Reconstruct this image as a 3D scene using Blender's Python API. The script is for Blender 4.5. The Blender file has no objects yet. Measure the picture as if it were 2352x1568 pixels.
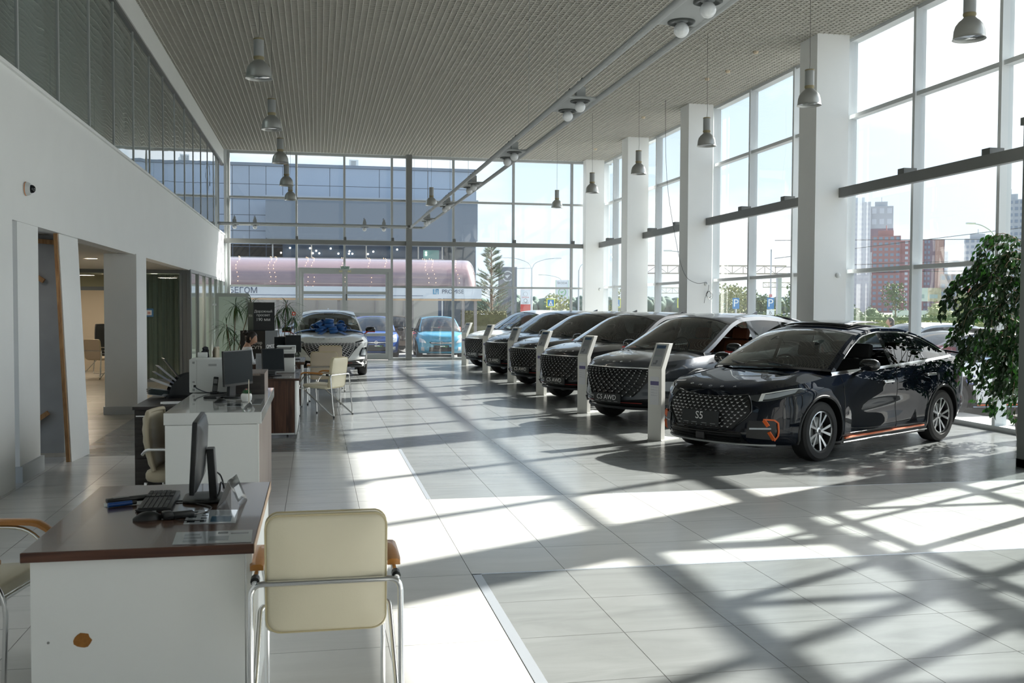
import bpy, bmesh, math, random
import numpy as np
from mathutils import Vector, Matrix
from mathutils.geometry import delaunay_2d_cdt
R_ = math.radians
random.seed(7)
SC = bpy.context.scene
C = SC.collection
# ------------------------------------------------------------------ camera
cam_d = bpy.data.cameras.new('camera'); cam = bpy.data.objects.new('camera', cam_d); C.objects.link(cam)
SC.camera = cam
cam_d.sensor_width = 36.0; cam_d.lens = 36.0 * 2287.0 / 2352.0; cam_d.clip_start = 0.05; cam_d.clip_end = 2000
def cam_matrix(yaw, pitch, roll, loc):
    y, p, r = R_(yaw), R_(pitch), R_(roll)
    f = Vector((math.sin(y)*math.cos(p), math.cos(y)*math.cos(p), -math.sin(p)))
    ri = Vector((math.cos(y), -math.sin(y), 0)); up = ri.cross(f)
    rr = ri*math.cos(r) + up*math.sin(r); uu = rr.cross(f)
    m = Matrix((rr, uu, -f)).transposed().to_4x4(); m.translation = Vector(loc); return m
cam.matrix_world = cam_matrix(11.1, 1.96, 0.25, (0, 0, 1.66))
cam_d.dof.use_dof = True; cam_d.dof.focus_distance = 13.0; cam_d.dof.aperture_fstop = 8.0
# ------------------------------------------------------------------ sky
W = bpy.data.worlds.new('sky'); SC.world = W; W.use_nodes = True
nt = W.node_tree; nt.nodes.clear()
def wn(t): return nt.nodes.new(t)
out = wn('ShaderNodeOutputWorld'); bg = wn('ShaderNodeBackground'); bg.inputs['Strength'].default_value = 1.0
tc = wn('ShaderNodeTexCoord'); sep = wn('ShaderNodeSeparateXYZ'); nt.links.new(tc.outputs['Generated'], sep.inputs[0])
ramp = wn('ShaderNodeValToRGB'); nt.links.new(sep.outputs['Z'], ramp.inputs[0])
e = ramp.color_ramp.elements
e[0].position = 0.0; e[0].color = (0.74, 0.85, 0.93, 1); e[1].position = 1.0; e[1].color = (0.30, 0.46, 0.74, 1)
for p_, c_ in ((0.14, (0.64, 0.78, 0.91, 1)), (0.40, (0.48, 0.65, 0.85, 1))):
    q = e.new(p_); q.color = c_
mp = wn('ShaderNodeMapping'); mp.inputs['Scale'].default_value = (1, 1, 2.6); nt.links.new(tc.outputs['Generated'], mp.inputs[0])
nz = wn('ShaderNodeTexNoise'); nz.inputs['Scale'].default_value = 3.2; nz.inputs['Detail'].default_value = 7; nz.inputs['Roughness'].default_value = 0.55
nt.links.new(mp.outputs[0], nz.inputs['Vector'])
cr = wn('ShaderNodeValToRGB'); cr.color_ramp.elements[0].position = 0.50; cr.color_ramp.elements[1].position = 0.68
nt.links.new(nz.outputs['Fac'], cr.inputs[0])
mx = wn('ShaderNodeMix'); mx.data_type = 'RGBA'; nt.links.new(cr.outputs[0], mx.inputs[0]); nt.links.new(ramp.outputs[0], mx.inputs[6])
mx.inputs[7].default_value = (1.0, 1.0, 1.0, 1)
# broad aureole round the sun (azimuth right of the frame)
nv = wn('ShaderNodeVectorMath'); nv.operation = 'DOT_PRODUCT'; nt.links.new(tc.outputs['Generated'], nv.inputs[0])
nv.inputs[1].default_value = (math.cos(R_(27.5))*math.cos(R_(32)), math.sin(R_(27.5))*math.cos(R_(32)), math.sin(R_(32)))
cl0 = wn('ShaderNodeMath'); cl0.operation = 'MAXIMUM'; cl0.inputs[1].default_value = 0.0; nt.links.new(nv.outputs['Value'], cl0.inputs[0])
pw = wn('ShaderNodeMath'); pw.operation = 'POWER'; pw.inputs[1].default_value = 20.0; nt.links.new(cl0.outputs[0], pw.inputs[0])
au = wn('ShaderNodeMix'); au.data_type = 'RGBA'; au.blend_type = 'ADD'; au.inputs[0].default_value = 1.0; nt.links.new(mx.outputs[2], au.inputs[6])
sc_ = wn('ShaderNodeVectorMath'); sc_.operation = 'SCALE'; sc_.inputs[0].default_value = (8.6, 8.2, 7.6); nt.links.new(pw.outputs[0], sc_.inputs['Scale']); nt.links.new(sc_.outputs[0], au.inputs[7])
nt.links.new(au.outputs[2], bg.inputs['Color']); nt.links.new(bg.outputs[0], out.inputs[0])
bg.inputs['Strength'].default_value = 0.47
# ------------------------------------------------------------------ sun
sd = bpy.data.lights.new('sun', 'SUN'); sd.energy = 6.3; sd.angle = R_(0.8); sd.color = (1.0, 0.955, 0.88)
sun = bpy.data.objects.new('sun', sd); C.objects.link(sun)
SUN_AZ, SUN_EL = 27.5, 32.0
sdir = Vector((-math.cos(R_(SUN_AZ))*math.cos(R_(SUN_EL)), -math.sin(R_(SUN_AZ))*math.cos(R_(SUN_EL)), -math.sin(R_(SUN_EL))))
sun.rotation_euler = sdir.to_track_quat('-Z', 'Y').to_euler(); sun.location = (30, 20, 25)
# ------------------------------------------------------------------ exposure
SC.view_settings.view_transform = 'Standard'; SC.view_settings.look = 'None'
SC.view_settings.exposure = 1.5; SC.view_settings.gamma = 1.0; SC.view_settings.use_curve_mapping = False
SC.cycles.max_bounces = 10; SC.cycles.diffuse_bounces = 5; SC.cycles.glossy_bounces = 4
SC.cycles.transparent_max_bounces = 24; SC.cycles.transmission_bounces = 6
SC.cycles.sample_clamp_indirect = 6.0; SC.cycles.caustics_reflective = False; SC.cycles.caustics_refractive = False

# ================================================================== helpers
def tag(o, label=None, cat=None, group=None, kind=None):
    if label: o['label'] = label
    if cat: o['category'] = cat
    if group: o['group'] = group
    if kind: o['kind'] = kind
    return o
def thing(name, label, cat, loc=(0, 0, 0), rz=0.0, group=None):
    o = bpy.data.objects.new(name, None); C.objects.link(o); o.empty_display_size = 0.1
    o.location = loc; o.rotation_euler = (0, 0, rz); return tag(o, label, cat, group)
def kids(o): return [c for c in C.objects if c.parent == o]
def dup(o, parent=None, remap=None):
    c = o.copy()
    if remap and o.type == 'MESH':
        if any(m and m.name in remap for m in o.data.materials):
            c.data = o.data.copy()
            for i, m in enumerate(c.data.materials):
                if m and m.name in remap: c.data.materials[i] = remap[m.name]
    C.objects.link(c)
    if parent: c.parent = parent
    for ch in TREE.get(o.name, []):
        d = dup(ch, c, remap); 
        TREE.setdefault(c.name, []).append(d)
    return c
TREE = {}
class MB:
    def __init__(s): s.v = []; s.f = []; s.m = []; s.cur = 0; s.M = None
    def mat(s, i): s.cur = i; return s
    def add(s, vs, fs):
        b = len(s.v)
        if s.M: vs = [s.M @ Vector(p) for p in vs]
        s.v += [tuple(p) for p in vs]; s.f += [tuple(b+i for i in f) for f in fs]; s.m += [s.cur]*len(fs); return s
    def box(s, a, b):
        x0, y0, z0 = [min(p, q) for p, q in zip(a, b)]; x1, y1, z1 = [max(p, q) for p, q in zip(a, b)]
        return s.add([(x0,y0,z0),(x1,y0,z0),(x1,y1,z0),(x0,y1,z0),(x0,y0,z1),(x1,y0,z1),(x1,y1,z1),(x0,y1,z1)],
            [(0,3,2,1),(4,5,6,7),(0,1,5,4),(1,2,6,5),(2,3,7,6),(3,0,4,7)])
    def bbox(s, a, b, r, seg=2):
        """box with rounded edges"""
        bm = bmesh.new(); bmesh.ops.create_cube(bm, size=1.0)
        a = Vector(a); b = Vector(b); c = (a+b)/2; d = b-a
        for v in bm.verts: v.co = Vector((c.x+v.co.x*abs(d.x), c.y+v.co.y*abs(d.y), c.z+v.co.z*abs(d.z)))
        r = min(r, 0.49*min(abs(d.x), abs(d.y), abs(d.z)))
        bmesh.ops.bevel(bm, geom=bm.edges[:], offset=r, segments=seg, affect='EDGES', profile=0.6)
        bm.verts.index_update()
        s.add([v.co[:] for v in bm.verts], [[v.index for v in f.verts] for f in bm.faces]); bm.free(); return s
    def bar(s, p, q, w, h=None, up=(0, 0, 1)):
        """rectangular bar from p to q"""
        p = Vector(p); q = Vector(q); h = h or w; d = (q-p).normalized(); u = Vector(up)
        if abs(d.dot(u)) > 0.98: u = Vector((1, 0, 0))
        x = d.cross(u).normalized()*w/2; y = x.normalized().cross(d)*h/2
        return s.add([p-x-y, p+x-y, p+x+y, p-x+y, q-x-y, q+x-y, q+x+y, q-x+y],
            [(3,2,1,0),(4,5,6,7),(0,1,5,4),(1,2,6,5),(2,3,7,6),(3,0,4,7)])
    def tube(s, pts, r, n=8, closed=False, cap=True):
        P = [Vector(p) for p in pts]; m = len(P); rs = r if isinstance(r, (list, tuple)) else [r]*m
        vs = []; prev = None
        for i in range(m):
            if closed: d = (P[(i+1) % m]-P[i-1])
            else: d = P[min(i+1, m-1)]-P[max(i-1, 0)]
            d.normalize()
            if prev is None:
                u = Vector((0, 0, 1)) if abs(d.z) < 0.9 else Vector((1, 0, 0)); a = d.cross(u).normalized()
            else:
                a = (prev - d*prev.dot(d))
                a = a.normalized() if a.length > 1e-6 else d.orthogonal().normalized()
            prev = a; b = d.cross(a)
            for k in range(n):
                t = 2*math.pi*k/n; vs.append(P[i] + (a*math.cos(t) + b*math.sin(t))*rs[i])
        fs = []
        for i in range(m if closed else m-1):
            j = (i+1) % m
            for k in range(n): fs.append((i*n+k, i*n+(k+1) % n, j*n+(k+1) % n, j*n+k))
        if cap and not closed: fs += [tuple(range(n-1, -1, -1)), tuple((m-1)*n+k for k in range(n))]
        return s.add(vs, fs)
    def lathe(s, prof, n=24, c=(0, 0, 0), axis='Z', closed=False):
        vs = []; fs = []; m = len(prof)
        for k in range(n):
            t = 2*math.pi*k/n
            for r, z in prof:
                p = (r*math.cos(t), r*math.sin(t), z)
                if axis == 'Y': p = (p[0], p[2], p[1])
                if axis == 'X': p = (p[2], p[0], p[1])
                vs.append((c[0]+p[0], c[1]+p[1], c[2]+p[2]))
        for k in range(n):
            k2 = (k+1) % n
            for i in range(m if closed else m-1):
                j = (i+1) % m; f = (k*m+i, k2*m+i, k2*m+j, k*m+j)
                fs.append(f[::-1] if axis == 'Y' else f)
        return s.add(vs, fs)
    def ball(s, c, r, n=12, m=8, sc=(1, 1, 1)):
        return s.lathe2([(math.sin(math.pi*i/m)*r, -math.cos(math.pi*i/m)*r) for i in range(m+1)], n, c, sc)
    def lathe2(s, prof, n, c, sc):
        b = len(s.v); M0 = s.M; s.M = None; s.lathe(prof, n)
        for i in range(b, len(s.v)):
            p = Vector((s.v[i][0]*sc[0]+c[0], s.v[i][1]*sc[1]+c[1], s.v[i][2]*sc[2]+c[2]))
            s.v[i] = tuple(M0 @ p) if M0 else tuple(p)
        s.M = M0; return s
    def grid(s, rows, flip=False, wrap=False):
        m = len(rows); n = len(rows[0]); fs = []
        for i in range(m-1):
            for j in range(n if wrap else n-1):
                k = (j+1) % n; f = (i*n+j, i*n+k, (i+1)*n+k, (i+1)*n+j); fs.append(f[::-1] if flip else f)
        return s.add([p for r in rows for p in r], fs)
    def prism(s, poly, d):
        """extrude a planar 3-D polygon by vector d"""
        n = len(poly); d = Vector(d); P = [Vector(p) for p in poly]
        return s.add(P + [p+d for p in P], [tuple(range(n-1, -1, -1)), tuple(range(n, 2*n))] + [(i, (i+1) % n, n+(i+1) % n, n+i) for i in range(n)])
    def build(s, name, mats, parent=None, smooth=None, label=None, kind=None, recalc=False, bevel=0, sol=0, link=True):
        me = bpy.data.meshes.new(name); me.from_pydata(s.v, [], s.f)
        for m in (mats if isinstance(mats, (list, tuple)) else [mats]): me.materials.append(m)
        if len(me.materials) > 1: me.polygons.foreach_set('material_index', s.m)
        if recalc:
            bm = bmesh.new(); bm.from_mesh(me); bmesh.ops.remove_doubles(bm, verts=bm.verts[:], dist=1e-5)
            bmesh.ops.recalc_face_normals(bm, faces=bm.faces[:]); bm.to_mesh(me); bm.free()
        me.update()
        if smooth is not None:
            me.shade_smooth(); me.set_sharp_from_angle(angle=R_(smooth))
        o = bpy.data.objects.new(name, me); C.objects.link(o)
        if parent: o.parent = parent; TREE.setdefault(parent.name, []).append(o)
        if bevel:
            md = o.modifiers.new('bevel', 'BEVEL'); md.width = bevel; md.segments = 2; md.limit_method = 'ANGLE'
        if sol:
            md = o.modifiers.new('solid', 'SOLIDIFY'); md.thickness = sol; md.offset = 0
        if label: o['label'] = label
        if kind: o['kind'] = kind
        return o
def bx(name, a, b, m, parent=None, label=None, bevel=0, kind=None):
    return MB().box(a, b).build(name, m, parent, label=label, bevel=bevel, kind=kind)
def same(o, name=None, parent=None, loc=None, rot=None):
    c = o.copy(); C.objects.link(c)
    if name: c.name = name
    if parent: c.parent = parent; TREE.setdefault(parent.name, []).append(c)
    if loc is not None: c.location = loc
    if rot is not None: c.rotation_euler = rot
    return c
def struct(o): o['kind'] = 'structure'; return o
def text(s, size, m, parent, M, depth=0.002, name='lettering', align='CENTER', sx=1.0, bold=0.0, space=1.0, label=None):
    cu = bpy.data.curves.new('txt', 'FONT'); cu.body = s; cu.size = 1.0; cu.dimensions = '2D'; cu.fill_mode = 'NONE'; cu.align_x = align; cu.align_y = 'CENTER'
    cu.offset = bold/size*0.5; cu.space_character = space; cu.resolution_u = 3
    t = bpy.data.objects.new('txt', cu); C.objects.link(t)
    wire = bpy.data.meshes.new_from_object(t.evaluated_get(bpy.context.evaluated_depsgraph_get()))
    bpy.data.objects.remove(t); bpy.data.curves.remove(cu)
    key = {}; V2 = []; rm_ = []
    for v in wire.vertices:
        k = (round(v.co.x, 5), round(v.co.y, 5))
        if k not in key: key[k] = len(V2); V2.append(Vector(k))
        rm_.append(key[k])
    E2 = [tuple(rm_[i] for i in e_.vertices) for e_ in wire.edges]; E2 = [e_ for e_ in E2 if e_[0] != e_[1]]
    bpy.data.meshes.remove(wire)
    vo, eo, fo = delaunay_2d_cdt(V2, E2, [], 0, 1e-6)[:3]
    A_ = np.array([V2[i] for i, j in E2]); B_ = np.array([V2[j] for i, j in E2]); dy_ = B_[:, 1]-A_[:, 1]; dy_[dy_ == 0] = 1e-12; keep_ = []
    for f_ in fo:
        c_ = (vo[f_[0]]+vo[f_[1]]+vo[f_[2]])/3; cr_ = (A_[:, 1] > c_.y) != (B_[:, 1] > c_.y)
        xi = A_[:, 0]+(c_.y-A_[:, 1])*(B_[:, 0]-A_[:, 0])/dy_
        if int(np.count_nonzero(cr_ & (xi > c_.x))) % 2: keep_.append(tuple(f_))
    n_ = len(vo); dz = depth/size; walls = []; cnt_ = {}
    for f_ in keep_:
        for q_ in ((f_[0], f_[1]), (f_[1], f_[2]), (f_[2], f_[0])): cnt_[q_] = 1
    for (i, j) in cnt_:
        if (j, i) not in cnt_: walls.append((i, j, j+n_, i+n_))
    me = bpy.data.meshes.new(name); me.from_pydata([(v.x, v.y, 0) for v in vo]+[(v.x, v.y, dz) for v in vo], [], [tuple(i+n_ for i in f_) for f_ in keep_]+walls)
    me.transform(M @ Matrix.Diagonal((sx*size, size, size, 1))); me.materials.append(m)
    o = bpy.data.objects.new(name, me); C.objects.link(o)
    if parent: o.parent = parent; TREE.setdefault(parent.name, []).append(o)
    if label: o['label'] = label
    return o
def frame_M(origin, right, up):
    """local xy plane of a text -> world"""
    r = Vector(right).normalized(); u = Vector(up).normalized(); n = r.cross(u); u = n.cross(r)
    m = Matrix((r, u, n)).transposed().to_4x4(); m.translation = Vector(origin); return m
def crv(pts, x):
    """monotone smooth interpolation"""
    n = len(pts)
    if x <= pts[0][0]: return pts[0][1]
    if x >= pts[-1][0]: return pts[-1][1]
    d = [(pts[i+1][1]-pts[i][1])/(pts[i+1][0]-pts[i][0]) for i in range(n-1)]
    for i in range(n-1):
        if x <= pts[i+1][0]:
            def tan(k):
                if k == 0: return d[0]
                if k == n-1: return d[-1]
                if d[k-1]*d[k] <= 0: return 0
                return 2*d[k-1]*d[k]/(d[k-1]+d[k])
            h = pts[i+1][0]-pts[i][0]; t = (x-pts[i][0])/h
            return ((2*t**3-3*t*t+1)*pts[i][1] + (t**3-2*t*t+t)*h*tan(i) + (-2*t**3+3*t*t)*pts[i+1][1] + (t**3-t*t)*h*tan(i+1))
def smooth_path(P, k=6, closed=False):
    """Catmull-Rom through points"""
    P = [Vector(p) for p in P]; n = len(P); o = []
    rng = n if closed else n-1
    for i in range(rng):
        a = P[(i-1) % n] if closed or i > 0 else P[0]; b = P[i]; c = P[(i+1) % n]; d = P[(i+2) % n] if closed or i+2 < n else P[-1]
        for j in range(k):
            t = j/k; o.append(0.5*((2*b)+(c-a)*t+(2*a-5*b+4*c-d)*t*t+(3*b-a-3*c+d)*t**3))
    if not closed: o.append(P[-1])
    return o
def round_path(P, r, k=4, closed=False):
    """polyline with filleted corners"""
    P = [Vector(p) for p in P]; n = len(P); o = []
    for i in range(n):
        if not closed and i in (0, n-1): o.append(P[i]); continue
        a = P[i-1]; b = P[i]; c = P[(i+1) % n]; u = (a-b); w = (c-b)
        rr = min(r, u.length*0.48, w.length*0.48); p = b+u.normalized()*rr; q = b+w.normalized()*rr
        for j in range(k+1):
            t = j/k; o.append(p*(1-t)**2 + b*2*t*(1-t) + q*t*t)
    return o

# ================================================================== materials
MATS = {}
def mat(name, col, rough=0.5, metal=0.0, spec=0.5, coat=0.0, coat_r=0.03, var=0.0, vscale=8.0, bump=0.0, bscale=60.0, emit=None, estr=0.0, sss=0.0, trans=0.0, alpha=1.0, sheen=0.0, stretch=None, rvar=0.0):
    if name in MATS: return MATS[name]
    m = bpy.data.materials.new(name); m.use_nodes = True; t = m.node_tree; b = t.nodes['Principled BSDF']
    I = b.inputs; I['Base Color'].default_value = (*col, 1); I['Roughness'].default_value = rough; I['Metallic'].default_value = metal
    I['Specular IOR Level'].default_value = spec; I['Coat Weight'].default_value = coat; I['Coat Roughness'].default_value = coat_r
    if sheen: I['Sheen Weight'].default_value = sheen
    if trans: I['Transmission Weight'].default_value = trans
    if alpha < 1: I['Alpha'].default_value = alpha
    if emit: I['Emission Color'].default_value = (*emit, 1); I['Emission Strength'].default_value = estr
    if var or bump or rvar:
        co = t.nodes.new('ShaderNodeTexCoord'); mpn = t.nodes.new('ShaderNodeMapping'); t.links.new(co.outputs['Object'], mpn.inputs[0])
        if stretch: mpn.inputs['Scale'].default_value = stretch
    if var or rvar:
        n = t.nodes.new('ShaderNodeTexNoise'); n.inputs['Scale'].default_value = vscale; n.inputs['Detail'].default_value = 5
        t.links.new(mpn.outputs[0], n.inputs['Vector'])
        if var:
            x = t.nodes.new('ShaderNodeMix'); x.data_type = 'RGBA'; t.links.new(n.outputs['Fac'], x.inputs[0])
            x.inputs[6].default_value = (*[max(0, c*(1-var)) for c in col], 1); x.inputs[7].default_value = (*[min(1, c*(1+var)) for c in col], 1)
            t.links.new(x.outputs[2], I['Base Color'])
        if rvar:
            q = t.nodes.new('ShaderNodeMapRange'); q.inputs[3].default_value = rough-rvar; q.inputs[4].default_value = rough+rvar
            t.links.new(n.outputs['Fac'], q.inputs[0]); t.links.new(q.outputs[0], I['Roughness'])
    if bump:
        n2 = t.nodes.new('ShaderNodeTexNoise'); n2.inputs['Scale'].default_value = bscale; n2.inputs['Detail'].default_value = 4
        t.links.new(mpn.outputs[0], n2.inputs['Vector'])
        bb = t.nodes.new('ShaderNodeBump'); bb.inputs['Strength'].default_value = bump; bb.inputs['Distance'].default_value = 0.01
        t.links.new(n2.outputs['Fac'], bb.inputs['Height']); t.links.new(bb.outputs[0], I['Normal'])
    MATS[name] = m; return m
def glassmat(name, tint=(0.93, 0.97, 0.96), refl=1.0, rough=0.0, ior=1.5, dust=0.0, wave=0.0):
    """thin pane: clear transmission that lets the sun through, mixed with fresnel reflection"""
    m = bpy.data.materials.new(name); m.use_nodes = True; t = m.node_tree; t.nodes.clear()
    o = t.nodes.new('ShaderNodeOutputMaterial'); tr = t.nodes.new('ShaderNodeBsdfTransparent'); tr.inputs[0].default_value = (*tint, 1)
    g = t.nodes.new('ShaderNodeBsdfGlossy'); g.inputs['Roughness'].default_value = rough; g.inputs[0].default_value = (1, 1, 1, 1)
    fr = t.nodes.new('ShaderNodeFresnel'); fr.inputs[0].default_value = ior
    mu = t.nodes.new('ShaderNodeMath'); mu.operation = 'MULTIPLY'; mu.inputs[1].default_value = refl; mu.use_clamp = True; t.links.new(fr.outputs[0], mu.inputs[0])
    ge = t.nodes.new('ShaderNodeNewGeometry'); inv = t.nodes.new('ShaderNodeMath'); inv.operation = 'SUBTRACT'; inv.inputs[0].default_value = 1.0; t.links.new(ge.outputs['Backfacing'], inv.inputs[1])
    mf = t.nodes.new('ShaderNodeMath'); mf.operation = 'MULTIPLY'; t.links.new(mu.outputs[0], mf.inputs[0]); t.links.new(inv.outputs[0], mf.inputs[1])
    tx = t.nodes.new('ShaderNodeMix'); tx.data_type = 'RGBA'; tx.inputs[6].default_value = (*tint, 1); tx.inputs[7].default_value = (1, 1, 1, 1); t.links.new(ge.outputs['Backfacing'], tx.inputs[0]); t.links.new(tx.outputs[2], tr.inputs[0])
    mu = mf
    mxs = t.nodes.new('ShaderNodeMixShader'); t.links.new(mu.outputs[0], mxs.inputs[0]); t.links.new(tr.outputs[0], mxs.inputs[1]); t.links.new(g.outputs[0], mxs.inputs[2])
    last = mxs
    if wave:
        co = t.nodes.new('ShaderNodeTexCoord'); n = t.nodes.new('ShaderNodeTexNoise'); n.inputs['Scale'].default_value = 0.9; n.inputs['Detail'].default_value = 1
        t.links.new(co.outputs['Object'], n.inputs['Vector']); bb = t.nodes.new('ShaderNodeBump'); bb.inputs['Strength'].default_value = wave; bb.inputs['Distance'].default_value = 0.02
        t.links.new(n.outputs['Fac'], bb.inputs['Height']); t.links.new(bb.outputs[0], g.inputs['Normal'])
    if dust:
        df = t.nodes.new('ShaderNodeBsdfTranslucent'); df.inputs[0].default_value = (0.9, 0.93, 0.95, 1)
        m2 = t.nodes.new('ShaderNodeMixShader'); md_ = t.nodes.new('ShaderNodeMath'); md_.operation = 'MULTIPLY'; md_.inputs[1].default_value = dust; t.links.new(inv.outputs[0], md_.inputs[0]); t.links.new(md_.outputs[0], m2.inputs[0])
        t.links.new(mxs.outputs[0], m2.inputs[1]); t.links.new(df.outputs[0], m2.inputs[2]); last = m2
    t.links.new(last.outputs[0], o.inputs[0]); MATS[name] = m; return m
def sheetglass(name, tint, f0=0.06, gain=1.0, rough=0.0):
    """single curved sheet of tinted glass: same from both sides"""
    m = bpy.data.materials.new(name); m.use_nodes = True; t = m.node_tree; t.nodes.clear()
    o = t.nodes.new('ShaderNodeOutputMaterial'); tr = t.nodes.new('ShaderNodeBsdfTransparent'); tr.inputs[0].default_value = (*tint, 1)
    g = t.nodes.new('ShaderNodeBsdfGlossy'); g.inputs['Roughness'].default_value = rough; g.inputs[0].default_value = (1, 1, 1, 1)
    lw = t.nodes.new('ShaderNodeLayerWeight'); lw.inputs[0].default_value = 0.5
    pw = t.nodes.new('ShaderNodeMath'); pw.operation = 'POWER'; pw.inputs[1].default_value = 4.0; t.links.new(lw.outputs['Facing'], pw.inputs[0])
    ma = t.nodes.new('ShaderNodeMath'); ma.operation = 'MULTIPLY_ADD'; ma.inputs[1].default_value = gain*(1-f0); ma.inputs[2].default_value = f0; ma.use_clamp = True; t.links.new(pw.outputs[0], ma.inputs[0])
    mxs = t.nodes.new('ShaderNodeMixShader'); t.links.new(ma.outputs[0], mxs.inputs[0]); t.links.new(tr.outputs[0], mxs.inputs[1]); t.links.new(g.outputs[0], mxs.inputs[2])
    t.links.new(mxs.outputs[0], o.inputs[0]); MATS[name] = m; return m
def woodmat(name, c1, c2, rough=0.35, axis=0, scale=1.0, coat=0.0, spec=0.5):
    m = bpy.data.materials.new(name); m.use_nodes = True; t = m.node_tree; b = t.nodes['Principled BSDF']
    co = t.nodes.new('ShaderNodeTexCoord'); mpn = t.nodes.new('ShaderNodeMapping'); s = [14*scale]*3; s[axis] = 0.9*scale; mpn.inputs['Scale'].default_value = s
    t.links.new(co.outputs['Object'], mpn.inputs[0])
    n = t.nodes.new('ShaderNodeTexNoise'); n.inputs['Scale'].default_value = 2.2; n.inputs['Detail'].default_value = 8; n.inputs['Distortion'].default_value = 0.6
    t.links.new(mpn.outputs[0], n.inputs['Vector'])
    r = t.nodes.new('ShaderNodeValToRGB'); r.color_ramp.elements[0].position = 0.36; r.color_ramp.elements[1].position = 0.66
    r.color_ramp.elements[0].color = (*c1, 1); r.color_ramp.elements[1].color = (*c2, 1)
    t.links.new(n.outputs['Fac'], r.inputs[0]); t.links.new(r.outputs[0], b.inputs['Base Color'])
    b.inputs['Roughness'].default_value = rough; b.inputs['Coat Weight'].default_value = coat; b.inputs['Specular IOR Level'].default_value = spec
    MATS[name] = m; return m
def tilemat(name, c1, c2, rough, spec=0.5):
    m = bpy.data.materials.new(name); m.use_nodes = True; t = m.node_tree; b = t.nodes['Principled BSDF']
    co = t.nodes.new('ShaderNodeTexCoord'); mpn = t.nodes.new('ShaderNodeMapping'); mpn.inputs['Scale'].default_value = (0.5, 2.2, 1)
    ge = t.nodes.new('ShaderNodeNewGeometry'); t.links.new(ge.outputs['Position'], mpn.inputs[0])
    n = t.nodes.new('ShaderNodeTexNoise'); n.inputs['Scale'].default_value = 2.0; n.inputs['Detail'].default_value = 9; n.inputs['Roughness'].default_value = 0.62; n.inputs['Distortion'].default_value = 0.8
    t.links.new(mpn.outputs[0], n.inputs['Vector'])
    oi = t.nodes.new('ShaderNodeObjectInfo'); ad = t.nodes.new('ShaderNodeMath'); ad.operation = 'MULTIPLY_ADD'; ad.inputs[1].default_value = 0.10; t.links.new(oi.outputs['Random'], ad.inputs[0])
    t.links.new(n.outputs['Fac'], ad.inputs[2])
    r = t.nodes.new('ShaderNodeValToRGB'); r.color_ramp.elements[0].position = 0.35; r.color_ramp.elements[1].position = 0.8
    r.color_ramp.elements[0].color = (*c1, 1); r.color_ramp.elements[1].color = (*c2, 1)
    t.links.new(ad.outputs[0], r.inputs[0]); t.links.new(r.outputs[0], b.inputs['Base Color'])
    q = t.nodes.new('ShaderNodeMapRange'); q.inputs[3].default_value = rough-0.05; q.inputs[4].default_value = rough+0.07; t.links.new(n.outputs['Fac'], q.inputs[0]); t.links.new(q.outputs[0], b.inputs['Roughness'])
    b.inputs['Specular IOR Level'].default_value = spec
    MATS[name] = m; return m
white_wall = mat('white_paint', (0.88, 0.89, 0.88), 0.6, var=0.03, vscale=2)
white_lam = mat('white_laminate', (0.88, 0.90, 0.89), 0.35)
white_gloss = mat('white_gloss_top', (0.80, 0.82, 0.81), 0.06, coat=0.6)
alu = mat('grey_aluminium', (0.42, 0.44, 0.44), 0.45, spec=0.5)
alu_lt = mat('pale_aluminium', (0.62, 0.65, 0.66), 0.45)
alu_dk = mat('dark_aluminium', (0.13, 0.135, 0.13), 0.5)
steel_beam = mat('grey_beam_paint', (0.20, 0.205, 0.20), 0.5)
chrome = mat('chrome', (0.80, 0.81, 0.82), 0.12, metal=1.0)
brushed = mat('brushed_metal', (0.50, 0.51, 0.50), 0.38, metal=0.85, var=0.06, vscale=40, stretch=(1, 1, 9))
lampshade = mat('spun_aluminium', (0.50, 0.51, 0.50), 0.42, metal=0.7, var=0.05, vscale=10, stretch=(1, 1, 14))
black_pl = mat('black_plastic', (0.012, 0.014, 0.015), 0.38)
black_matte = mat('black_matte', (0.014, 0.016, 0.017), 0.7)
dark_slate = mat('dark_slate_panel', (0.018, 0.026, 0.030), 0.5)
screen_bk = mat('dark_screen', (0.012, 0.017, 0.020), 0.30, spec=0.10)
grey_pl = mat('grey_plastic', (0.25, 0.26, 0.26), 0.45)
white_pl = mat('white_plastic', (0.74, 0.76, 0.75), 0.35)
cream = mat('cream_leatherette', (0.82, 0.76, 0.58), 0.38, bump=0.06, bscale=260, var=0.03, vscale=5)
beige_lt = mat('beige_leatherette', (0.55, 0.46, 0.35), 0.42, bump=0.06, bscale=260)
piping = mat('cream_piping', (0.62, 0.54, 0.33), 0.45)
armwood = mat('orange_varnished_wood', (0.55, 0.24, 0.055), 0.3, coat=0.3, var=0.12, vscale=12, stretch=(2, 12, 12))
walnut = woodmat('walnut_veneer', (0.045, 0.018, 0.011), (0.125, 0.058, 0.036), 0.32, axis=2)
walnut_x = woodmat('walnut_top', (0.042, 0.021, 0.014), (0.135, 0.074, 0.052), 0.22, axis=0, coat=0.25)
walnut_e = woodmat('walnut_edge', (0.050, 0.018, 0.011), (0.125, 0.052, 0.031), 0.35, axis=0)
greywood = woodmat('grey_oak_veneer', (0.16, 0.12, 0.10), (0.27, 0.22, 0.19), 0.5, axis=2)
darkwood = woodmat('dark_wenge', (0.018, 0.014, 0.013), (0.045, 0.038, 0.036), 0.35, axis=0)
rawwood = woodmat('raw_timber', (0.26, 0.13, 0.05), (0.42, 0.24, 0.10), 0.7, axis=2)
paper = mat('paper', (0.78, 0.80, 0.82), 0.6)
glass = glassmat('window_glass', (0.95, 0.98, 0.98), 1.0, dust=0.012, wave=0.25)
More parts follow.
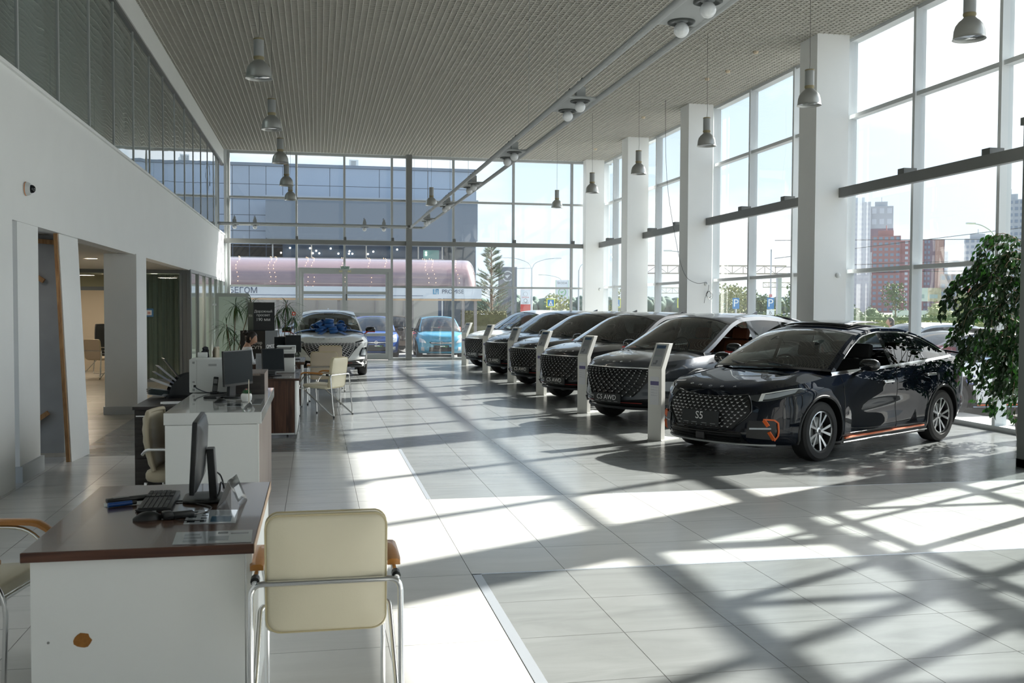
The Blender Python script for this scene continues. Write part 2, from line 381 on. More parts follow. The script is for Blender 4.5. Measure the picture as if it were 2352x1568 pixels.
glass_up = glassmat('office_glass', (0.70, 0.78, 0.76), 1.5, wave=0.22)
glass_thin = glassmat('clear_acrylic', (0.90, 0.95, 0.97), 1.3)
# ================================================================== the room
XL, XR, YB, YF, ZC = -2.73, 9.2, 31.3, -4.0, 6.36
tile_w = tilemat('pale_tile', (0.58, 0.58, 0.565), (0.66, 0.66, 0.642), 0.20)
tile_d = tilemat('grey_tile', (0.175, 0.185, 0.185), (0.245, 0.257, 0.257), 0.20)
tile_b = tilemat('beige_tile', (0.40, 0.37, 0.31), (0.50, 0.47, 0.41), 0.22)
grout = mat('grout', (0.20, 0.20, 0.19), 0.9)
def room():
    # floor: a slab with single tiles on it
    fl = struct(MB().box((-9.0, YF, -0.2), (XR+0.15, YB+0.15, -0.010)).build('floor', grout))
    TX, TY = 0.6, 0.615
    def kind(x, y):
        if x < -2.66: return 2 if y > 11.5 else 0
        if y > 11.6: return 1
        if x > 0.942 and not (6.07 < y < 8.53): return 1
        return 0
    ms = (tile_w, tile_d, tile_b)
    proto = []
    g = 0.0018
    for k in range(3):
        q = MB().add([(g, g, 0), (TX-g, g, 0), (TX-g, TY-g, 0), (g, TY-g, 0), (0, 0, -0.0025), (TX, 0, -0.0025), (TX, TY, -0.0025), (0, TY, -0.0025),
             (g, g, -0.0105), (TX-g, g, -0.0105), (TX-g, TY-g, -0.0105), (g, TY-g, -0.0105)],
            [(0,1,2,3),(4,5,1,0),(5,6,2,1),(6,7,3,2),(7,4,0,3),(8,9,5,4),(9,10,6,5),(10,11,7,6),(11,8,4,7)])
        me = bpy.data.meshes.new('tile'); me.from_pydata(q.v, [], q.f); me.materials.append(ms[k]); me.materials.append(grout); proto.append((q, me))
        for f_ in me.polygons[1:]: f_.material_index = 1
    cells = []
    for i in range(-15, 15):
        for j in range(-17, 42):
            x, y = 0.342+i*TX, 6.07+j*TY
            if x < -9.0 or x+TX > 9.75 or y+TY > YB+0.4 or y < YF-0.4: continue
            cx, cy = x+TX/2, y+TY/2
            if cx < -6 and cy < 8: continue
            vis = cy > 2.6 and -0.30*cy-0.4 < cx < 0.80*cy+0.4
            cells.append((0 if vis else 1, math.hypot(cx, cy), x, y, kind(cx, cy)))
    cells.sort()
    rest = [MB(), MB(), MB()]
    for n, (v, d, x, y, k) in enumerate(cells):
        x1 = min(x+TX, XR+0.1); y1 = min(y+TY, YB+0.1)
        if n < 298 and x1 == x+TX:
            o = bpy.data.objects.new('tile', proto[k][1]); C.objects.link(o); o.parent = fl; o.location = (x, y, 0)
        else:
            rest[k].box((x+0.0022, y+0.0022, -0.0105), (x1-0.0022, y1-0.0022, 0))
    for k in range(3):
        if rest[k].v: rest[k].build('tiles', ms[k], fl, kind='stuff')
    tr = mat('metal_inlay', (0.62, 0.66, 0.72), 0.3, metal=0.6)
    a = struct(bx('trim_1', (0.930, 8.53, 0.0), (0.965, 11.605, 0.002), tr)); struct(bx('trim_2', (0.945, 2.0, 0.0), (1.000, 6.07, 0.002), tr))
    struct(bx('trim_3', (0.945, 6.055, 0.0), (XR, 6.08, 0.002), tr)); struct(bx('trim_4', (2.6, 8.525, 0.0), (XR, 8.537, 0.0015), tr))
    # ceiling: open louvre grid
    lou = mat('louvre_paint', (0.60, 0.585, 0.53), 0.55)
    cl = struct(bx('ceiling', (-9.0, YF, 6.78), (XR+0.2, YB+0.2, 7.0), mat('plenum', (0.33, 0.335, 0.34), 0.9)))
    q = MB()
    x = XL+0.05
    while x < XR: q.box((x-0.006, YF, ZC), (x+0.006, YB, ZC+0.05)); x += 0.1
    q.build('louvre_blades', lou, cl, kind='stuff')
    q = MB(); y = YF+0.05
    while y < YB: q.box((XL, y-0.005, ZC+0.002), (XR, y+0.005, ZC+0.048)); y += 0.1
    q.build('louvre_blades', lou, cl, kind='stuff')
    # left wall
    w = MB(); w.box((XL-0.25, YF, 2.46), (XL, YB, 3.80)); w.box((XL-0.25, YF, 5.94), (XL, YB, 6.9)); w.box((XL-0.12, YF, 2.44), (XL+0.012, 22.7, 2.50))
    w.box((XL-0.03, YF, 3.80), (XL+0.03, YB, 3.835))
    w.build('wall_left', white_wall, kind='structure')
    nb = MB(); nb.box((-2.86, YF, 0), (-2.69, 9.70, 2.79)).build('wall_left_panel', white_wall, kind='structure')
    post = MB().box((-2.97, 9.99, 0), (-2.73, 10.70, 2.46)).build('wall_left_post', white_wall, kind='structure')
    struct(MB().box((-2.985, 9.965, 0), (-2.70, 10.73, 0.15)).build('baseboard_left', mat('baseboard_grey', (0.55, 0.58, 0.60), 0.5)))
    # upper office window
    wf = MB(); wf.box((XL-0.10, YF, 3.82), (XL-0.02, YB, 3.87)); wf.box((XL-0.10, YF, 5.89), (XL-0.02, YB, 5.95))
    up = struct(wf.build('window_3', alu_dk))
    ml = [10.26+1.53*k for k in range(-9, 14)]
    mm = None
    for y in ml:
        if mm is None: mm = MB().box((XL-0.085, -0.02, 3.84), (XL-0.042, 0.02, 5.92)).build('mullion', alu, up); mm.location.y = y
        else: same(mm, 'mullion', up, (0, y, 0))
    pm = None
    for a, b in zip(ml[:-1], ml[1:]):
        q = MB().box((XL-0.063, 0.02, 3.86), (XL-0.055, 1.51, 5.90))
        if pm is None: pm = q.build('pane', glass_up, up); pm.location.y = a
        else: same(pm, 'pane', up, (0, a, 0))
    # vertical blinds
    bl_m = mat('blind_fabric', (0.42, 0.45, 0.44), 0.8, var=0.08, vscale=3)
    sl = None; rnd = random.Random(3)
    for n, a in enumerate(ml[:-1]):
        if a < 8.6: continue
        t = thing('vertical_blind', ['nearest','second nearest','third nearest','fourth','fifth','sixth','seventh','eighth','ninth','tenth','eleventh','twelfth','thirteenth','farthest','last'][min(14, n-8)]+' grey vertical blind from the camera behind the upper office glazing', 'blind', (XL-0.22, a, 5.86), 0, 'vertical blinds upstairs')
        rail = MB().box((-0.03, 0.03, 0), (0.03, 1.50, 0.04)).build('head_rail', alu, t)
        cnt = 12
        for k in range(cnt):
            ang = R_(rnd.uniform(50, 62) if n % 3 else rnd.uniform(8, 22)); px = 0.07+k*0.122
            if sl is None:
                sl = MB().add([(-0.06, 0, 0), (0, 0.012, 0), (0.06, 0, 0), (0.06, 0, -1.98), (0, 0.012, -1.98), (-0.06, 0, -1.98)], [(0,1,4,5),(1,2,3,4)]).build('slat', bl_m, t)
                sl.location = (0, px, 0); sl.rotation_euler = (0, 0, ang)
            else: same(sl, 'slat', t, (0, px, 0), (0, 0, ang))
    for k in range(4):  # unseen area lamps added upstairs to lift the rooms behind the blinds
        ld = bpy.data.lights.new('office_fill_light', 'AREA'); ld.shape = 'DISK'; ld.size = 0.6; ld.energy = 13; ld.color = (0.95, 1.0, 0.98)
        lo = bpy.data.objects.new('office_fill_light', ld); C.objects.link(lo); lo.location = (-4.6, 9.5+5.5*k, 6.6)
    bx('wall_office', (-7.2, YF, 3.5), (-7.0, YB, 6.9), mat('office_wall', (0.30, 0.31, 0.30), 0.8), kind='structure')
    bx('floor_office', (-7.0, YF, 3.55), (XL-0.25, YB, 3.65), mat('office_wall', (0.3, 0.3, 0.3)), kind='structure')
    # stair recess behind the ragged opening
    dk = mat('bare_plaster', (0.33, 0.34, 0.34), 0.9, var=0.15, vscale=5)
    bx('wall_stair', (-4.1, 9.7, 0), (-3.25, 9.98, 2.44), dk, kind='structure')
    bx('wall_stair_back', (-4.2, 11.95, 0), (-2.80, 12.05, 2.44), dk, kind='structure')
    t = thing('timber_brace', 'rough timber braces fixed inside the dark opening behind the leaning board', 'timber frame', (-3.1, 11.9, 0))
    MB().bar((-0.30, 0, 2.20), (0.12, 0, 1.93), 0.05, 0.05).build('brace', rawwood, t); MB().bar((-0.30, 0, 0.16), (0.15, 0, 0.46), 0.05, 0.05).build('brace', rawwood, t)
    MB().bar((-0.30, 0.0, 2.40), (0.25, 0.0, 2.36), 0.06, 0.05).build('beam', rawwood, t)
    B1, B2, T1, T2 = Vector((-2.56, 11.24, 0)), Vector((-2.50, 11.81, 0)), Vector((-2.75, 11.60, 2.44)), Vector((-2.75, 12.48, 2.44))
    d = Vector((-0.016, 0.002, 0))
    t = thing('leaning_board', 'white plasterboard sheet leaning in the opening with a raw timber edge', 'board', (-2.6, 11.5, 0))
    o = Vector(t.location)
    MB().prism([B1-o, B2-o, T2-o, T1-o], d).build('board', white_wall, t)
    MB().bar(B1-o+Vector((-0.03, -0.01, 0)), T1-o+Vector((-0.03, -0.01, 0)), 0.05, 0.035).build('edge_stud', rawwood, t)
    # column inside the recess, recess ceiling and walls
    col = MB(); col.box((-3.17, 16.05, 0), (-2.70, 16.95, 2.45)); struct(col.build('wall_column_left', white_wall))
    struct(bx('baseboard_column', (-3.19, 16.03, 0), (-2.685, 16.97, 0.12), mat('baseboard_grey', (0.5, 0.5, 0.5))))
    cr = MB(); cr.box((-9, 9.7, 2.45), (XL-0.25, 30.9, 2.60)); struct(cr.build('ceiling_recess', mat('recess_ceiling', (0.62, 0.60, 0.55), 0.8)))
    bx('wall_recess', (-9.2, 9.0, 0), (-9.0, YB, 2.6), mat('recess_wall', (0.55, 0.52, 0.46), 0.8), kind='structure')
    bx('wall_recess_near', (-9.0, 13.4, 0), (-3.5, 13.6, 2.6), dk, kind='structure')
    bx('wall_recess_back', (-9.0, 27.0, 0), (-4.4, 27.2, 2.6), mat('beige_wall', (0.60, 0.52, 0.40), 0.8), kind='structure')
    bx('wall_recess_side', (-4.40, 22.98, 0), (-4.34, 31.0, 2.45), mat('pale_green_wall', (0.42, 0.46, 0.42), 0.8), kind='structure')
    for k, (x, y) in enumerate(((-3.70, 17.74), (-5.2, 19.5), (-3.9, 25.6))):
        t = thing('ceiling_downlight', ('lit round downlight in the recess ceiling nearest the opening', 'round downlight deeper in the recess ceiling', 'round downlight in the office behind the glass')[k], 'downlight', (x, y, 2.45), 0, 'recess downlights')
        MB().lathe([(0.10, -0.001), (0.125, -0.008), (0.13, 0)], 20).build('ring', white_pl, t)
        MB().lathe([(0.0001, -0.004), (0.10, -0.004)], 20).build('lens', mat('lit_lens', (1, 1, 1), 0.5, emit=(1, 0.82, 0.6), estr=6), t)
    for k, (x, y, e_) in enumerate(((-3.9, 18.0, 12), (-5.6, 19.8, 12), (-5.4, 25.0, 13), (-3.6, 25.5, 12), (-3.3, 10.9, 1.2))):  # added area lamps without fittings, brightening the recess, offices and stair opening
        ld = bpy.data.lights.new('recess_fill_light', 'AREA'); ld.shape = 'DISK'; ld.size = 0.5; ld.energy = e_; ld.color = (1.0, 0.86, 0.70) if k != 4 else (1, 0.95, 0.9)
        lo = bpy.data.objects.new('recess_fill_light', ld); C.objects.link(lo); lo.location = (x, y, 2.40)
    # glazed fronts of the ground floor offices
    g2 = glassmat('green_office_glass', (0.55, 0.63, 0.58), 1.6)
    fr = MB(); fr.box((-4.36, 22.86, 2.37), (XL, 22.94, 2.45)); fr.box((-2.95, 22.84, 0), (-2.90, 22.95, 2.45)); fr.box((-2.80, 22.84, 0), (-2.72, 22.95, 2.45)); fr.box((-4.36, 22.86, 0), (XL, 22.94, 0.06)); fr.box((-2.895, 22.87, 0), (-2.805, 22.92, 2.45))
    fw = struct(fr.build('window_4', mat('slate_aluminium', (0.17, 0.19, 0.20), 0.45)))
    bx('pane', (-4.34, 22.885, 0.06), (-2.95, 22.895, 2.37), g2, fw)
    sb = mat('translucent_drape', (0.42, 0.45, 0.42), 0.8)
    t = thing('office_drape', 'pale green-grey drape hanging behind the office glass', 'curtain', (-3.6, 23.15, 0))
    rows = [[(-0.72+1.45*i/60, 0.03*math.sin(i*0.9)+0.02*math.sin(i*2.3), z) for i in range(61)] for z in (0.04, 2.36)]
    MB().grid(rows).build('drape', sb, t, smooth=60)
    fr = MB(); fr.box((-6.5, 22.86, 2.37), (-4.44, 22.94, 2.45)); fr.box((-6.5, 22.86, 1.99), (-4.44, 22.94, 2.07)); fr.box((-4.48, 22.86, 0), (-4.40, 22.94, 2.45))
    for x in (-5.9, -5.2): fr.box((x-0.02, 22.87, 2.05), (x+0.02, 22.93, 2.40))
    fw = struct(fr.build('window_5', mat('slate_aluminium', (0.2, 0.2, 0.2)))); bx('pane', (-6.5, 22.895, 2.07), (-4.48, 22.9, 2.37), g2, fw)
    fr = MB(); fr.box((XL-0.05, 22.9, 2.40), (XL+0.01, YB-0.1, 2.47)); fr.box((XL-0.05, 22.9, 0), (XL+0.01, YB-0.1, 0.06))
    fw = struct(fr.build('window_6', alu))
    ys = [22.93+1.45*k for k in range(6)]; m0 = None; p0 = None
    fg = glassmat('frosted_partition', (0.62, 0.74, 0.68), 1.5, rough=0.0, dust=0.10)
    for y in ys:
        if m0 is None: m0 = MB().box((XL-0.055, -0.03, 0.05), (XL+0.02, 0.03, 2.42)).build('mullion', alu, fw); m0.location.y = y
        else: same(m0, 'mullion', fw, (0, y, 0))
        q = MB().box((XL-0.03, 0.03, 0.06), (XL-0.02, 1.42, 2.40))
        if p0 is None: p0 = q.build('pane', fg, fw); p0.location.y = y
        else: same(p0, 'pane', fw, (0, y, 0))
    # open glass door by the plants
    t = thing('glass_office_door', 'grey framed frosted glass door standing open by the dracaenas', 'door', (XL, 28.4, 0))
    f = MB(); f.box((0, 0, 0), (0.09, 0.05, 1.92)); f.box((0.81, 0, 0), (0.9, 0.05, 1.92)); f.box((0, 0, 1.92), (0.9, 0.05, 2.02)); f.box((0.09, 0, 0), (0.81, 0.05, 0.1)); f.build('frame', alu, t)
    bx('pane', (0.09, 0.02, 0.1), (0.81, 0.03, 1.92), mat('frosted_glass', (0.60, 0.68, 0.62), 0.3), t)
    MB().tube([(0.85, -0.06, 0.85), (0.85, -0.06, 1.15)], 0.012).build('handle', chrome, t)
    for z in (0.4, 1.1, 1.7): bx('hinge', (-0.01, -0.012, z-0.03), (0.035, 0.0, z+0.03), chrome, t)
    # ---------------- back curtain wall
    bf = MB(); bf.box((XL, YB-0.05, 6.29), (XR+0.2, YB+0.10, 6.46)); bf.box((XL, YB-0.03, 0), (-0.6, YB+0.1, 0.07)); bf.box((2.3, YB-0.03, 0), (XR, YB+0.1, 0.07))
    bw = struct(bf.build('window_1', alu))
    struct(MB().box((XL, YB-0.1, 6.36), (XR+0.2, YB+0.2, 7.0)).build('wall_back_head', white_wall))
    XS = [-2.60, -0.60, 0.846, 2.306, 4.234, 6.166, 8.086, 9.15]
    for i, x in enumerate(XS):
        z0 = 2.85 if i == 2 else 0
        MB().box((x-0.032, YB-0.06, z0), (x+0.032, YB+0.09, 6.32)).build('mullion', alu, bw)
    bx('edge_post', (XL, YB-0.12, 0), (XL+0.09, YB+0.1, 6.4), alu_lt, bw)
    ZS = [0.05, 2.285, 3.63, 4.967, 6.30]
    for z in (2.285, 4.967):
        for a, b in zip(XS[:-1], XS[1:]):
            if z < 3 and -0.61 < a < 2.3: continue
            bx('transom', (a+0.03, YB-0.05, z-0.03), (b-0.03, YB+0.08, z+0.03), alu, bw)
    for i, (a, b) in enumerate(zip(XS[:-1], XS[1:])):
        for j in range(4):
            z0, z1 = ZS[j], ZS[j+1]
            if a > -0.61 and b < 2.31:
                if j == 0: continue
                if j == 1: z0 = 2.86
            bx('pane', (a+0.03, YB+0.02, z0), (b-0.03, YB+0.028, z1), glass, bw)
    struct(MB().box((XL, YB-0.22, 3.565), (9.1, YB-0.12, 3.70)).build('trim_5', steel_beam))
    struct(MB().box((2.73, YB-0.28, 0), (2.91, YB-0.06, 6.37)).build('trim_6', steel_beam))
    for x in XS[1:-1]: struct(MB().box((x-0.02, YB-0.20, 3.70), (x+0.055, YB-0.05, 3.80)).build('trim_bracket', alu_dk))
    # ---------------- entrance door in the back wall
    dr = MB(); dr.box((-0.555, YB-0.08, 0), (-0.47, YB+0.08, 2.735)); dr.box((2.19, YB-0.08, 0), (2.28, YB+0.08, 2.735)); dr.box((-0.555, YB-0.08, 2.735), (2.28, YB+0.08, 2.85))
    dd = struct(dr.build('door_1', alu))
    zr = [(2.671, 2.735), (2.038, 2.132), (1.377, 1.477), (0.743, 0.837), (0.0, 0.202)]
    for (x0, x1) in ((-0.465, 0.855), (0.865, 2.185)):
        f = MB(); f.box((x0, YB-0.06, 0.01), (x0+0.075, YB, 2.73)); f.box((x1-0.075, YB-0.06, 0.01), (x1, YB, 2.73))
        for a, b in zr: f.box((x0+0.07, YB-0.055, max(a, 0.012)), (x1-0.07, YB-0.005, b))
        lf = f.build('leaf', alu, dd)
        for (a, b), (c, d2) in zip(zr[1:], zr[:-1]): bx('pane', (x0+0.07, YB-0.034, b), (x1-0.07, YB-0.026, a if False else c), glass, lf)
    MB().tube([(0.90, YB-0.12, 1.85), (0.90, YB-0.12, 2.05)], 0.014).build('pull_handle', black_pl, dd)
    # ---------------- right curtain wall
    rf = MB(); rf.box((XR-0.06, YF, 6.30), (XR+0.12, YB+0.1, 6.46)); rf.box((XR-0.10, YF, 0), (XR+0.1, YB, 0.07))
    rw = struct(rf.build('window_2', alu_lt))
    struct(MB().box((XR-0.1, YF, 6.42), (XR+0.25, YB+0.2, 7.0)).build('wall_right_head', white_wall))
    ys = [30.1-2.0*k for k in range(0, 17)]
    m0 = None
    for y in ys+[31.2]:
        if m0 is None: m0 = MB().box((XR-0.09, -0.032, 0.05), (XR+0.09, 0.032, 6.33)).build('mullion', alu_lt, rw); m0.location.y = y
        else: same(m0, 'mullion', rw, (0, y, 0))
    for z in (2.316, 5.0):
        t0 = None
        for y in ys[:-1]:
            if t0 is None: t0 = MB().box((XR-0.06, -1.968, z-0.033), (XR+0.08, -0.032, z+0.033)).build('transom', alu_lt, rw); t0.location.y = y
            else: same(t0, 'transom', rw, (0, y, 0))
        bx('transom', (XR-0.06, 30.13, z-0.033), (XR+0.08, 31.17, z+0.033), alu_lt, rw)
    for z0, z1 in ((0.06, 2.285), (2.35, 4.967), (5.033, 6.31)):
        p0 = None
        for y in ys[:-1]:
            if p0 is None: p0 = MB().box((XR+0.02, -1.97, z0), (XR+0.028, -0.03, z1)).build('pane', glass, rw); p0.location.y = y
            else: same(p0, 'pane', rw, (0, y, 0))
        bx('pane', (XR+0.02, 30.13, z0), (XR+0.028, 31.17, z1), glass, rw)
    cols = [(30.80, 31.15), (26.45, 27.0), (21.88, 22.42), (15.88, 16.50), (9.93, 10.50), (4.2, 4.75), (-1.5, -0.95)]
    for k, (a, b) in enumerate(cols):
        struct(MB().box((8.42, a, 0), (9.02, b, 6.42)).build('wall_column_right', white_wall))
    e = [YF] + [v for a, b in sorted(cols) for v in (a, b)] + [YB-0.2]
    for a, b in zip(e[0::2], e[1::2]):
        if b-a > 0.3: struct(MB().box((8.86, a, 3.58), (8.96, b, 3.745)).build('trim_7', steel_beam))
    for y in ys:
        if not any(a-0.1 < y < b+0.1 for a, b in cols):
            struct(MB().box((8.90, y-0.10, 3.745), (9.12, y+0.07, 3.84)).build('trim_bracket', alu_dk))
    # wall behind the camera
    struct(bx('wall_front', (XL-0.3, YF-0.2, 0), (XR+0.2, YF, 7.0), mat('front_wall', (0.55, 0.56, 0.56), 0.7)))
    # vestibule glass box on the right, in front of the sedan
    V = mat('vestibule_frame', (0.20, 0.215, 0.21), 0.45)
    f = MB()
    f.box((7.26, 9.14, 0), (7.38, 9.26, 3.64)); f.box((7.26, 9.12, 0), (9.1, 9.27, 0.09)); f.box((7.22, 9.10, 3.58), (9.1, 9.26, 3.66))
    f.box((7.26, 5.2, 3.56), (7.36, 9.2, 3.64)); f.box((7.26, 5.2, 0), (7.36, 9.2, 0.08)); f.box((7.27, 5.2, 2.25), (7.35, 9.2, 2.31)); f.box((7.38, 9.17, 2.25), (9.1, 9.23, 2.31))
    for y in (5.2, 6.5, 7.8): f.box((7.26, y, 0), (7.36, y+0.08, 3.6))
    for y in (6.5, 7.8): f.box((7.3, y, 3.56), (9.1, y+0.08, 3.64))
    f.box((7.26, 5.2, 3.56), (9.1, 5.28, 3.64)); f.box((8.2, 9.17, 0), (8.26, 9.23, 3.6))
    vt = tag(f.build('glass_vestibule', V), 'grey framed glass vestibule at the right edge beside the ficus', 'vestibule')
    bx('pane', (7.38, 9.195, 0.09), (8.2, 9.205, 3.57), glass, vt); bx('pane', (8.26, 9.195, 0.09), (9.1, 9.205, 3.57), glass, vt)
    for y0, y1 in ((5.28, 6.5), (6.58, 7.8), (7.88, 9.14)): bx('pane', (7.305, y0, 0.08), (7.313, y1, 3.56), glass, vt)
room()

# ---------------------------------------------------------------- pendants
def pendants():
    t = thing('pendant_lamp', 'p', 'pendant lamp', (-0.69, 12.7, 4.45))
    MB().lathe([(0.0001, 0.26), (0.05, 0.255), (0.055, 0.26), (0.06, 0.255)], 28).build('neck_plate', alu, t)
    MB().lathe([(0.058, 0.225), (0.075, 0.205), (0.105, 0.18), (0.135, 0.14), (0.150, 0.09), (0.156, 0.03), (0.158, 0.012), (0.166, 0.0), (0.163, 0.0), (0.152, 0.012), (0.146, 0.09), (0.13, 0.138), (0.10, 0.175), (0.058, 0.20)], 36, closed=True).build('shade', lampshade, t, smooth=40)
    MB().lathe([(0.0001, 0.475), (0.060, 0.475), (0.062, 0.47), (0.062, 0.26), (0.0001, 0.26)], 28).build('ballast_housing', mat('grey_ribbed', (0.36, 0.375, 0.375), 0.5), t, smooth=40)
    k = mat('ochre_collar', (0.30, 0.26, 0.15), 0.6)
    MB().lathe([(0.0001, 0.49), (0.058, 0.49), (0.064, 0.485), (0.064, 0.470), (0.0001, 0.470)], 28).build('top_cap', k, t, smooth=40)
    MB().lathe([(0.0635, 0.268), (0.065, 0.262), (0.065, 0.246), (0.060, 0.238), (0.056, 0.225), (0.04, 0.225), (0.04, 0.268)], 28, closed=True).build('collar', k, t, smooth=40)
    MB().lathe([(0.0001, 0.015), (0.147, 0.02), (0.148, 0.028), (0.0001, 0.022)], 28).build('glass_cover', glassmat('lamp_glass', (0.75, 0.8, 0.8), 2.0, dust=0.25), t)
    MB().tube([(0, 0, 0.49), (0.012, 0.0, 0.62), (0.004, 0, 0.80), (0, 0, 1.2), (0, 0, 1.93)], 0.0035, 5).build('cord', mat('cord', (0.10, 0.10, 0.09), 0.6), t)
    L = [(-0.69, 12.7), (-0.69, 16.3), (-0.69, 20.05), (-0.68, 23.75), (-0.67, 26.9), (3.1, 27.4), (6.6, 27.2), (6.58, 23.5), (6.60, 20.0), (6.60, 16.3), (6.65, 12.75), (6.63, 9.3)]
    lab = ['spun grey bell pendant hanging nearest on the left side', 'second grey bell pendant of the left row from the camera', 'third grey bell pendant of the left row from the camera',
        'fourth grey bell pendant of the left row, just above the farthest', 'lowest-looking farthest grey bell pendant of the left row', 'single grey bell pendant hanging between the rows beside the dark steel post',
        'farthest grey bell pendant of the right row, in front of the back glazing', 'grey bell pendant in front of the farthest white column', 'grey bell pendant in front of the second farthest white column',
        'grey bell pendant in front of the glazing beside the wide white column', 'grey bell pendant in front of the nearest white column', 'large grey bell pendant cut off by the top edge at far right']
    for i, (x, y) in enumerate(L):
        o = t if i == 0 else dup(t); o.location = (x, y, 4.45); o['label'] = lab[i]; o['group'] = 'bell pendants'; o.rotation_euler.z = i*0.7
pendants()

def track():
    g = mat('track_grey', (0.40, 0.42, 0.425), 0.4)
    t = thing('lighting_rail', 'twin tube grey lighting rail hung under the ceiling, turning left at the back', 'light rail', (0, 0, 4.0))
    for x, y in ((2.72, 29.15), (3.10, 29.55)):
        MB().tube([(x, 2.0, 0), (x, y-0.03, 0), (x-0.03, y, 0), (-2.73, y, 0)], 0.034, 10).build('tube', g, t, smooth=50)
    for y in (29.15, 29.55): MB().tube([(2.6, y, 0), (2.68, y, 0)], 0.040, 10).build('joint', alu_dk, t)
    for y in (5.0, 12.8, 20.6, 28.4):
        for x in (2.72, 3.10): MB().tube([(x, y, 0.03), (x, y, 2.36)], 0.003, 4).build('suspension_wire', alu, t)
    tb = MB().tube([(0, 0, 0), (0, 0, 0.01)], 0.01, 4)
    s = thing('twin_rail_spot', 's', 'spotlight', (2.91, 7.5, 4.0))
    MB().bbox((-0.19, -0.40, -0.018), (0.19, 0.40, 0.012), 0.01).build('carrier_plate', g, s)
    for y in (-0.28, 0.28):
        r = MB().lathe([(0.055, -0.02), (0.095, -0.035), (0.112, -0.03), (0.112, -0.018), (0.095, -0.018)], 24, (0, y, 0), closed=True).build('reflector_ring', mat('dark_ring', (0.10, 0.11, 0.105), 0.3, metal=0.5), s, smooth=40)
        MB().ball((0, y, -0.085), 0.062, 18, 12).build('globe_bulb', mat('opal_globe', (0.80, 0.82, 0.84), 0.25, sss=0), s, smooth=60)
        MB().box((-0.05, y-0.05, 0.012), (0.05, y+0.05, 0.13)).box((-0.03, y-0.03, 0.13), (0.03, y+0.03, 0.20)).build('lamp_housing', g, s)
        MB().tube([(0.0, y, 0.20), (0.02, y, 0.24), (0.05, y+0.03, 0.22)], 0.006, 5).build('cable', black_pl, s)
    Y = [7.47, 11.2, 15.0, 18.93, 22.7, 26.75]
    nm = ['nearest', 'second nearest', 'third nearest', 'fourth nearest', 'fifth nearest', 'farthest']
    for i, y in enumerate(Y):
        o = s if i == 0 else dup(s); o.location = (2.91, y, 4.0); o['label'] = nm[i]+' pair of round bulbs on the long lighting rail'; o['group'] = 'twin bulbs on the rail'
    for i, x in enumerate((-2.0, 1.65)):
        o = dup(s); o.location = (x, 29.35, 4.0); o.rotation_euler.z = math.pi/2; o['label'] = ('pair of round bulbs on the cross rail beside the left wall', 'pair of round bulbs on the cross rail above the entrance door')[i]; o['group'] = 'twin bulbs on the rail'
track()

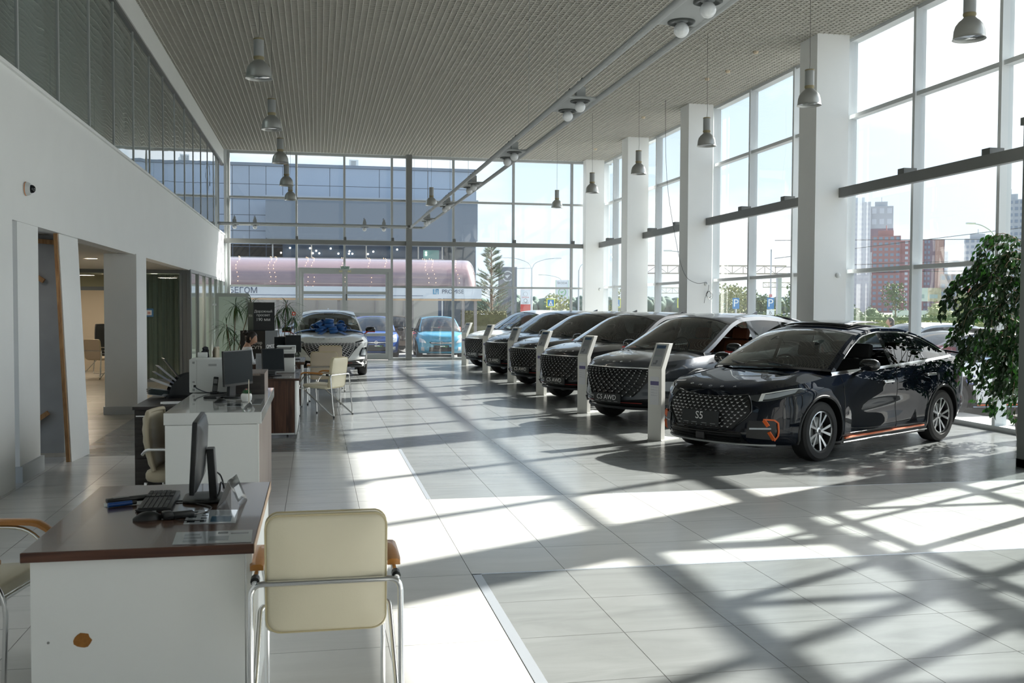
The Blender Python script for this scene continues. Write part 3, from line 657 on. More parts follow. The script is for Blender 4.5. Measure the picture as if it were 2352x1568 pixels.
def wall_bits():
    t = thing('dome_camera', 'white and black dome security camera on the left white wall', 'security camera', (XL, 10.26, 2.77))
    MB().lathe([(0.0001, 0.0), (0.062, 0.0), (0.066, 0.01), (0.064, 0.03), (0.052, 0.055), (0.0001, 0.055)], 24, axis='X').build('base', white_pl, t, smooth=40)
    MB().lathe([(0.067, 0.008), (0.068, 0.012), (0.067, 0.016)], 24, axis='X').build('orange_ring', mat('orange_line', (0.75, 0.30, 0.12), 0.5), t)
    MB().ball((0.058, 0, 0), 0.04, 18, 12).build('dome', mat('smoked_dome', (0.01, 0.012, 0.015), 0.06), t, smooth=60)
    for i, (x, y, z, l) in enumerate(((8.86, 15.88, 2.24, 'small white motion sensor on the nearest white column'), (8.88, 21.88, 2.22, 'white motion sensor with a loose cable on the middle white column'), (8.9, 30.8, 2.25, 'small white motion sensor on the farthest white column'))):
        t = thing('motion_sensor', l, 'sensor', (x, y, z)); t['group'] = 'motion sensors'
        MB().lathe([(0.0001, -0.045), (0.03, -0.04), (0.045, -0.02), (0.047, 0)], 16, axis='Y').build('housing', white_pl, t, smooth=50)
    t = thing('loose_cable', 'black cable drooping from the ceiling to the sensor with a coil below it', 'cable', (8.3, 21.8, 0))
    P = smooth_path([(-0.55, -0.2, 6.36), (-0.5, -0.2, 4.6), (-0.25, -0.15, 3.2), (0.0, -0.05, 2.45), (0.3, -0.03, 2.24), (0.55, 0.0, 2.26), (0.58, 0.03, 2.22)], 6)
    MB().tube(P, 0.005, 5).build('cable', black_pl, t)
    P = smooth_path([(0.62, 0.0, 2.2), (0.60, -0.01, 2.08), (0.55, -0.02, 1.98), (0.6, -0.02, 1.90), (0.68, -0.02, 1.95), (0.62, -0.02, 2.06), (0.56, -0.03, 1.95), (0.66, -0.03, 1.86), (0.70, -0.02, 1.98), (0.6, -0.02, 2.05), (0.53, -0.02, 1.92), (0.50, -0.02, 1.78)], 6)
    MB().tube(P, 0.005, 5).build('coil', black_pl, t)
    t = thing('exit_sign', 'small green exit sign above the entrance double door', 'sign', (0.86, YB-0.09, 2.857))
    bx('case', (-0.14, -0.03, -0.05), (0.14, 0, 0.05), white_pl, t); bx('face', (-0.125, -0.034, -0.04), (0.125, -0.03, 0.04), mat('sign_green', (0.03, 0.16, 0.12), 0.5), t)
    text('ВЫХОД', 0.075, mat('sign_white', (0.85, 0.9, 0.88), 0.5), t, frame_M((0, -0.036, 0), (1, 0, 0), (0, 0, 1)), 0.001)
    for x in (-0.13, 0.13): bx('emergency_lamp', (x-0.05, -0.05, -0.13), (x+0.05, -0.01, -0.085), mat('ochre_lamp', (0.62, 0.58, 0.35), 0.4), t)
    t = thing('fire_call_point_sign', 'small red fire sign on the glazing left of the entrance door', 'sign', (-0.69, YB-0.07, 1.44))
    bx('plate', (-0.055, -0.004, -0.055), (0.055, 0, 0.055), mat('sign_red', (0.75, 0.06, 0.05), 0.5), t); MB().lathe([(0.0001, -0.007), (0.026, -0.006), (0.026, -0.004)], 12, axis='Y').build('pictogram', white_pl, t)
    t = thing('office_notice', 'blue framed notice stuck on the office glass', 'notice', (-3.59, 22.86, 1.51))
    bx('blue_frame', (-0.09, -0.004, -0.09), (0.09, 0, 0.09), mat('notice_blue', (0.06, 0.20, 0.42), 0.5), t); bx('paper', (-0.055, -0.007, -0.055), (0.055, -0.004, 0.055), paper, t)
    bx('red_text_block', (-0.03, -0.009, -0.03), (0.03, -0.007, 0.02), mat('faded_red', (0.62, 0.35, 0.33), 0.6), t)
    for i, (x, y) in enumerate(((8.0, 13.6), (7.9, 17.2), (8.0, 18.7), (7.85, 19.4), (8.1, 28.6), (7.9, 23.6))):
        t = thing('smoke_detector', ('nearest beige smoke detector on the ceiling grid, at the top right', 'beige smoke detector on the ceiling left of the nearest column top', 'beige ceiling detector in the middle of the close pair', 'beige ceiling detector, farther one of the close pair', 'farthest beige smoke detector above the farthest column', 'beige smoke detector above the second farthest column')[i], 'smoke detector', (x, y, ZC)); t['group'] = 'smoke detectors'
        MB().lathe([(0.0001, -0.045), (0.03, -0.045), (0.045, -0.03), (0.05, 0)], 14).build('housing', mat('beige_plastic', (0.62, 0.52, 0.38), 0.5), t, smooth=50)
wall_bits()
# ================================================================== cars
tyre = mat('tyre_rubber', (0.014, 0.014, 0.015), 0.7)
car_black = mat('car_black_trim', (0.008, 0.009, 0.010), 0.35)
car_gloss = mat('car_gloss_black', (0.006, 0.007, 0.008), 0.08, coat=0.5)
interior = mat('car_interior', (0.020, 0.020, 0.022), 0.7)
interior_o = mat('car_orange_seat', (0.28, 0.085, 0.035), 0.6)
lamp_glass = mat('headlamp_glass', (0.42, 0.46, 0.50), 0.15, metal=0.3, coat=0.8)
lamp_dark = mat('headlamp_dark', (0.03, 0.035, 0.04), 0.08, coat=0.8)
red_lamp = mat('red_lamp', (0.45, 0.02, 0.02), 0.15, coat=0.5)
orange_acc = mat('orange_accent', (0.75, 0.14, 0.03), 0.4)
red_acc = mat('red_accent', (0.42, 0.035, 0.03), 0.35)
car_glass = sheetglass('car_window', (0.34, 0.37, 0.34), 0.10, 1.2)
car_glass_s = sheetglass('car_side_window', (0.13, 0.145, 0.145), 0.045, 0.5)
rim_m = mat('machined_alloy', (0.62, 0.63, 0.64), 0.22, metal=0.9)
rim_d = mat('dark_alloy', (0.02, 0.02, 0.022), 0.3)
plate_m = mat('number_board', (0.014, 0.018, 0.020), 0.5)
plate_t = mat('board_lettering', (0.80, 0.82, 0.82), 0.5)
lattice_m = mat('grille_lattice_black', (0.012, 0.013, 0.014), 0.45)
stud_m = mat('grille_stud', (0.80, 0.82, 0.85), 0.25, metal=0.5)
chrome_d = mat('dark_chrome', (0.30, 0.30, 0.31), 0.18, metal=1.0)
def paint(name, col, metal=0.0, rough=0.3, coat=1.0, spec=0.2):
    return mat(name, col, rough, metal=metal, coat=coat, coat_r=0.015, spec=spec)

def wheel_parts(parent, c, r, w, side, spokes=10, rim_mat=None, dark=None):
    """wheel standing in the xz plane, outer face towards side*y"""
    rim_mat = rim_mat or rim_m; dark = dark or rim_d
    x, y, z = c; s = side; h = w/2
    wh = MB().lathe([(r*0.67, -h*0.85), (r*0.72, -h), (r*0.90, -h), (r*0.985, -h*0.78), (r, -h*0.4), (r, h*0.4), (r*0.985, h*0.78), (r*0.90, h), (r*0.72, h), (r*0.67, h*0.85)], 40, c, axis='Y', closed=True).build('tyre', tyre, parent, smooth=35)
    ri = r*0.675
    MB().lathe([(ri, -h*0.85), (ri*0.95, -h*0.7), (ri*0.93, 0), (ri*0.955, h*0.6*1), (ri, h*0.85)], 40, c, axis='Y').build('rim_barrel', dark, parent, smooth=40)
    q = MB()
    o1 = y+s*h*0.70
    q.lathe([(ri*1.0, s*h*0.86), (ri*0.955, s*h*0.90), (ri*0.94, s*h*0.80), (ri*0.97, s*h*0.72)], 40, c, axis='Y', closed=True)
    for k in range(spokes//2):
        for dd in (-1, 1):
            a = 2*math.pi*k/(spokes//2) + dd*0.23
            def pt(rad, ang, dep): return (x+rad*math.cos(ang), y+s*dep, z+rad*math.sin(ang))
            f0, f1 = h*0.62, h*0.80
            A = [pt(ri*0.15, a-0.30*dd-0.28, f0), pt(ri*0.15, a-0.30*dd+0.28, f0), pt(ri*0.62, a+0.10, f1-0.006), pt(ri*0.955, a+0.075+0.03*dd, f1), pt(ri*0.955, a-0.075+0.03*dd, f1), pt(ri*0.62, a-0.10, f1-0.006)]
            q.prism(A if s < 0 else A, (0, -s*0.022, 0))
    q.lathe([(0.0001, s*h*0.72), (ri*0.13, s*h*0.72), (ri*0.19, s*h*0.64), (ri*0.20, s*h*0.40)], 20, c, axis='Y')
    q.build('rim_spokes', rim_mat, parent, recalc=True, smooth=30)
    MB().lathe([(0.0001, s*h*0.735), (ri*0.10, s*h*0.735), (ri*0.10, s*h*0.7)], 16, c, axis='Y').build('hub_cap', dark, parent, recalc=True)
    MB().lathe([(0.03, s*h*0.05), (ri*0.70, s*h*0.05), (ri*0.70, s*h*0.20), (0.03, s*h*0.20)], 28, c, axis='Y', closed=True).build('brake_disc', brushed, parent, recalc=True)

class Car:
    def __init__(s, P): s.P = P; s.L = P['L']; s.W = P['W']
    # --- plan outline -------------------------------------------------
    def plan(s, t):
        """t: 0 front centre .. 1 rear centre -> (X, Y)"""
        P = s.P; Af, Ar, n, W, L = P['Af'], P['Ar'], P['n'], s.W/2, s.L
        if t < 0.22:
            a = t/0.22*math.pi/2; return Af*(1-math.cos(a)**(2/n)), W*math.sin(a)**(2/n)
        if t > 0.80:
            a = (1-t)/0.20*math.pi/2; m = P.get('nr', n); return L-Ar*(1-math.cos(a)**(2/m)), W*math.sin(a)**(2/m)
        return Af+(L-Af-Ar)*(t-0.22)/0.58, W
    def body(s, t, v):
        P = s.P; X, Y = s.plan(t); L = s.L
        z0, z1 = crv(P['zlo'], X), crv(P['belt'], X); z = z0+(z1-z0)*v
        wf = max(0, 1-X/(P['Af']*1.15)); wr = max(0, 1-(L-X)/(P['Ar']*1.2))
        x = X + crv(P['fshift'], v)*wf**0.7 - crv(P['rshift'], v)*wr**0.7
        y = Y*crv(P['wid'], v)*crv(P.get('wx', [(0, 1), (L, 1)]), X)
        # wheel arch flare and side crease
        for ax in (P['xf'], P['xr']):
            d = math.hypot(X-ax, z-P['rw']); ra = P['ra']
            if Y > 0.6*s.W/2 and d < ra*1.6: y += 0.016*max(0, 1-abs(d-ra*1.1)/(ra*0.5))
        if P['xf']+0.4 < X < P['xr']-0.4:
            u = (X-P['xf']-0.4)/(P['xr']-P['xf']-0.8); zc = 0.46+0.10*u; y -= 0.030*math.exp(-((z-zc)/0.13)**2)*math.sin(math.pi*u)**1.5
        if Y > 0.8*s.W/2:
            zc = crv(P['crease'], X); y += 0.012*math.exp(-((z-zc)/0.035)**2)
        return Vector((x, y, z))
    def t_of_y(s, y, v, rear=False):
        lo, hi = (0, 0.22) if not rear else (0.80, 1)
        for _ in range(28):
            m = (lo+hi)/2; yy = s.body(m, v).y
            if (yy < y) != rear: lo = m
            else: hi = m
        return (lo+hi)/2
    def face(s, y, z, off=0.0, rear=False):
        """point of the front (or rear) fascia at lateral y, height z"""
        sg = 1 if y >= 0 else -1; ya = abs(y); v = 0.5; t = 0
        for _ in range(5):
            t = s.t_of_y(ya, v, rear); X, _y = s.plan(t); z0, z1 = crv(s.P['zlo'], X), crv(s.P['belt'], X); v = min(1.02, max(0, (z-z0)/(z1-z0)))
        p = s.body(t, min(v, 1)); e = 0.004
        a = s.body(min(1, t+e), min(v, 1))-s.body(max(0, t-e), min(v, 1)); b = s.body(t, min(1, v+0.01))-s.body(t, max(0, v-0.01)); n = a.cross(b)
        if n.length > 1e-9: n.normalize()
        if (n.x > 0) != rear: n = -n
        p = Vector((p.x, p.y, z if v <= 1 else p.z))+n*off
        return Vector((p.x, p.y*sg, p.z))
    def side(s, X, z, off=0.0):
        t = 0.22+0.58*(X-s.P['Af'])/(s.L-s.P['Af']-s.P['Ar'])
        if X < s.P['Af']:
            t = math.acos(max(0, min(1, (1-X/s.P['Af'])))**(s.P['n']/2))/(math.pi/2)*0.22
        z0, z1 = crv(s.P['zlo'], X), crv(s.P['belt'], X); v = (z-z0)/(z1-z0); p = s.body(t, max(0, min(1, v))); return Vector((X, p.y+off, z))
    # --- greenhouse ---------------------------------------------------
    def yb(s, x): return crv(s.P['yb'], x)
    def gh(s, x, z):
        h = z-crv(s.P['belt'], x); k = s.P.get('tumble', 0.40); return s.yb(x)-k*h-0.12*h*h
    def rail(s, x): return crv(s.P['rail'], x)
    def build(s, name, label, cat, col, glass_f=None, glass_s=None, group=None, seat=None, detail=True):
        P = s.P; L = s.L; root = thing(name, label, cat, (0, 0, 0), 0, group); s.root = root
        gf = glass_f or car_glass; gs = glass_s or car_glass_s
        # body shell, both sides, wheel arches cut and snapped
        NT, NV = P.get('NT', 116), 20
        ts = [0.22*(i/26) for i in range(26)] + [0.22+0.58*i/(NT-48) for i in range(NT-48)] + [0.80+0.20*i/22 for i in range(23)]
        vs = [0, 0.03, 0.08, 0.14, 0.20, 0.26, 0.32, 0.38, 0.44, 0.50, 0.56, 0.62, 0.68, 0.74, 0.80, 0.86, 0.91, 0.955, 0.985, 1.0]
        G = [[s.body(t, v) for v in vs] for t in ts]
        def arch(p):
            for ax in (P['xf'], P['xr']):
                if p.y > 0.55*s.W/2 and math.hypot(p.x-ax, p.z-P['rw']) < P['ra']: return ax
            return None
        A = [[arch(p) for p in r] for r in G]
        shell = {k: MB() for k in ('fender', 'door', 'rear_door', 'quarter_panel', 'front_bumper', 'rear_bumper')}
        keep = {}
        for i in range(len(ts)-1):
            for j in range(len(vs)-1):
                q = [(i, j), (i+1, j), (i+1, j+1), (i, j+1)]
                ins = [A[a][b] for a, b in q]
                if all(x is not None for x in ins): continue
                pts = []
                for (a, b), x in zip(q, ins):
                    p = G[a][b].copy()
                    if x is not None:
                        d = Vector((p.x-x, 0, p.z-P['rw'])); 
                        d = d.normalized()*P['ra'] if d.length > 1e-6 else Vector((0, 0, P['ra']))
                        zt = P['rw']+d.z; p = Vector((x+d.x, p.y, max(zt, 0.0)))
                    pts.append(p)
                xm = sum(p.x for p in pts)/4; zm = sum(p.z for p in pts)/4
                if min(P['doors'][0]) < xm < P['doors'][0][1] and zm > P['zdoor']: k = 'door'
                elif P['doors'][1][0] < xm < P['doors'][1][1] and zm > P['zdoor']: k = 'rear_door'
                elif xm < P['bumper'][0] and zm < P['bumper'][1]: k = 'front_bumper'
                elif xm > L-P['bumper'][0] and zm < P['bumper'][1]: k = 'rear_bumper'
                elif xm < L*0.5: k = 'fender'
                else: k = 'quarter_panel'
                keep.setdefault(k, []).append(pts)
        for k, quads in keep.items():
            for sg in (1, -1):
                if k in ('front_bumper', 'rear_bumper') and sg == -1: continue
                q = MB(); idx = {}
                def vid(p, f):
                    key = (round(p.x, 5), round(p.y*f, 5), round(p.z, 5))
                    if key not in idx: idx[key] = len(q.v); q.v.append(key)
                    return idx[key]
                for f in ((1, -1) if k in ('front_bumper', 'rear_bumper') else (sg,)):
                    for pts in quads:
                        ids = [vid(p, f) for p in pts]; u = []
                        for d in ids:
                            if d not in u: u.append(d)
                        if len(u) >= 3: q.f.append(tuple(u if f > 0 else u[::-1])); q.m.append(0)
                q.build(k, col, root, smooth=38)
        # seams
        q = MB()
        for sg in (1, -1):
            for xs in (P['doors'][0][0], P['doors'][1][0], P['doors'][1][1]):
                zz = [P['zdoor']+(crv(P['belt'], xs)-P['zdoor'])*i/10 for i in range(11)]
                path = [s.side(xs, z, 0.0005) for z in zz if math.hypot(xs-P['xr'], z-P['rw']) > P['ra']+0.01]
                if len(path) > 1: q.tube([(p.x, p.y*sg, p.z) for p in path], 0.004, 4)
            path = [s.side(x, P['zdoor'], 0.0005) for x in [P['doors'][0][0]+(P['doors'][1][1]-P['doors'][0][0])*i/20 for i in range(21)] if abs(x-P['xr']) > P['ra']+0.02]
            q.tube([(p.x, p.y*sg, p.z) for p in path], 0.004, 4)
        q.build('seams', car_black, root, kind='stuff')
        # caps: hood and tail between the two top loops
        def cap(x0, x1, name, zc, m):
            rows = []
            for t in ts:
                p = s.body(t, 1.0)
                if x0-0.001 <= p.x <= x1+0.06:
                    row = []
                    for j in range(-9, 10):
                        u = j/9; b = crv(P['hoodline'], abs(u)) if name == 'hood' else 0
                        z = p.z+(crv(zc, p.x)-p.z)*(1-abs(u)**P.get('crown', 3.0)) + b*min(1, p.x/0.5)
                        row.append((p.x, p.y*u, z))
                    rows.append(row)
            if name == 'tailgate': pass
            return MB().grid(rows, flip=False).build(name, m, root, smooth=35)
        s.cap = cap
        cap(-1, P['cowl'], 'hood', P['hood'], col)
        cap(P['tail'], L+1, 'tailgate', P['deck'], col)
        # belt shelf between body top loop and greenhouse
        q = MB()
        for sg in (1, -1):
            r0, r1 = [], []
            N = 40
            for i in range(N+1):
                x = P['cowl']-0.25+(P['tail']+0.25-P['cowl']+0.25)*i/N
                p = s.side(x, crv(P['belt'], x)); r0.append((x, p.y*sg, p.z)); r1.append((x, (min(s.yb(x), p.y)-0.004)*sg, p.z+0.006))
            q.grid([r0, r1], flip=sg > 0)
        q.build('belt_panel', col, root, smooth=30)
        # top shell: windshield, roof, rear glass
        cx = P['centre']; rx_ = P['railx']
        def top(u, w):
            rx = crv(rx_, u); rz = s.rail(rx); ry = s.gh(rx, rz); c_x = crv([(a, b) for a, b, c in cx], u); c_z = crv([(a, c) for a, b, c in cx], u)
            return Vector((rx+(c_x-rx)*(1-w*w), ry*w, rz+(c_z-rz)*(1-abs(w)**2.4)))
        s.top = top
        def sheet(u0, u1, name, m, w0=-1, w1=1, off=0, n=14):
            rows = []
            for i in range(n+1):
                u = u0+(u1-u0)*i/n; rows.append([top(u, w0+(w1-w0)*j/16)+Vector((0, 0, off)) for j in range(17)])
            return MB().grid(rows).build(name, m, root, smooth=40)
        sheet(0, 1, 'windscreen', gf, -0.955, 0.955)
        for a, b in ((-1, -0.945), (0.945, 1)): sheet(0, 1, 'screen_pillar', col if not P.get('blackroof') else car_gloss, a, b)
        sheet(1, 2, 'roof', P.get('roofmat') or col, n=18)
        sheet(2, 3, 'rear_window', gs, -0.94, 0.94)
        for a, b in ((-1, -0.93), (0.93, 1)): sheet(2, 3, 'rear_pillar', col, a, b)
        # black frit borders
        sheet(0.0, 0.045, 'screen_border', car_black, off=0.003, n=2); sheet(0.955, 1.0, 'screen_border', car_black, off=0.003, n=2)
        # sides
        def patch(xbl, xbr, xtl, xtr, zb, zt, m, name, sg, off=0.0, nu=14, nv=6):
            rows = []
            for j in range(nv+1):
                v = j/nv; row = []
                for i in range(nu+1):
                    u = i/nu; xa = xbl+(xtl-xbl)*v; xb = xbr+(xtr-xbr)*v; x = xa+(xb-xa)*u
                    a, b = zb(x), zt(x); z = a+(max(b, a+0.001)-a)*v; row.append((x, sg*(s.gh(x, z)+off), z))
                rows.append(row)
            return MB().grid(rows, flip=sg > 0).build(name, m, root, smooth=40)
        belt = lambda x: crv(P['belt'], x)+0.004
        sill = lambda x: belt(x)+0.030
        hi = lambda x: s.rail(x)-P['railh']
        D = P['dlo']
        for sg in (1, -1):
            xa, xe = P['railx'][0][1], P['railx'][-1][1]
            patch(xa, xe, xa, xe, hi, s.rail, col, 'roof_rail', sg, 0.004, nu=40, nv=3)
            patch(xa, xe, xa, xe, belt, sill, chrome if P.get('chromeline') else car_gloss, 'belt_strip', sg, 0.006, nu=30, nv=1)
            for k, (bl, br, tl, tr_) in enumerate(D):
                if k == P.get('openwin', -1) and sg == -1: continue
                patch(bl, br, tl, tr_, sill, hi, gs, 'side_window', sg, 0.0, nu=18)
            for k in range(len(D)-1):
                patch(D[k][1], D[k+1][0], D[k][3], D[k+1][2], sill, hi, car_gloss, 'pillar', sg, 0.003, nu=3)
            patch(D[-1][1], xe, D[-1][3], xe, sill, hi, P.get('cpillar') or col, 'rear_pillar_panel', sg, 0.002)
            if P.get('chromeline'):
                up_ = [x for x in [D[0][2]+(D[-1][3]-D[0][2])*i/30 for i in range(31)]]
                pt = [(x, sg*(s.gh(x, max(hi(x), sill(x)))+0.008), max(hi(x), sill(x))+0.004) for x in [D[0][0]+0.02+(D[-1][1]-D[0][0])*i/40 for i in range(41)]]
                MB().tube(pt, 0.009, 6).build('chrome_line', chrome, root, smooth=50)
            # mirror
            mx0, mz = P['mirror']; ym = sg*(s.yb(mx0)+0.02)
            MB().bar((mx0+0.02, ym-sg*0.02, mz-0.09), (mx0+0.03, ym+sg*0.10, mz-0.03), 0.06, 0.025).build('mirror_foot', P.get('mirror_acc') or car_gloss, root)
            h = MB(); c = Vector((mx0+0.05, ym+sg*0.17, mz+0.03))
            rows = []
            for i in range(9):
                a = math.pi*i/8; row = []
                for k in range(16):
                    b = 2*math.pi*k/16; ey = math.cos(b); ez = math.sin(b)
                    row.append((c.x-math.cos(a)*0.075*(1 if math.cos(a) > 0 else 0.5), c.y+sg*0.125*math.sin(a)**0.6*math.copysign(abs(ey)**0.75, ey), c.z+0.072*math.sin(a)**0.6*math.copysign(abs(ez)**0.8, ez)-0.012*ey*0))
                rows.append(row)
            h.grid(rows, wrap=True, flip=False).build('mirror_housing', P.get('mirror_col') or car_gloss, root, smooth=60, recalc=True)
            if P.get('mirror_acc'):
                MB().bbox((c.x-0.065, c.y-0.115, c.z-0.068), (c.x+0.035, c.y+0.12, c.z-0.040), 0.012).build('mirror_accent', P['mirror_acc'], root)
            # handles
            for xh in P['handles']:
                zh = crv(P['belt'], xh)-0.14; p = s.side(xh, zh)
                MB().bbox((xh-0.11, min(sg*p.y, sg*(p.y+0.045)), zh-0.016), (xh+0.11, max(sg*p.y, sg*(p.y+0.045)), zh+0.016), 0.013).build('door_handle', chrome if P.get('chromeline') else col, root)
            # arch lining + trim
            for ax in (P['xf'], P['xr']):
                ra = P['ra']; rows = []
                for i in range(25):
                    a = math.pi*(-0.12+1.24*i/24); px, pz = ax+ra*math.cos(a), P['rw']+ra*math.sin(a)
                    yo = s.side(px, max(pz, crv(P['zlo'], px)+0.005)).y
                    rows.append([(px, sg*0.50, pz), (px, sg*(yo-0.002), pz)])
                MB().grid(rows, flip=sg < 0).build('arch_liner', car_black, root, smooth=50)
                rows = []
                wtrim = P.get('archtrim', 0.018)
                for i in range(29):
                    a = math.pi*(-0.10+1.20*i/28); row = []
                    for rr, o in ((ra-0.004, -0.01), (ra-0.002, 0.008), (ra+wtrim, 0.010), (ra+wtrim+0.006, 0.0)):
                        px, pz = ax+rr*math.cos(a), P['rw']+rr*math.sin(a); yo = s.side(px, max(pz, crv(P['zlo'], px)+0.005)).y; row.append((px, sg*(yo+o), pz))
                    rows.append(row)
                MB().grid(rows, flip=sg > 0).build('arch_trim', P.get('trimmat') or car_black, root, smooth=50)
            # sill
            rows = []
            for i in range(21):
                x = P['xf']+P['ra']+0.02+(P['xr']-P['xf']-2*P['ra']-0.04)*i/20; zl = crv(P['zlo'], x); y = s.side(x, zl+0.01).y
                rows.append([(x, sg*(y-0.10), zl-0.05), (x, sg*(y+0.004), zl-0.04), (x, sg*(y+0.022), zl+0.02), (x, sg*(s.side(x, zl+0.07).y+0.002), zl+0.07)])
            MB().grid(rows, flip=sg > 0).build('sill', P.get('trimmat') or car_black, root, smooth=40)
            for ax in (P['xf'], P['xr']):
                wheel_parts(root, (ax, sg*(P['track']/2), P['rw']), P['rw'], 0.215, sg, rim_mat=P.get('rim'), dark=P.get('rimd'))
        # underbody, interior
        u = MB(); zl = crv(P['zlo'], L/2)
        u.box((0.35, -0.49, zl-0.04), (L-0.35, 0.49, zl+0.10)); u.box((P['xf']+P['ra'], -0.76, zl-0.03), (P['xr']-P['ra'], 0.76, zl+0.06)); u.box((0.25, -0.50, zl), (P['xf']+0.5, 0.50, 0.66)); u.box((P['xr']-0.3, -0.5, zl), (L-0.3, 0.5, 0.75))
        u.build('underbody', car_black, root)
        rows = []
        for x, z in ((P['cowl']-0.05, crv(P['belt'], P['cowl'])-0.02), (P['cowl']+0.30, crv(P['belt'], P['cowl'])+0.00), (P['cowl']+0.42, crv(P['belt'], P['cowl'])-0.05), (P['cowl']+0.45, 0.55)):
            rows.append([(x, y, z-0.02*abs(y)) for y in (-0.74, -0.4, 0, 0.4, 0.74)])
        MB().grid(rows).build('dashboard', interior, root, smooth=40)
        zs = P.get('zseat', 0.55)
        for xs in (P['seats'][0], P['seats'][1]):
            for y in (-0.37, 0.37):
                q = MB(); q.bbox((xs-0.25, y-0.24, zs-0.1), (xs+0.25, y+0.24, zs+0.08), 0.05)
                q.M = Matrix.Translation((xs+0.25, y, zs)) @ Matrix.Rotation(R_(14), 4, 'Y'); q.bbox((-0.07, -0.24, 0.0), (0.07, 0.24, 0.56), 0.05); q.bbox((-0.03, -0.14, 0.58), (0.07, 0.14, 0.76), 0.04)
                q.build('seat', seat or interior, root, smooth=50)
        q = MB(); q.M = Matrix.Translation((P['cowl']+0.62, 0.37*P.get('drive', 1), zs+0.42)) @ Matrix.Rotation(R_(-65), 4, 'Y')
        q.tube([(0.18*math.cos(a), 0.18*math.sin(a), 0) for a in [2*math.pi*k/24 for k in range(24)]], 0.014, 6, closed=True); q.bar((0, -0.17, 0), (0, 0.17, 0), 0.03, 0.02); q.build('steering_wheel', interior, root)
        MB().bbox((P['cowl']+0.58, -0.12, s.rail(P['cowl']+0.9)-0.07), (P['cowl']+0.61, 0.12, s.rail(P['cowl']+0.9)), 0.01).build('rear_view_mirror', car_black, root)
        return root
def place(root, nose, heading, along=(0, 0)):
    """nose point (x,y) of the car, heading = world direction of the local +x (towards the tail)"""
    root.location = (nose[0], nose[1], 0); root.rotation_euler = (0, 0, math.atan2(heading[1], heading[0]))

SEDAN = dict(L=4.62, W=1.825, Af=0.86, Ar=0.70, n=2.45, nr=2.6, xf=0.93, xr=3.58, rw=0.327, ra=0.375, track=1.60,
    zlo=[(0, 0.21), (0.5, 0.20), (1.0, 0.19), (3.4, 0.20), (4.2, 0.26), (4.62, 0.30)],
    belt=[(0, 0.70), (0.12, 0.76), (0.35, 0.82), (0.8, 0.875), (1.35, 0.925), (2.2, 0.955), (3.2, 1.0), (3.9, 1.035), (4.4, 1.055), (4.62, 1.03)],
    hood=[(0, 0.70), (0.10, 0.765), (0.3, 0.84), (0.7, 0.915), (1.2, 0.985), (1.6, 1.02)], hoodline=[(0, 0), (0.55, 0.0), (0.72, 0.012), (0.85, 0.0), (1, 0)],
    deck=[(3.6, 1.08), (4.2, 1.115), (4.5, 1.125), (4.62, 1.08)], crown=2.6, cowl=1.40, tail=3.95,
    fshift=[(0, 0.07), (0.18, 0.0), (0.45, 0.015), (0.75, 0.05), (1, 0.13)], rshift=[(0, 0.14), (0.3, 0.02), (0.7, 0.0), (0.9, 0.02), (1, 0.06)],
    wid=[(0, 0.945), (0.12, 0.985), (0.4, 0.995), (0.62, 1.0), (0.8, 0.985), (0.93, 0.955), (1, 0.925)], wx=[(0, 0.985), (1.0, 1), (3.6, 1), (4.62, 0.955)],
    crease=[(0, 0.70), (1.3, 0.80), (2.5, 0.83), (3.6, 0.90), (4.6, 0.93)],
    yb=[(1.0, 0.80), (1.5, 0.835), (2.4, 0.845), (3.2, 0.83), (3.9, 0.79), (4.4, 0.72)], tumble=0.44,
    rail=[(1.22, 0.945), (1.5, 1.11), (1.85, 1.285), (2.15, 1.385), (2.5, 1.425), (2.9, 1.42), (3.3, 1.355), (3.65, 1.235), (3.95, 1.11), (4.12, 1.06)],
    railx=[(0, 1.24), (0.5, 1.62), (1, 2.05), (1.5, 2.55), (2, 3.10), (2.5, 3.62), (3, 4.05)],
    centre=[(0, 0.98, 0.985), (0.5, 1.42, 1.225), (1, 1.94, 1.425), (1.5, 2.50, 1.475), (2, 3.20, 1.44), (2.5, 3.72, 1.30), (3, 4.22, 1.12)],
    railh=0.045, dlo=[(1.52, 2.45, 1.52, 2.42), (2.53, 3.28, 2.50, 3.15), (3.31, 3.80, 3.18, 3.62)], chromeline=True, openwin=0,
    doors=((1.36, 2.49), (2.49, 3.45)), zdoor=0.27, bumper=(0.55, 0.62), mirror=(1.62, 1.0), handles=(2.25, 3.25), seats=(2.15, 2.95), zseat=0.50)
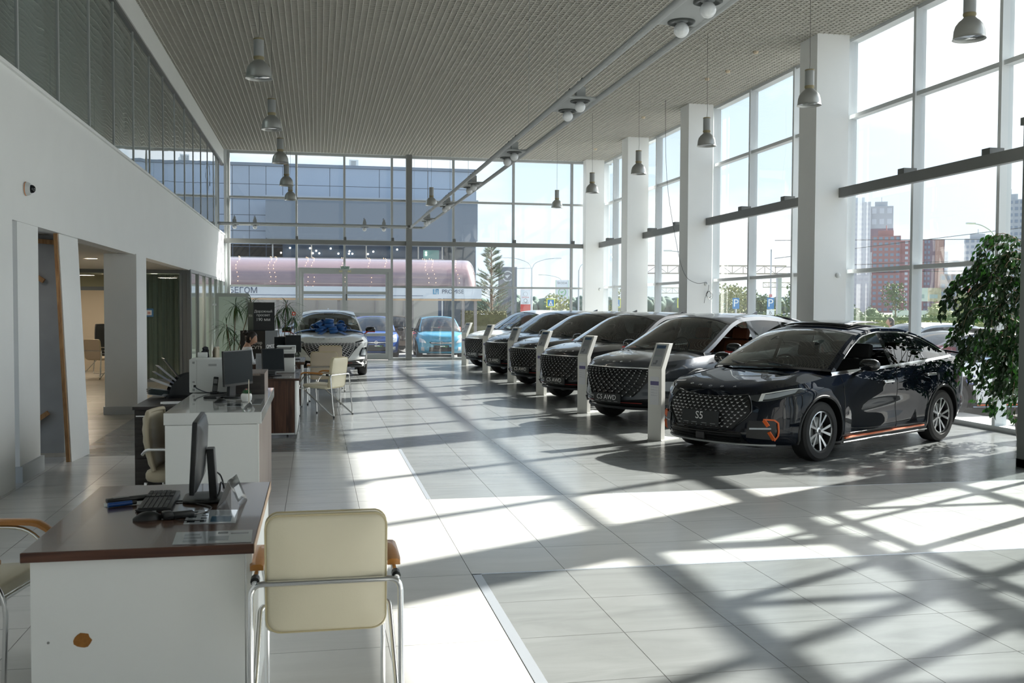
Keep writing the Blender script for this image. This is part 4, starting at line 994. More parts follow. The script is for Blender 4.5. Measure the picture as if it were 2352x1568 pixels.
CROSS = dict(L=4.40, W=1.83, Af=0.82, Ar=0.62, n=2.35, nr=2.6, xf=0.86, xr=3.49, rw=0.345, ra=0.405, track=1.58,
    zlo=[(0, 0.25), (0.5, 0.25), (1.0, 0.27), (3.4, 0.27), (4.0, 0.30), (4.40, 0.36)],
    belt=[(0, 0.815), (0.10, 0.855), (0.30, 0.905), (0.8, 0.955), (1.4, 0.995), (2.2, 1.015), (3.0, 1.05), (3.7, 1.12), (4.2, 1.16), (4.40, 1.15)],
    hood=[(0, 0.82), (0.08, 0.875), (0.25, 0.94), (0.6, 1.005), (1.0, 1.045), (1.5, 1.06)], hoodline=[(0, 0), (0.5, 0.0), (0.68, 0.016), (0.85, 0.006), (1, 0)],
    deck=[(3.4, 1.12), (4.0, 1.18), (4.40, 1.16)], crown=2.4, cowl=1.32, tail=4.02,
    fshift=[(0, 0.12), (0.12, 0.03), (0.25, 0.0), (0.45, 0.03), (0.75, 0.03), (1, 0.10)], rshift=[(0, 0.12), (0.3, 0.0), (0.7, 0.06), (1, 0.10)],
    wid=[(0, 0.955), (0.12, 0.99), (0.4, 0.998), (0.6, 1.0), (0.8, 0.985), (0.93, 0.955), (1, 0.92)], wx=[(0, 0.985), (1.0, 1), (3.5, 1), (4.40, 0.95)],
    crease=[(0, 0.80), (1.3, 0.86), (2.5, 0.90), (3.6, 0.96), (4.4, 1.0)],
    yb=[(0.9, 0.79), (1.4, 0.835), (2.3, 0.845), (3.1, 0.83), (3.8, 0.78), (4.3, 0.71)], tumble=0.36,
    rail=[(1.06, 1.00), (1.35, 1.15), (1.65, 1.31), (1.95, 1.45), (2.2, 1.515), (2.6, 1.535), (3.1, 1.51), (3.5, 1.45), (3.85, 1.33), (4.2, 1.19)],
    railx=[(0, 1.10), (0.5, 1.45), (1, 1.90), (1.5, 2.50), (2, 3.30), (2.5, 3.75), (3, 4.12)],
    centre=[(0, 0.92, 1.035), (0.5, 1.32, 1.30), (1, 1.80, 1.53), (1.5, 2.45, 1.588), (2, 3.55, 1.545), (2.5, 3.90, 1.36), (3, 4.22, 1.19)],
    railh=0.055, dlo=[(1.42, 2.28, 1.42, 2.26), (2.38, 3.14, 2.36, 3.06), (3.20, 3.72, 3.12, 3.55)], archtrim=0.05,
    doors=((1.30, 2.33), (2.33, 3.22)), zdoor=0.34, bumper=(0.5, 0.55), mirror=(1.46, 1.06), handles=(2.1, 3.0), seats=(2.1, 2.85), zseat=0.62)

def mesh_sheet(car, fn, nu, nv, name, m, root, flip=False):
    return MB().grid([[fn(i/nu, j/nv) for i in range(nu+1)] for j in range(nv+1)], flip=flip).build(name, m, root, smooth=40)
def front_patch(car, poly_l, poly_r, off, name, m, root, nu=12, nv=6):
    """quad patch on the fascia: poly_l, poly_r = lists of (y,z) for left and right border, bottom to top"""
    def f(u, v):
        k = v*(len(poly_l)-1); i = min(int(k), len(poly_l)-2); w = k-i
        a = Vector(poly_l[i]).lerp(Vector(poly_l[i+1]), w); b = Vector(poly_r[i]).lerp(Vector(poly_r[i+1]), w); p = a.lerp(b, u)
        return car.face(p.x, p.y, off)
    return mesh_sheet(car, f, nu, nv, name, m, root)
def strip3(car, pts, w, h, off, name, m, root):
    """raised strip following (y,z) points on the fascia"""
    q = MB(); P = [car.face(y, z, off) for y, z in pts]
    for a, b in zip(P[:-1], P[1:]): q.bar(a, b, h, w, up=(0, 0, 1))
    return q.build(name, m, root)
def board(car, root, txt, z, w, h, tsize):
    p = car.face(0, z, 0.045); M = frame_M(p+Vector((-0.012, 0, 0.012)), (0, -1, 0), (0.08, 0, 1))
    MB().bbox((p.x-0.006, -w/2, z-h/2), (p.x+0.012, w/2, z+h/2), 0.004).build('number_board', plate_m, root)
    text(txt, tsize, plate_t, root, M, 0.001, 'board_text')
    q = MB()
    for k, yy in enumerate((-0.19, -0.075, 0.06, 0.18)): q.box((p.x-0.008, -yy-0.035, z-h/2+0.018), (p.x-0.006, -yy+0.035, z-h/2+0.024))
    q.build('small_print', grey_pl, root)
def hood_letters(car, root, x, dy, size, zoff=0.0):
    for k, ch in enumerate('OMODA'):
        y = (2-k)*dy; zc = crv(car.P['hood'], x+0.02*abs(2-k)); xx = x+0.02*(2-k)**2*0.6
        z0 = crv(car.P['hood'], xx); z1 = crv(car.P['hood'], xx+0.02); sl = (z1-z0)/0.02
        n = Vector((-sl, 0, 1)).normalized()
        text(ch, size, chrome, root, frame_M(Vector((xx, y, z0-0.012*(abs(2-k)/2)**2+zoff))+n*0.006, (0, -1, 0), (1, 0, sl)), 0.004, 'hood_letter', sx=1.35, bold=0.002)
def make_sedan():
    c = Car(SEDAN); col = paint('black_metallic', (0.004, 0.006, 0.011), rough=0.4, spec=0.0, coat=0.7)
    root = c.build('sedan', 'black four door sedan with orange accents and machined alloys, nearest car in the row', 'car', col)
    # grille: hexagonal
    hw = lambda z: crv([(0.37, 0.37), (0.43, 0.43), (0.565, 0.545), (0.66, 0.52), (0.725, 0.46)], z)
    front_patch(c, [(hw(z), z) for z in (0.37, 0.43, 0.50, 0.565, 0.62, 0.68, 0.725)], [(-hw(z), z) for z in (0.37, 0.43, 0.50, 0.565, 0.62, 0.68, 0.725)], 0.004, 'grille_panel', car_black, root, 24, 12)
    q = MB(); rows = 11
    for j in range(rows):
        z = 0.390+j*0.0318; n = 9
        w = hw(z)-0.03
        for i in range(-9, 10):
            y = (i+(0.5 if j % 2 else 0))*0.066
            if abs(y) > w: continue
            p = c.face(y, z, 0.008); q.add([p+Vector((0, -0.021, 0.007)), p+Vector((0, 0.021, 0.007)), p+Vector((-0.003, 0.005, -0.008)), p+Vector((-0.003, -0.005, -0.008)), p+Vector((-0.010, 0, 0.004))], [(0, 1, 4), (1, 2, 4), (2, 3, 4), (3, 0, 4)])
    q.build('grille_studs', stud_m, root, kind='stuff', recalc=False)
    q = MB()
    for j in range(rows-1):
        z = 0.390+j*0.0318
        for i in range(-9, 10):
            y = (i+(0.5 if j % 2 else 0))*0.066
            for d in (-0.033, 0.033):
                if abs(y) > hw(z)-0.01 or abs(y+d) > hw(z+0.0318)-0.01: continue
                q.bar(c.face(y, z, 0.006), c.face(y+d, z+0.0318, 0.006), 0.006, 0.006)
    q.build('grille_lattice', lattice_m, root, kind='stuff')
    zz = (0.365, 0.43, 0.50, 0.565, 0.62, 0.68, 0.735)
    loop = [(hw(z)+0.012, z) for z in zz]+[(y*0.46, 0.738) for y in (0.6, 0.2, -0.2, -0.6)]+[(-hw(z)-0.012, z) for z in zz[::-1]]+[(y*0.37, 0.362) for y in (-0.6, -0.2, 0.2, 0.6)]
    MB().tube([c.face(y, z, 0.008) for y, z in loop], 0.010, 6, closed=True).build('grille_frame', car_gloss, root, smooth=60)
    board(c, root, 'S5', 0.470, 0.50, 0.155, 0.115)
    hood_letters(c, root, 0.155, 0.150, 0.042, 0.009)
    # lower intake and lip
    front_patch(c, [(0.52, 0.22), (0.46, 0.345)], [(-0.52, 0.22), (-0.46, 0.345)], 0.006, 'lower_intake', car_black, root, 16, 3)
    for z in (0.25, 0.28, 0.31, 0.335): MB().tube([c.face(y*0.46, z, 0.012) for y in [k/8 for k in range(-8, 9)]], 0.005, 4).build('intake_slat', car_gloss, root)
    MB().bbox(c.face(0, 0.285, 0.02)-Vector((0.01, 0.055, 0.04)), c.face(0, 0.285, 0.02)+Vector((0.02, 0.055, 0.035)), 0.008).build('radar_box', rim_d, root)
    MB().tube([c.face(y*0.72, 0.212, 0.012) for y in [k/14 for k in range(-14, 15)]], 0.011, 6).build('front_lip', alu, root, smooth=50)
    for sg in (1, -1):
        # headlight
        a = [(0.46, 0.715), (0.52, 0.68), (0.60, 0.66), (0.68, 0.672), (0.75, 0.695), (0.81, 0.725), (0.87, 0.768)]
        b = [(0.46, 0.72), (0.52, 0.728), (0.60, 0.745), (0.68, 0.764), (0.75, 0.784), (0.81, 0.800), (0.87, 0.806)]
        def f(u, v, off=0.008, s0=0.0, s1=1.0):
            k = u*6; i = min(int(k), 5); w = k-i; p = Vector(a[i]).lerp(Vector(a[i+1]), w); r = Vector(b[i]).lerp(Vector(b[i+1]), w); g = p.lerp(r, s0+(s1-s0)*v); return c.face(g.x*sg, g.y, off)
        hl = mesh_sheet(c, lambda u, v: f(u, v), 16, 5, 'headlight', lamp_dark, root, flip=sg < 0)
        mesh_sheet(c, lambda u, v: f(0.40+0.50*u, v, 0.012, 0.25, 0.80), 8, 3, 'lens', lamp_glass, hl, flip=sg < 0)
        mesh_sheet(c, lambda u, v: f(0.33+0.07*u, v, 0.013, 0.1, 1), 2, 3, 'light_guide', white_pl, hl, flip=sg < 0)
        mesh_sheet(c, lambda u, v: f(0.33+0.6*u, v, 0.014, 0.86, 1), 8, 1, 'light_guide', white_pl, hl, flip=sg < 0)
        # fog area
        front_patch(c, [(sg*0.52, 0.29), (sg*0.54, 0.47)], [(sg*0.745, 0.27), (sg*0.75, 0.47)], 0.006, 'fog_bezel', car_black, root, 6, 3)
        MB().bar(c.face(sg*0.55, 0.385, 0.016), c.face(sg*0.72, 0.39, 0.016), 0.014, 0.018).build('fog_lamp', lamp_glass, root)
        acc = MB()
        L1 = [(0.66, 0.485), (0.74, 0.48), (0.765, 0.45), (0.77, 0.36), (0.765, 0.31), (0.735, 0.265)]
        P = [c.face(sg*y, z, 0.014) for y, z in L1]
        for p_, q_ in zip(P[:-1], P[1:]): acc.bar(p_, q_, 0.012, 0.016)
        for (y0, z0, y1, z1) in ((0.665, 0.478, 0.700, 0.415), (0.705, 0.355, 0.735, 0.275)):
            acc.bar(c.face(sg*y0, z0, 0.014), c.face(sg*y1, z1, 0.014), 0.040, 0.014, up=(1, 0, 0))
        acc.build('orange_blade', orange_acc, root)
        # door sill accents
        MB().tube([c.side(x, 0.225)+Vector((0, 0.03, 0)) if sg > 0 else Vector((x, -(c.side(x, 0.225).y+0.03), 0.225+0.012*(x-1.5))) for x in [1.36+1.75*i/10 for i in range(11)]], 0.013, 6).build('orange_sill_strip', orange_acc, root)
        MB().tube([(x, sg*(c.side(x, 0.20).y+0.03), 0.175+0.01*(x-1.3)) for x in [1.34+1.85*i/10 for i in range(11)]], 0.009, 6).build('chrome_sill_strip', chrome, root)
        # tail lamp
        mesh_sheet(c, lambda u, v: (lambda x, z: Vector((x, sg*(c.side(x, z).y+0.006), z)))(4.12+0.34*u, 0.86+0.13*v+0.02*u), 6, 3, 'tail_lamp', lamp_dark, root, flip=sg > 0)
    # boot lip and raised sunroof
    MB().tube([(4.50-0.10*abs(y)**2, y*0.72, 1.125-0.04*y*y) for y in [k/8 for k in range(-8, 9)]], 0.014, 6).build('boot_lip', col, root, smooth=60)
    rows = [[c.top(1.15+0.6*i/8, -0.72+1.44*j/10)+Vector((0, 0, 0.006+(0.055 if False else 0.018)*(i/8)**0.5+0.02)) for j in range(11)] for i in range(9)]
    MB().grid(rows).build('sunroof_glass', car_gloss, root, smooth=40, sol=0.012)
    rows = [[c.top(1.12+0.70*i/8, -0.76+1.52*j/10)+Vector((0, 0, 0.004)) for j in range(11)] for i in range(9)]
    MB().grid(rows).build('sunroof_opening', car_black, root, smooth=40)
    for sg in (-0.5, 0.25):
        p = c.top(0.02, sg); MB().tube([p+Vector((0, 0, 0.02)), c.top(0.10, sg+0.38)+Vector((0, 0, 0.015))], 0.008, 5).build('wiper', car_black, root)
    place(root, (4.135, 10.28), (math.cos(R_(28.7)), math.sin(R_(28.7))))
    return root
def make_cross(name='crossover', label='', col=None, lattice=None, studs=True, seat=None, lip=None):
    P = dict(CROSS); P['openwin'] = 0; P['mirror_acc'] = red_acc; P['archtrim'] = 0.055; P['trimmat'] = mat('charcoal_cladding', (0.05, 0.055, 0.06), 0.5)
    c = Car(P); root = c.build(name, label, 'car', col, seat=seat)
    HW = [(0.40, 0.40), (0.48, 0.47), (0.60, 0.56), (0.72, 0.68), (0.80, 0.76)]
    zt = lambda y: 0.805-0.02*(y/0.76)**2*0 + 0.0
    def G(a, q, off):
        z = 0.415+0.385*q; return c.face(a*crv(HW, z), z, off)
    mesh_sheet(c, lambda u, v: G(2*u-1, v, 0.004), 28, 10, 'grille_panel', car_black, root, flip=True)
    lat = MB(); st = MB(); Mr = 10
    ZR = [0.420]
    for j in range(Mr): ZR.append(ZR[-1]+0.052-0.0028*j)
    k_ = (0.795-0.42)/(ZR[-1]-0.42); ZR = [0.42+(z-0.42)*k_ for z in ZR]
    sp = [0.128-0.058*(j/Mr) for j in range(Mr+1)]
    def nd(i, j): return (i+(0.5 if j % 2 else 0))*sp[j]
    for j in range(Mr+1):
        for i in range(-13, 14):
            y = nd(i, j)
            if abs(y) > crv(HW, ZR[j])+0.001: continue
            for d in (0, 1) if j % 2 else (-1, 0):
                if j == Mr: break
                y2 = nd(i+d, j+1)
                if abs(y2) <= crv(HW, ZR[j+1])+0.001: lat.bar(c.face(y, ZR[j], 0.012), c.face(y2, ZR[j+1], 0.012), 0.012, 0.011)
            if studs and j < Mr and abs(y) < crv(HW, ZR[j])-0.02:
                p = c.face(y, ZR[j], 0.024); g_ = 1.25-0.04*j; st.add([p+Vector((-0.014, 0, 0)), p+Vector((0, 0.013*g_, 0.003)), p+Vector((0, 0, 0.011*g_)), p+Vector((0, -0.013*g_, 0.003)), p+Vector((0, 0, -0.010*g_))], [(0, 1, 2), (0, 2, 3), (0, 3, 4), (0, 4, 1)])
    lat.build('grille_lattice', lattice or lattice_m, root, kind='stuff')
    if studs: st.build('grille_studs', stud_m, root, kind='stuff')
    if lip:
        MB().tube([c.face(0.60*math.sin(y*math.pi/2), 0.812, 0.010) for y in [k/12 for k in range(-12, 13)]], 0.013, 6).build('grille_brow', lip, root, smooth=60)
    board(c, root, 'C5 AWD', 0.385, 0.52, 0.13, 0.098)
    hood_letters(c, root, 0.10, 0.135, 0.042, 0.004)
    # dark lower bumper with intake and blades
    front_patch(c, [(0.86, 0.262), (0.87, 0.32), (0.84, 0.42)], [(0.0, 0.262), (0.0, 0.31), (0.0, 0.335)], 0.006, 'lower_bumper', car_gloss, root, 16, 6)
    front_patch(c, [(0.0, 0.262), (0.0, 0.31), (0.0, 0.335)], [(-0.86, 0.262), (-0.87, 0.32), (-0.84, 0.42)], 0.006, 'lower_bumper', car_gloss, root, 16, 6)
    MB().tube([c.face(y*0.52, 0.335, 0.016) for y in [k/10 for k in range(-10, 11)]], 0.004, 4).build('red_pinstripe', red_acc, root)
    MB().tube([c.face(y*0.80, 0.268, 0.03) for y in [k/14 for k in range(-14, 15)]], [0.018]*29, 6).build('chin_spoiler', mat('charcoal_cladding', (0.05, 0.055, 0.06)), root, smooth=50)
    for sg in (1, -1):
        A = [c.face(sg*0.60, 0.375, 0.02), c.face(sg*0.86, 0.355, 0.02), c.face(sg*0.86, 0.30, 0.02), c.face(sg*0.76, 0.295, 0.035)]
        MB().prism(A, (-0.02, 0, 0)).build('bumper_blade', col, root, recalc=True)
        # slim lamp under the bonnet edge + lower headlamp cluster
        a = [(0.60, 0.800), (0.68, 0.808), (0.76, 0.822), (0.82, 0.840)]; b = [(0.60, 0.822), (0.68, 0.842), (0.76, 0.862), (0.82, 0.872)]
        def f(u, v):
            k = u*3; i = min(int(k), 2); w = k-i; p = Vector(a[i]).lerp(Vector(a[i+1]), w); r = Vector(b[i]).lerp(Vector(b[i+1]), w); g = p.lerp(r, v); return c.face(g.x*sg, g.y, 0.008)
        mesh_sheet(c, f, 8, 3, 'running_light', lamp_dark, root, flip=sg < 0)
        front_patch(c, [(sg*0.70, 0.475), (sg*0.685, 0.52), (sg*0.715, 0.60), (sg*0.76, 0.68)], [(sg*0.845, 0.46), (sg*0.875, 0.50), (sg*0.88, 0.60), (sg*0.87, 0.69)], 0.006, 'headlight', lamp_dark, root, 6, 8)
        h = front_patch(c, [(sg*0.725, 0.51), (sg*0.735, 0.57), (sg*0.765, 0.64)], [(sg*0.85, 0.50), (sg*0.855, 0.57), (sg*0.855, 0.64)], 0.012, 'headlight_lens', lamp_glass, root, 4, 4)
    p = c.top(2.0, 0)
    rows = [[(p.x-0.10+0.30*i/4, y*0.62, p.z-0.0-0.012*i-0.05*abs(y)**2) for y in [k/6 for k in range(-6, 7)]] for i in range(5)]
    MB().grid(rows).build('roof_spoiler', col, root, smooth=40, sol=0.03)
    q = MB().prism([(3.25, -0.015, 1.565), (3.42, -0.015, 1.555), (3.42, -0.015, 1.615)], (0, 0.03, 0)); q.build('shark_fin', col, root)
    for sg in (1, -1):
        mesh_sheet(c, lambda u, v: (lambda x, z: Vector((x, sg*(c.side(x, z).y+0.006), z)))(4.0+0.30*u, 0.93+0.10*v+0.03*u), 6, 3, 'tail_lamp', red_lamp, root, flip=sg > 0)
    for sg in (-0.5, 0.25):
        p = c.top(0.02, sg); MB().tube([p+Vector((0, 0, 0.02)), c.top(0.10, sg+0.38)+Vector((0, 0, 0.015))], 0.008, 5).build('wiper', car_black, root)
    return root, c
make_sedan()
HD = (math.cos(R_(28.7)), math.sin(R_(28.7)))
grey_p = paint('graphite_metallic', (0.075, 0.082, 0.095), metal=0.55, rough=0.32)
dark_p = paint('dark_graphite_metallic', (0.030, 0.030, 0.034), metal=0.5, rough=0.32)
white_p = paint('pearl_white', (0.76, 0.77, 0.75), rough=0.3)
def nose_from(ax, ay, xf=0.86): return (ax-xf*HD[0], ay-xf*HD[1])
proto, cc = make_cross('crossover', 'graphite grey crossover with orange seats, right beside the black sedan', grey_p, lip=chrome, seat=interior_o)
place(proto, nose_from(4.84, 14.04), HD)
spec = [(4.875, 17.38, 'dark graphite crossover, second crossover from the black sedan', dark_p), (4.91, 20.5, 'dark graphite crossover, third crossover from the black sedan', dark_p),
        (4.95, 23.9, 'near black crossover standing next to the pale crossover at the far end', paint('blue_black_metallic', (0.018, 0.022, 0.030), metal=0.4, rough=0.3)), (4.92, 27.1, 'pearl white crossover with dark honeycomb grille, farthest in the row', white_p)]
proto['group'] = 'crossovers parked in the row'
for x, y, l, m in spec:
    o = dup(proto, remap={'graphite_metallic': m, 'car_orange_seat': interior}); o['label'] = l; o['group'] = 'crossovers parked in the row'; place(o, nose_from(x, y), HD)
# the gift car
lat_w = mat('silver_lattice', (0.62, 0.62, 0.62), 0.3, metal=0.3)
gift, gc = make_cross('crossover', 'white crossover with a big blue ribbon bow on its bonnet, facing the camera', white_p, lattice=lat_w, studs=False)
place(gift, (0.30, 23.75), (0.0, 1.0))
gift['group'] = 'crossovers parked in the row'; del gift['group']
# ================================================================== furniture and small things
def rrect(w, h, r, n=5):
    o = []
    for cx, cy, a0 in ((w/2-r, h/2-r, 0), (-w/2+r, h/2-r, 90), (-w/2+r, -h/2+r, 180), (w/2-r, -h/2+r, 270)):
        for k in range(n+1):
            a = R_(a0+90*k/n); o.append((cx+r*math.cos(a), cy+r*math.sin(a)))
    return o
def slab(q, poly, t, e=0.01, puff=0.0, M=None):
    """soft-edged plate: 2-D outline in xy, thickness along z"""
    old = q.M; q.M = M if M is not None else q.M; n = len(poly)
    def ring(sc, z): return [(x*sc[0], y*sc[1], z) for x, y in poly]
    wx = max(abs(p[0]) for p in poly); wy = max(abs(p[1]) for p in poly)
    i1 = (1-e/wx, 1-e/wy); i2 = (0.5, 0.5)
    rings = [ring(i2, -t/2-puff), ring(i1, -t/2), ring((1-0.3*e/wx, 1-0.3*e/wy), -t/2+0.3*e), ring((1, 1), -t/2+e), ring((1, 1), t/2-e), ring((1-0.3*e/wx, 1-0.3*e/wy), t/2-0.3*e), ring(i1, t/2), ring(i2, t/2+puff)]
    vs = [p for r in rings for p in r]; fs = []
    for i in range(len(rings)-1):
        for k in range(n): fs.append((i*n+k, i*n+(k+1) % n, (i+1)*n+(k+1) % n, (i+1)*n+k))
    fs.append(tuple(range(n-1, -1, -1))); fs.append(tuple((len(rings)-1)*n+k for k in range(n)))
    q.add(vs, fs); q.M = old; return q
def samba_chair(label, leather, loc, rz, group='leatherette visitor chairs', arms=True):
    t = thing('visitor_chair', label, 'chair', (*loc, 0), R_(rz), group)
    q = MB(); slab(q, rrect(0.46, 0.44, 0.05), 0.055, 0.018, 0.006, Matrix.Translation((0, 0.0, 0.455)) @ Matrix.Rotation(R_(3), 4, 'X')); st = q.build('seat', leather, t, smooth=60)
    # backrest: gently dipped top edge, leaning back
    o = rrect(0.445, 0.46, 0.055, 6); o = [(x, y - (0.014*math.cos(x/0.2225*math.pi)+0.010 if y > 0.1 else 0)) for x, y in o]
    M = Matrix.Translation((0, -0.275, 0.665)) @ Matrix.Rotation(R_(98), 4, 'X')
    q = MB(); slab(q, o, 0.05, 0.018, 0.008, M); bk = q.build('backrest', leather, t, smooth=60)
    P = [M @ Vector((x*1.0, y*1.0, z)) for z in (0.018,) for x, y in o]; MB().tube(P, 0.0035, 5, closed=True).build('piping', piping, bk)
    P = [M @ Vector((x*1.0, y*1.0, -0.018)) for x, y in o]; MB().tube(P, 0.0035, 5, closed=True).build('piping', piping, bk)
    q = MB(); r = 0.011
    rear = []
    for s in (-1, 1):
        p = [(s*0.20, 0.17, 0.415), (s*0.265, 0.16, 0.415), (s*0.275, -0.37, 0.012), (s*0.275, -0.31, 0.635)]
        rear.append(p)
    path = rear[0] + [Vector((-0.275, -0.31, 0.635))] + [Vector((0.275, -0.31, 0.635))] + rear[1][::-1]
    path = [Vector(p) for p in rear[0][:3]] + [Vector((-0.275, -0.31, 0.635)), Vector((0.275, -0.31, 0.635))] + [Vector(p) for p in rear[1][2::-1]]
    q.tube(round_path(path, 0.045, 5), r, 10); q.build('rear_frame', chrome, t, smooth=60)
    for s in (-1, 1):
        pth = [(s*0.245, 0.25, 0.008), (s*0.245, 0.27, 0.46), (s*0.262, 0.14, 0.64), (s*0.262, -0.30, 0.635)]
        MB().tube(round_path(pth, 0.10, 6), r, 10).build('arm_frame', chrome, t, smooth=60)
        MB().tube([(s*0.245, 0.262, 0.42), (s*0.12, 0.2, 0.42), (0, 0.2, 0.42)], 0.009, 8).build('cross_tube', chrome, t, smooth=60)
        MB().tube([(s*0.262, -0.275, 0.636), (s*0.262, -0.235, 0.638)], 0.017, 10).build('collar', black_pl, t)
        if arms:
            rows = []
            for i in range(13):
                y = 0.245-0.40*i/12; z = 0.655+0.008*math.sin(i/12*math.pi) - (0.05*((0.245-y < 0.10)*(1-(0.245-y)/0.10))**2 if y > 0.145 else 0)
                w = 0.028*(1 if 0 < i < 12 else 0.9); h = 0.015
                rows.append([(s*0.262+a*w, y, z+b*h) for a, b in ((-1, -0.6), (-1, 0.5), (-0.6, 1), (0.6, 1), (1, 0.5), (1, -0.6))])
            g = MB(); g.grid(rows, wrap=True, flip=True); g.f.append((0, 1, 2, 3, 4, 5)); g.m.append(0); g.f.append(tuple(72+k for k in (5, 4, 3, 2, 1, 0))); g.m.append(0)
            g.build('armrest', armwood, t, smooth=50, recalc=True)
        for y, z in ((0.25, 0.006), (-0.37, 0.008)): MB().lathe([(0.0001, -0.006), (0.014, -0.006), (0.014, 0.012), (0.0001, 0.012)], 10, (s*(0.245 if y > 0 else 0.275), y, z)).build('foot_cap', black_pl, t)
    return t
samba_chair('large cream chair seen from behind in front of the nearest walnut-topped desk', cream, (0.034, 4.06), 0)
samba_chair('cream chair with wooden arms turned sideways beside the middle walnut desk', cream, (0.08, 15.45), 58)
samba_chair('beige chair seen from behind, between the sideways cream chair and the white car', beige_lt, (0.12, 17.48), 0)
samba_chair('beige chair whose top shows just behind the other beige chair', beige_lt, (0.26, 20.1), 0)
samba_chair('cream chair with wooden arms cut off by the left edge beside the nearest desk', cream, (-1.475, 4.66), -100)
samba_chair('beige chair standing in the dim room beyond the leaning board', beige_lt, (-4.85, 24.2), -30)

def office_chair(label, leather, loc, rz, h=0.99, jacket=False):
    t = thing('desk_chair', label, 'office chair', (*loc, 0), R_(rz), 'chairs behind the desks')
    q = MB(); slab(q, rrect(0.48, 0.48, 0.07), 0.09, 0.03, 0.01, Matrix.Translation((0, 0, 0.46))); q.build('seat', leather, t, smooth=60)
    z0 = 0.50; hh = h-z0
    rows = []
    for side_ in (1, -1):
        rws = []
        for j in range(11):
            v = j/10; z = z0+hh*v; y = -0.20-0.05*v-0.02*math.sin(v*math.pi*1.0)
            w = 0.225*(1-0.12*v**3); row = []
            for i in range(11):
                u = -1+2*i/10; e = (1-abs(u)**4)**0.5*(1-abs(2*v-1)**8)**0.5; quilt = 0.006*abs(math.sin(v*math.pi*5))
                row.append((u*w, y+side_*(0.010+e*(0.022+quilt)) + 0.03*u*u, z))
            rws.append(row)
        rows.append(rws)
    q = MB(); q.grid(rows[0], flip=False); q.grid(rows[1], flip=True)
    q.build('backrest', leather, t, smooth=60, recalc=False)
    edge = [rows[0][j][0] for j in range(11)]+[rows[0][10][i] for i in range(11)]+[rows[0][j][10] for j in range(10, -1, -1)]
    MB().tube([(x, y-0.008, z) for x, y, z in edge], 0.017, 8).build('backrest_edge', leather, t, smooth=60)
    for s in (-1, 1):
        MB().tube(round_path([(s*0.27, 0.16, 0.44), (s*0.29, 0.18, 0.66), (s*0.29, -0.20, 0.66), (s*0.25, -0.24, 0.62)], 0.06, 4), 0.012, 8).build('arm', chrome, t, smooth=60)
    for s in (-1, 1):
        MB().tube(round_path([(s*0.24, 0.2, 0.40), (s*0.25, 0.26, 0.02), (s*0.25, -0.26, 0.02), (s*0.24, -0.22, 0.42)], 0.06, 4), 0.013, 8).build('leg', chrome, t, smooth=60)
    MB().tube([(-0.24, -0.1, 0.40), (0.24, -0.1, 0.40)], 0.012, 8).build('cross_tube', chrome, t)
    if jacket:
        rws = []
        for j in range(9):
            v = j/8
            rws.append([((u/6)*(0.30+0.03*math.sin(j*1.3)), -0.30-0.12*v*0-0.05+0.03*math.sin(u*1.7+j)*0.5-0.04*(1-v), h+0.02-0.58*v-0.06*abs(u/6)**2) for u in range(-6, 7)])
        MB().grid(rws).build('jacket', mat('navy_cloth', (0.008, 0.011, 0.02), 0.9), t, smooth=60, sol=0.03)
    return t
office_chair('cream quilted chair with chrome arms tucked behind the white counter', mat('cream_brown_leather', (0.50, 0.44, 0.32), 0.45), (-0.93, 7.52), -97, 0.90)
office_chair('cream desk chair with a dark jacket over its back, behind the white counter monitor', mat('cream_brown_leather', (0.5, 0.44, 0.32)), (-1.26, 15.6), -90, 1.03, jacket=True)
office_chair('black swivel chair in the dim room beside the beige chair', black_matte, (-4.95, 25.6), -120, 1.2)

# ---------------------------------------------------------------- desks
def near_desk():
    t = thing('office_desk', 'nearest desk with walnut top and white front panel with a worn round hole', 'desk', (-0.66, 4.6, 0))
    top = MB().box((-0.41, -0.69, 0.712), (0.42, 0.69, 0.75)).build('desktop', [walnut_x], t, bevel=0.002)
    MB().box((-0.412, -0.693, 0.713), (0.421, -0.690, 0.749)).build('edge_band', walnut_e, t)
    bx('front_panel', (-0.385, -0.665, 0.0), (0.385, -0.645, 0.712), white_lam, t)
    bx('side_panel', (0.390, -0.66, 0.0), (0.412, 0.66, 0.712), white_lam, t); bx('side_panel', (-0.395, 0.10, 0.0), (-0.375, 0.64, 0.712), white_lam, t)
    bx('edge_band', (0.421, -0.69, 0.712), (0.424, 0.69, 0.75), mat('raw_edge_band', (0.55, 0.40, 0.28), 0.6), t)
    q = MB(); r = random.Random(2); P = [(-0.205+0.031*math.cos(a)*(1+0.12*r.uniform(-1, 1)), -0.6665, 0.405+0.029*math.sin(a)*(1+0.12*r.uniform(-1, 1))) for a in [2*math.pi*k/14 for k in range(14)]]
    q.prism(P, (0, 0.002, 0)); q.build('worn_hole', mat('bare_chipboard', (0.33, 0.14, 0.03), 0.9, var=0.35, vscale=60), t)
    MB().lathe([(0.0001, 0), (0.005, 0), (0.005, 0.002)], 8, (-0.325, -0.667, 0.403), axis='Y').build('screw', grey_pl, t)
    bx('cable_tray', (-0.40, -0.5, 0.25), (-0.385, -0.2, 0.5), white_lam, t)
near_desk()
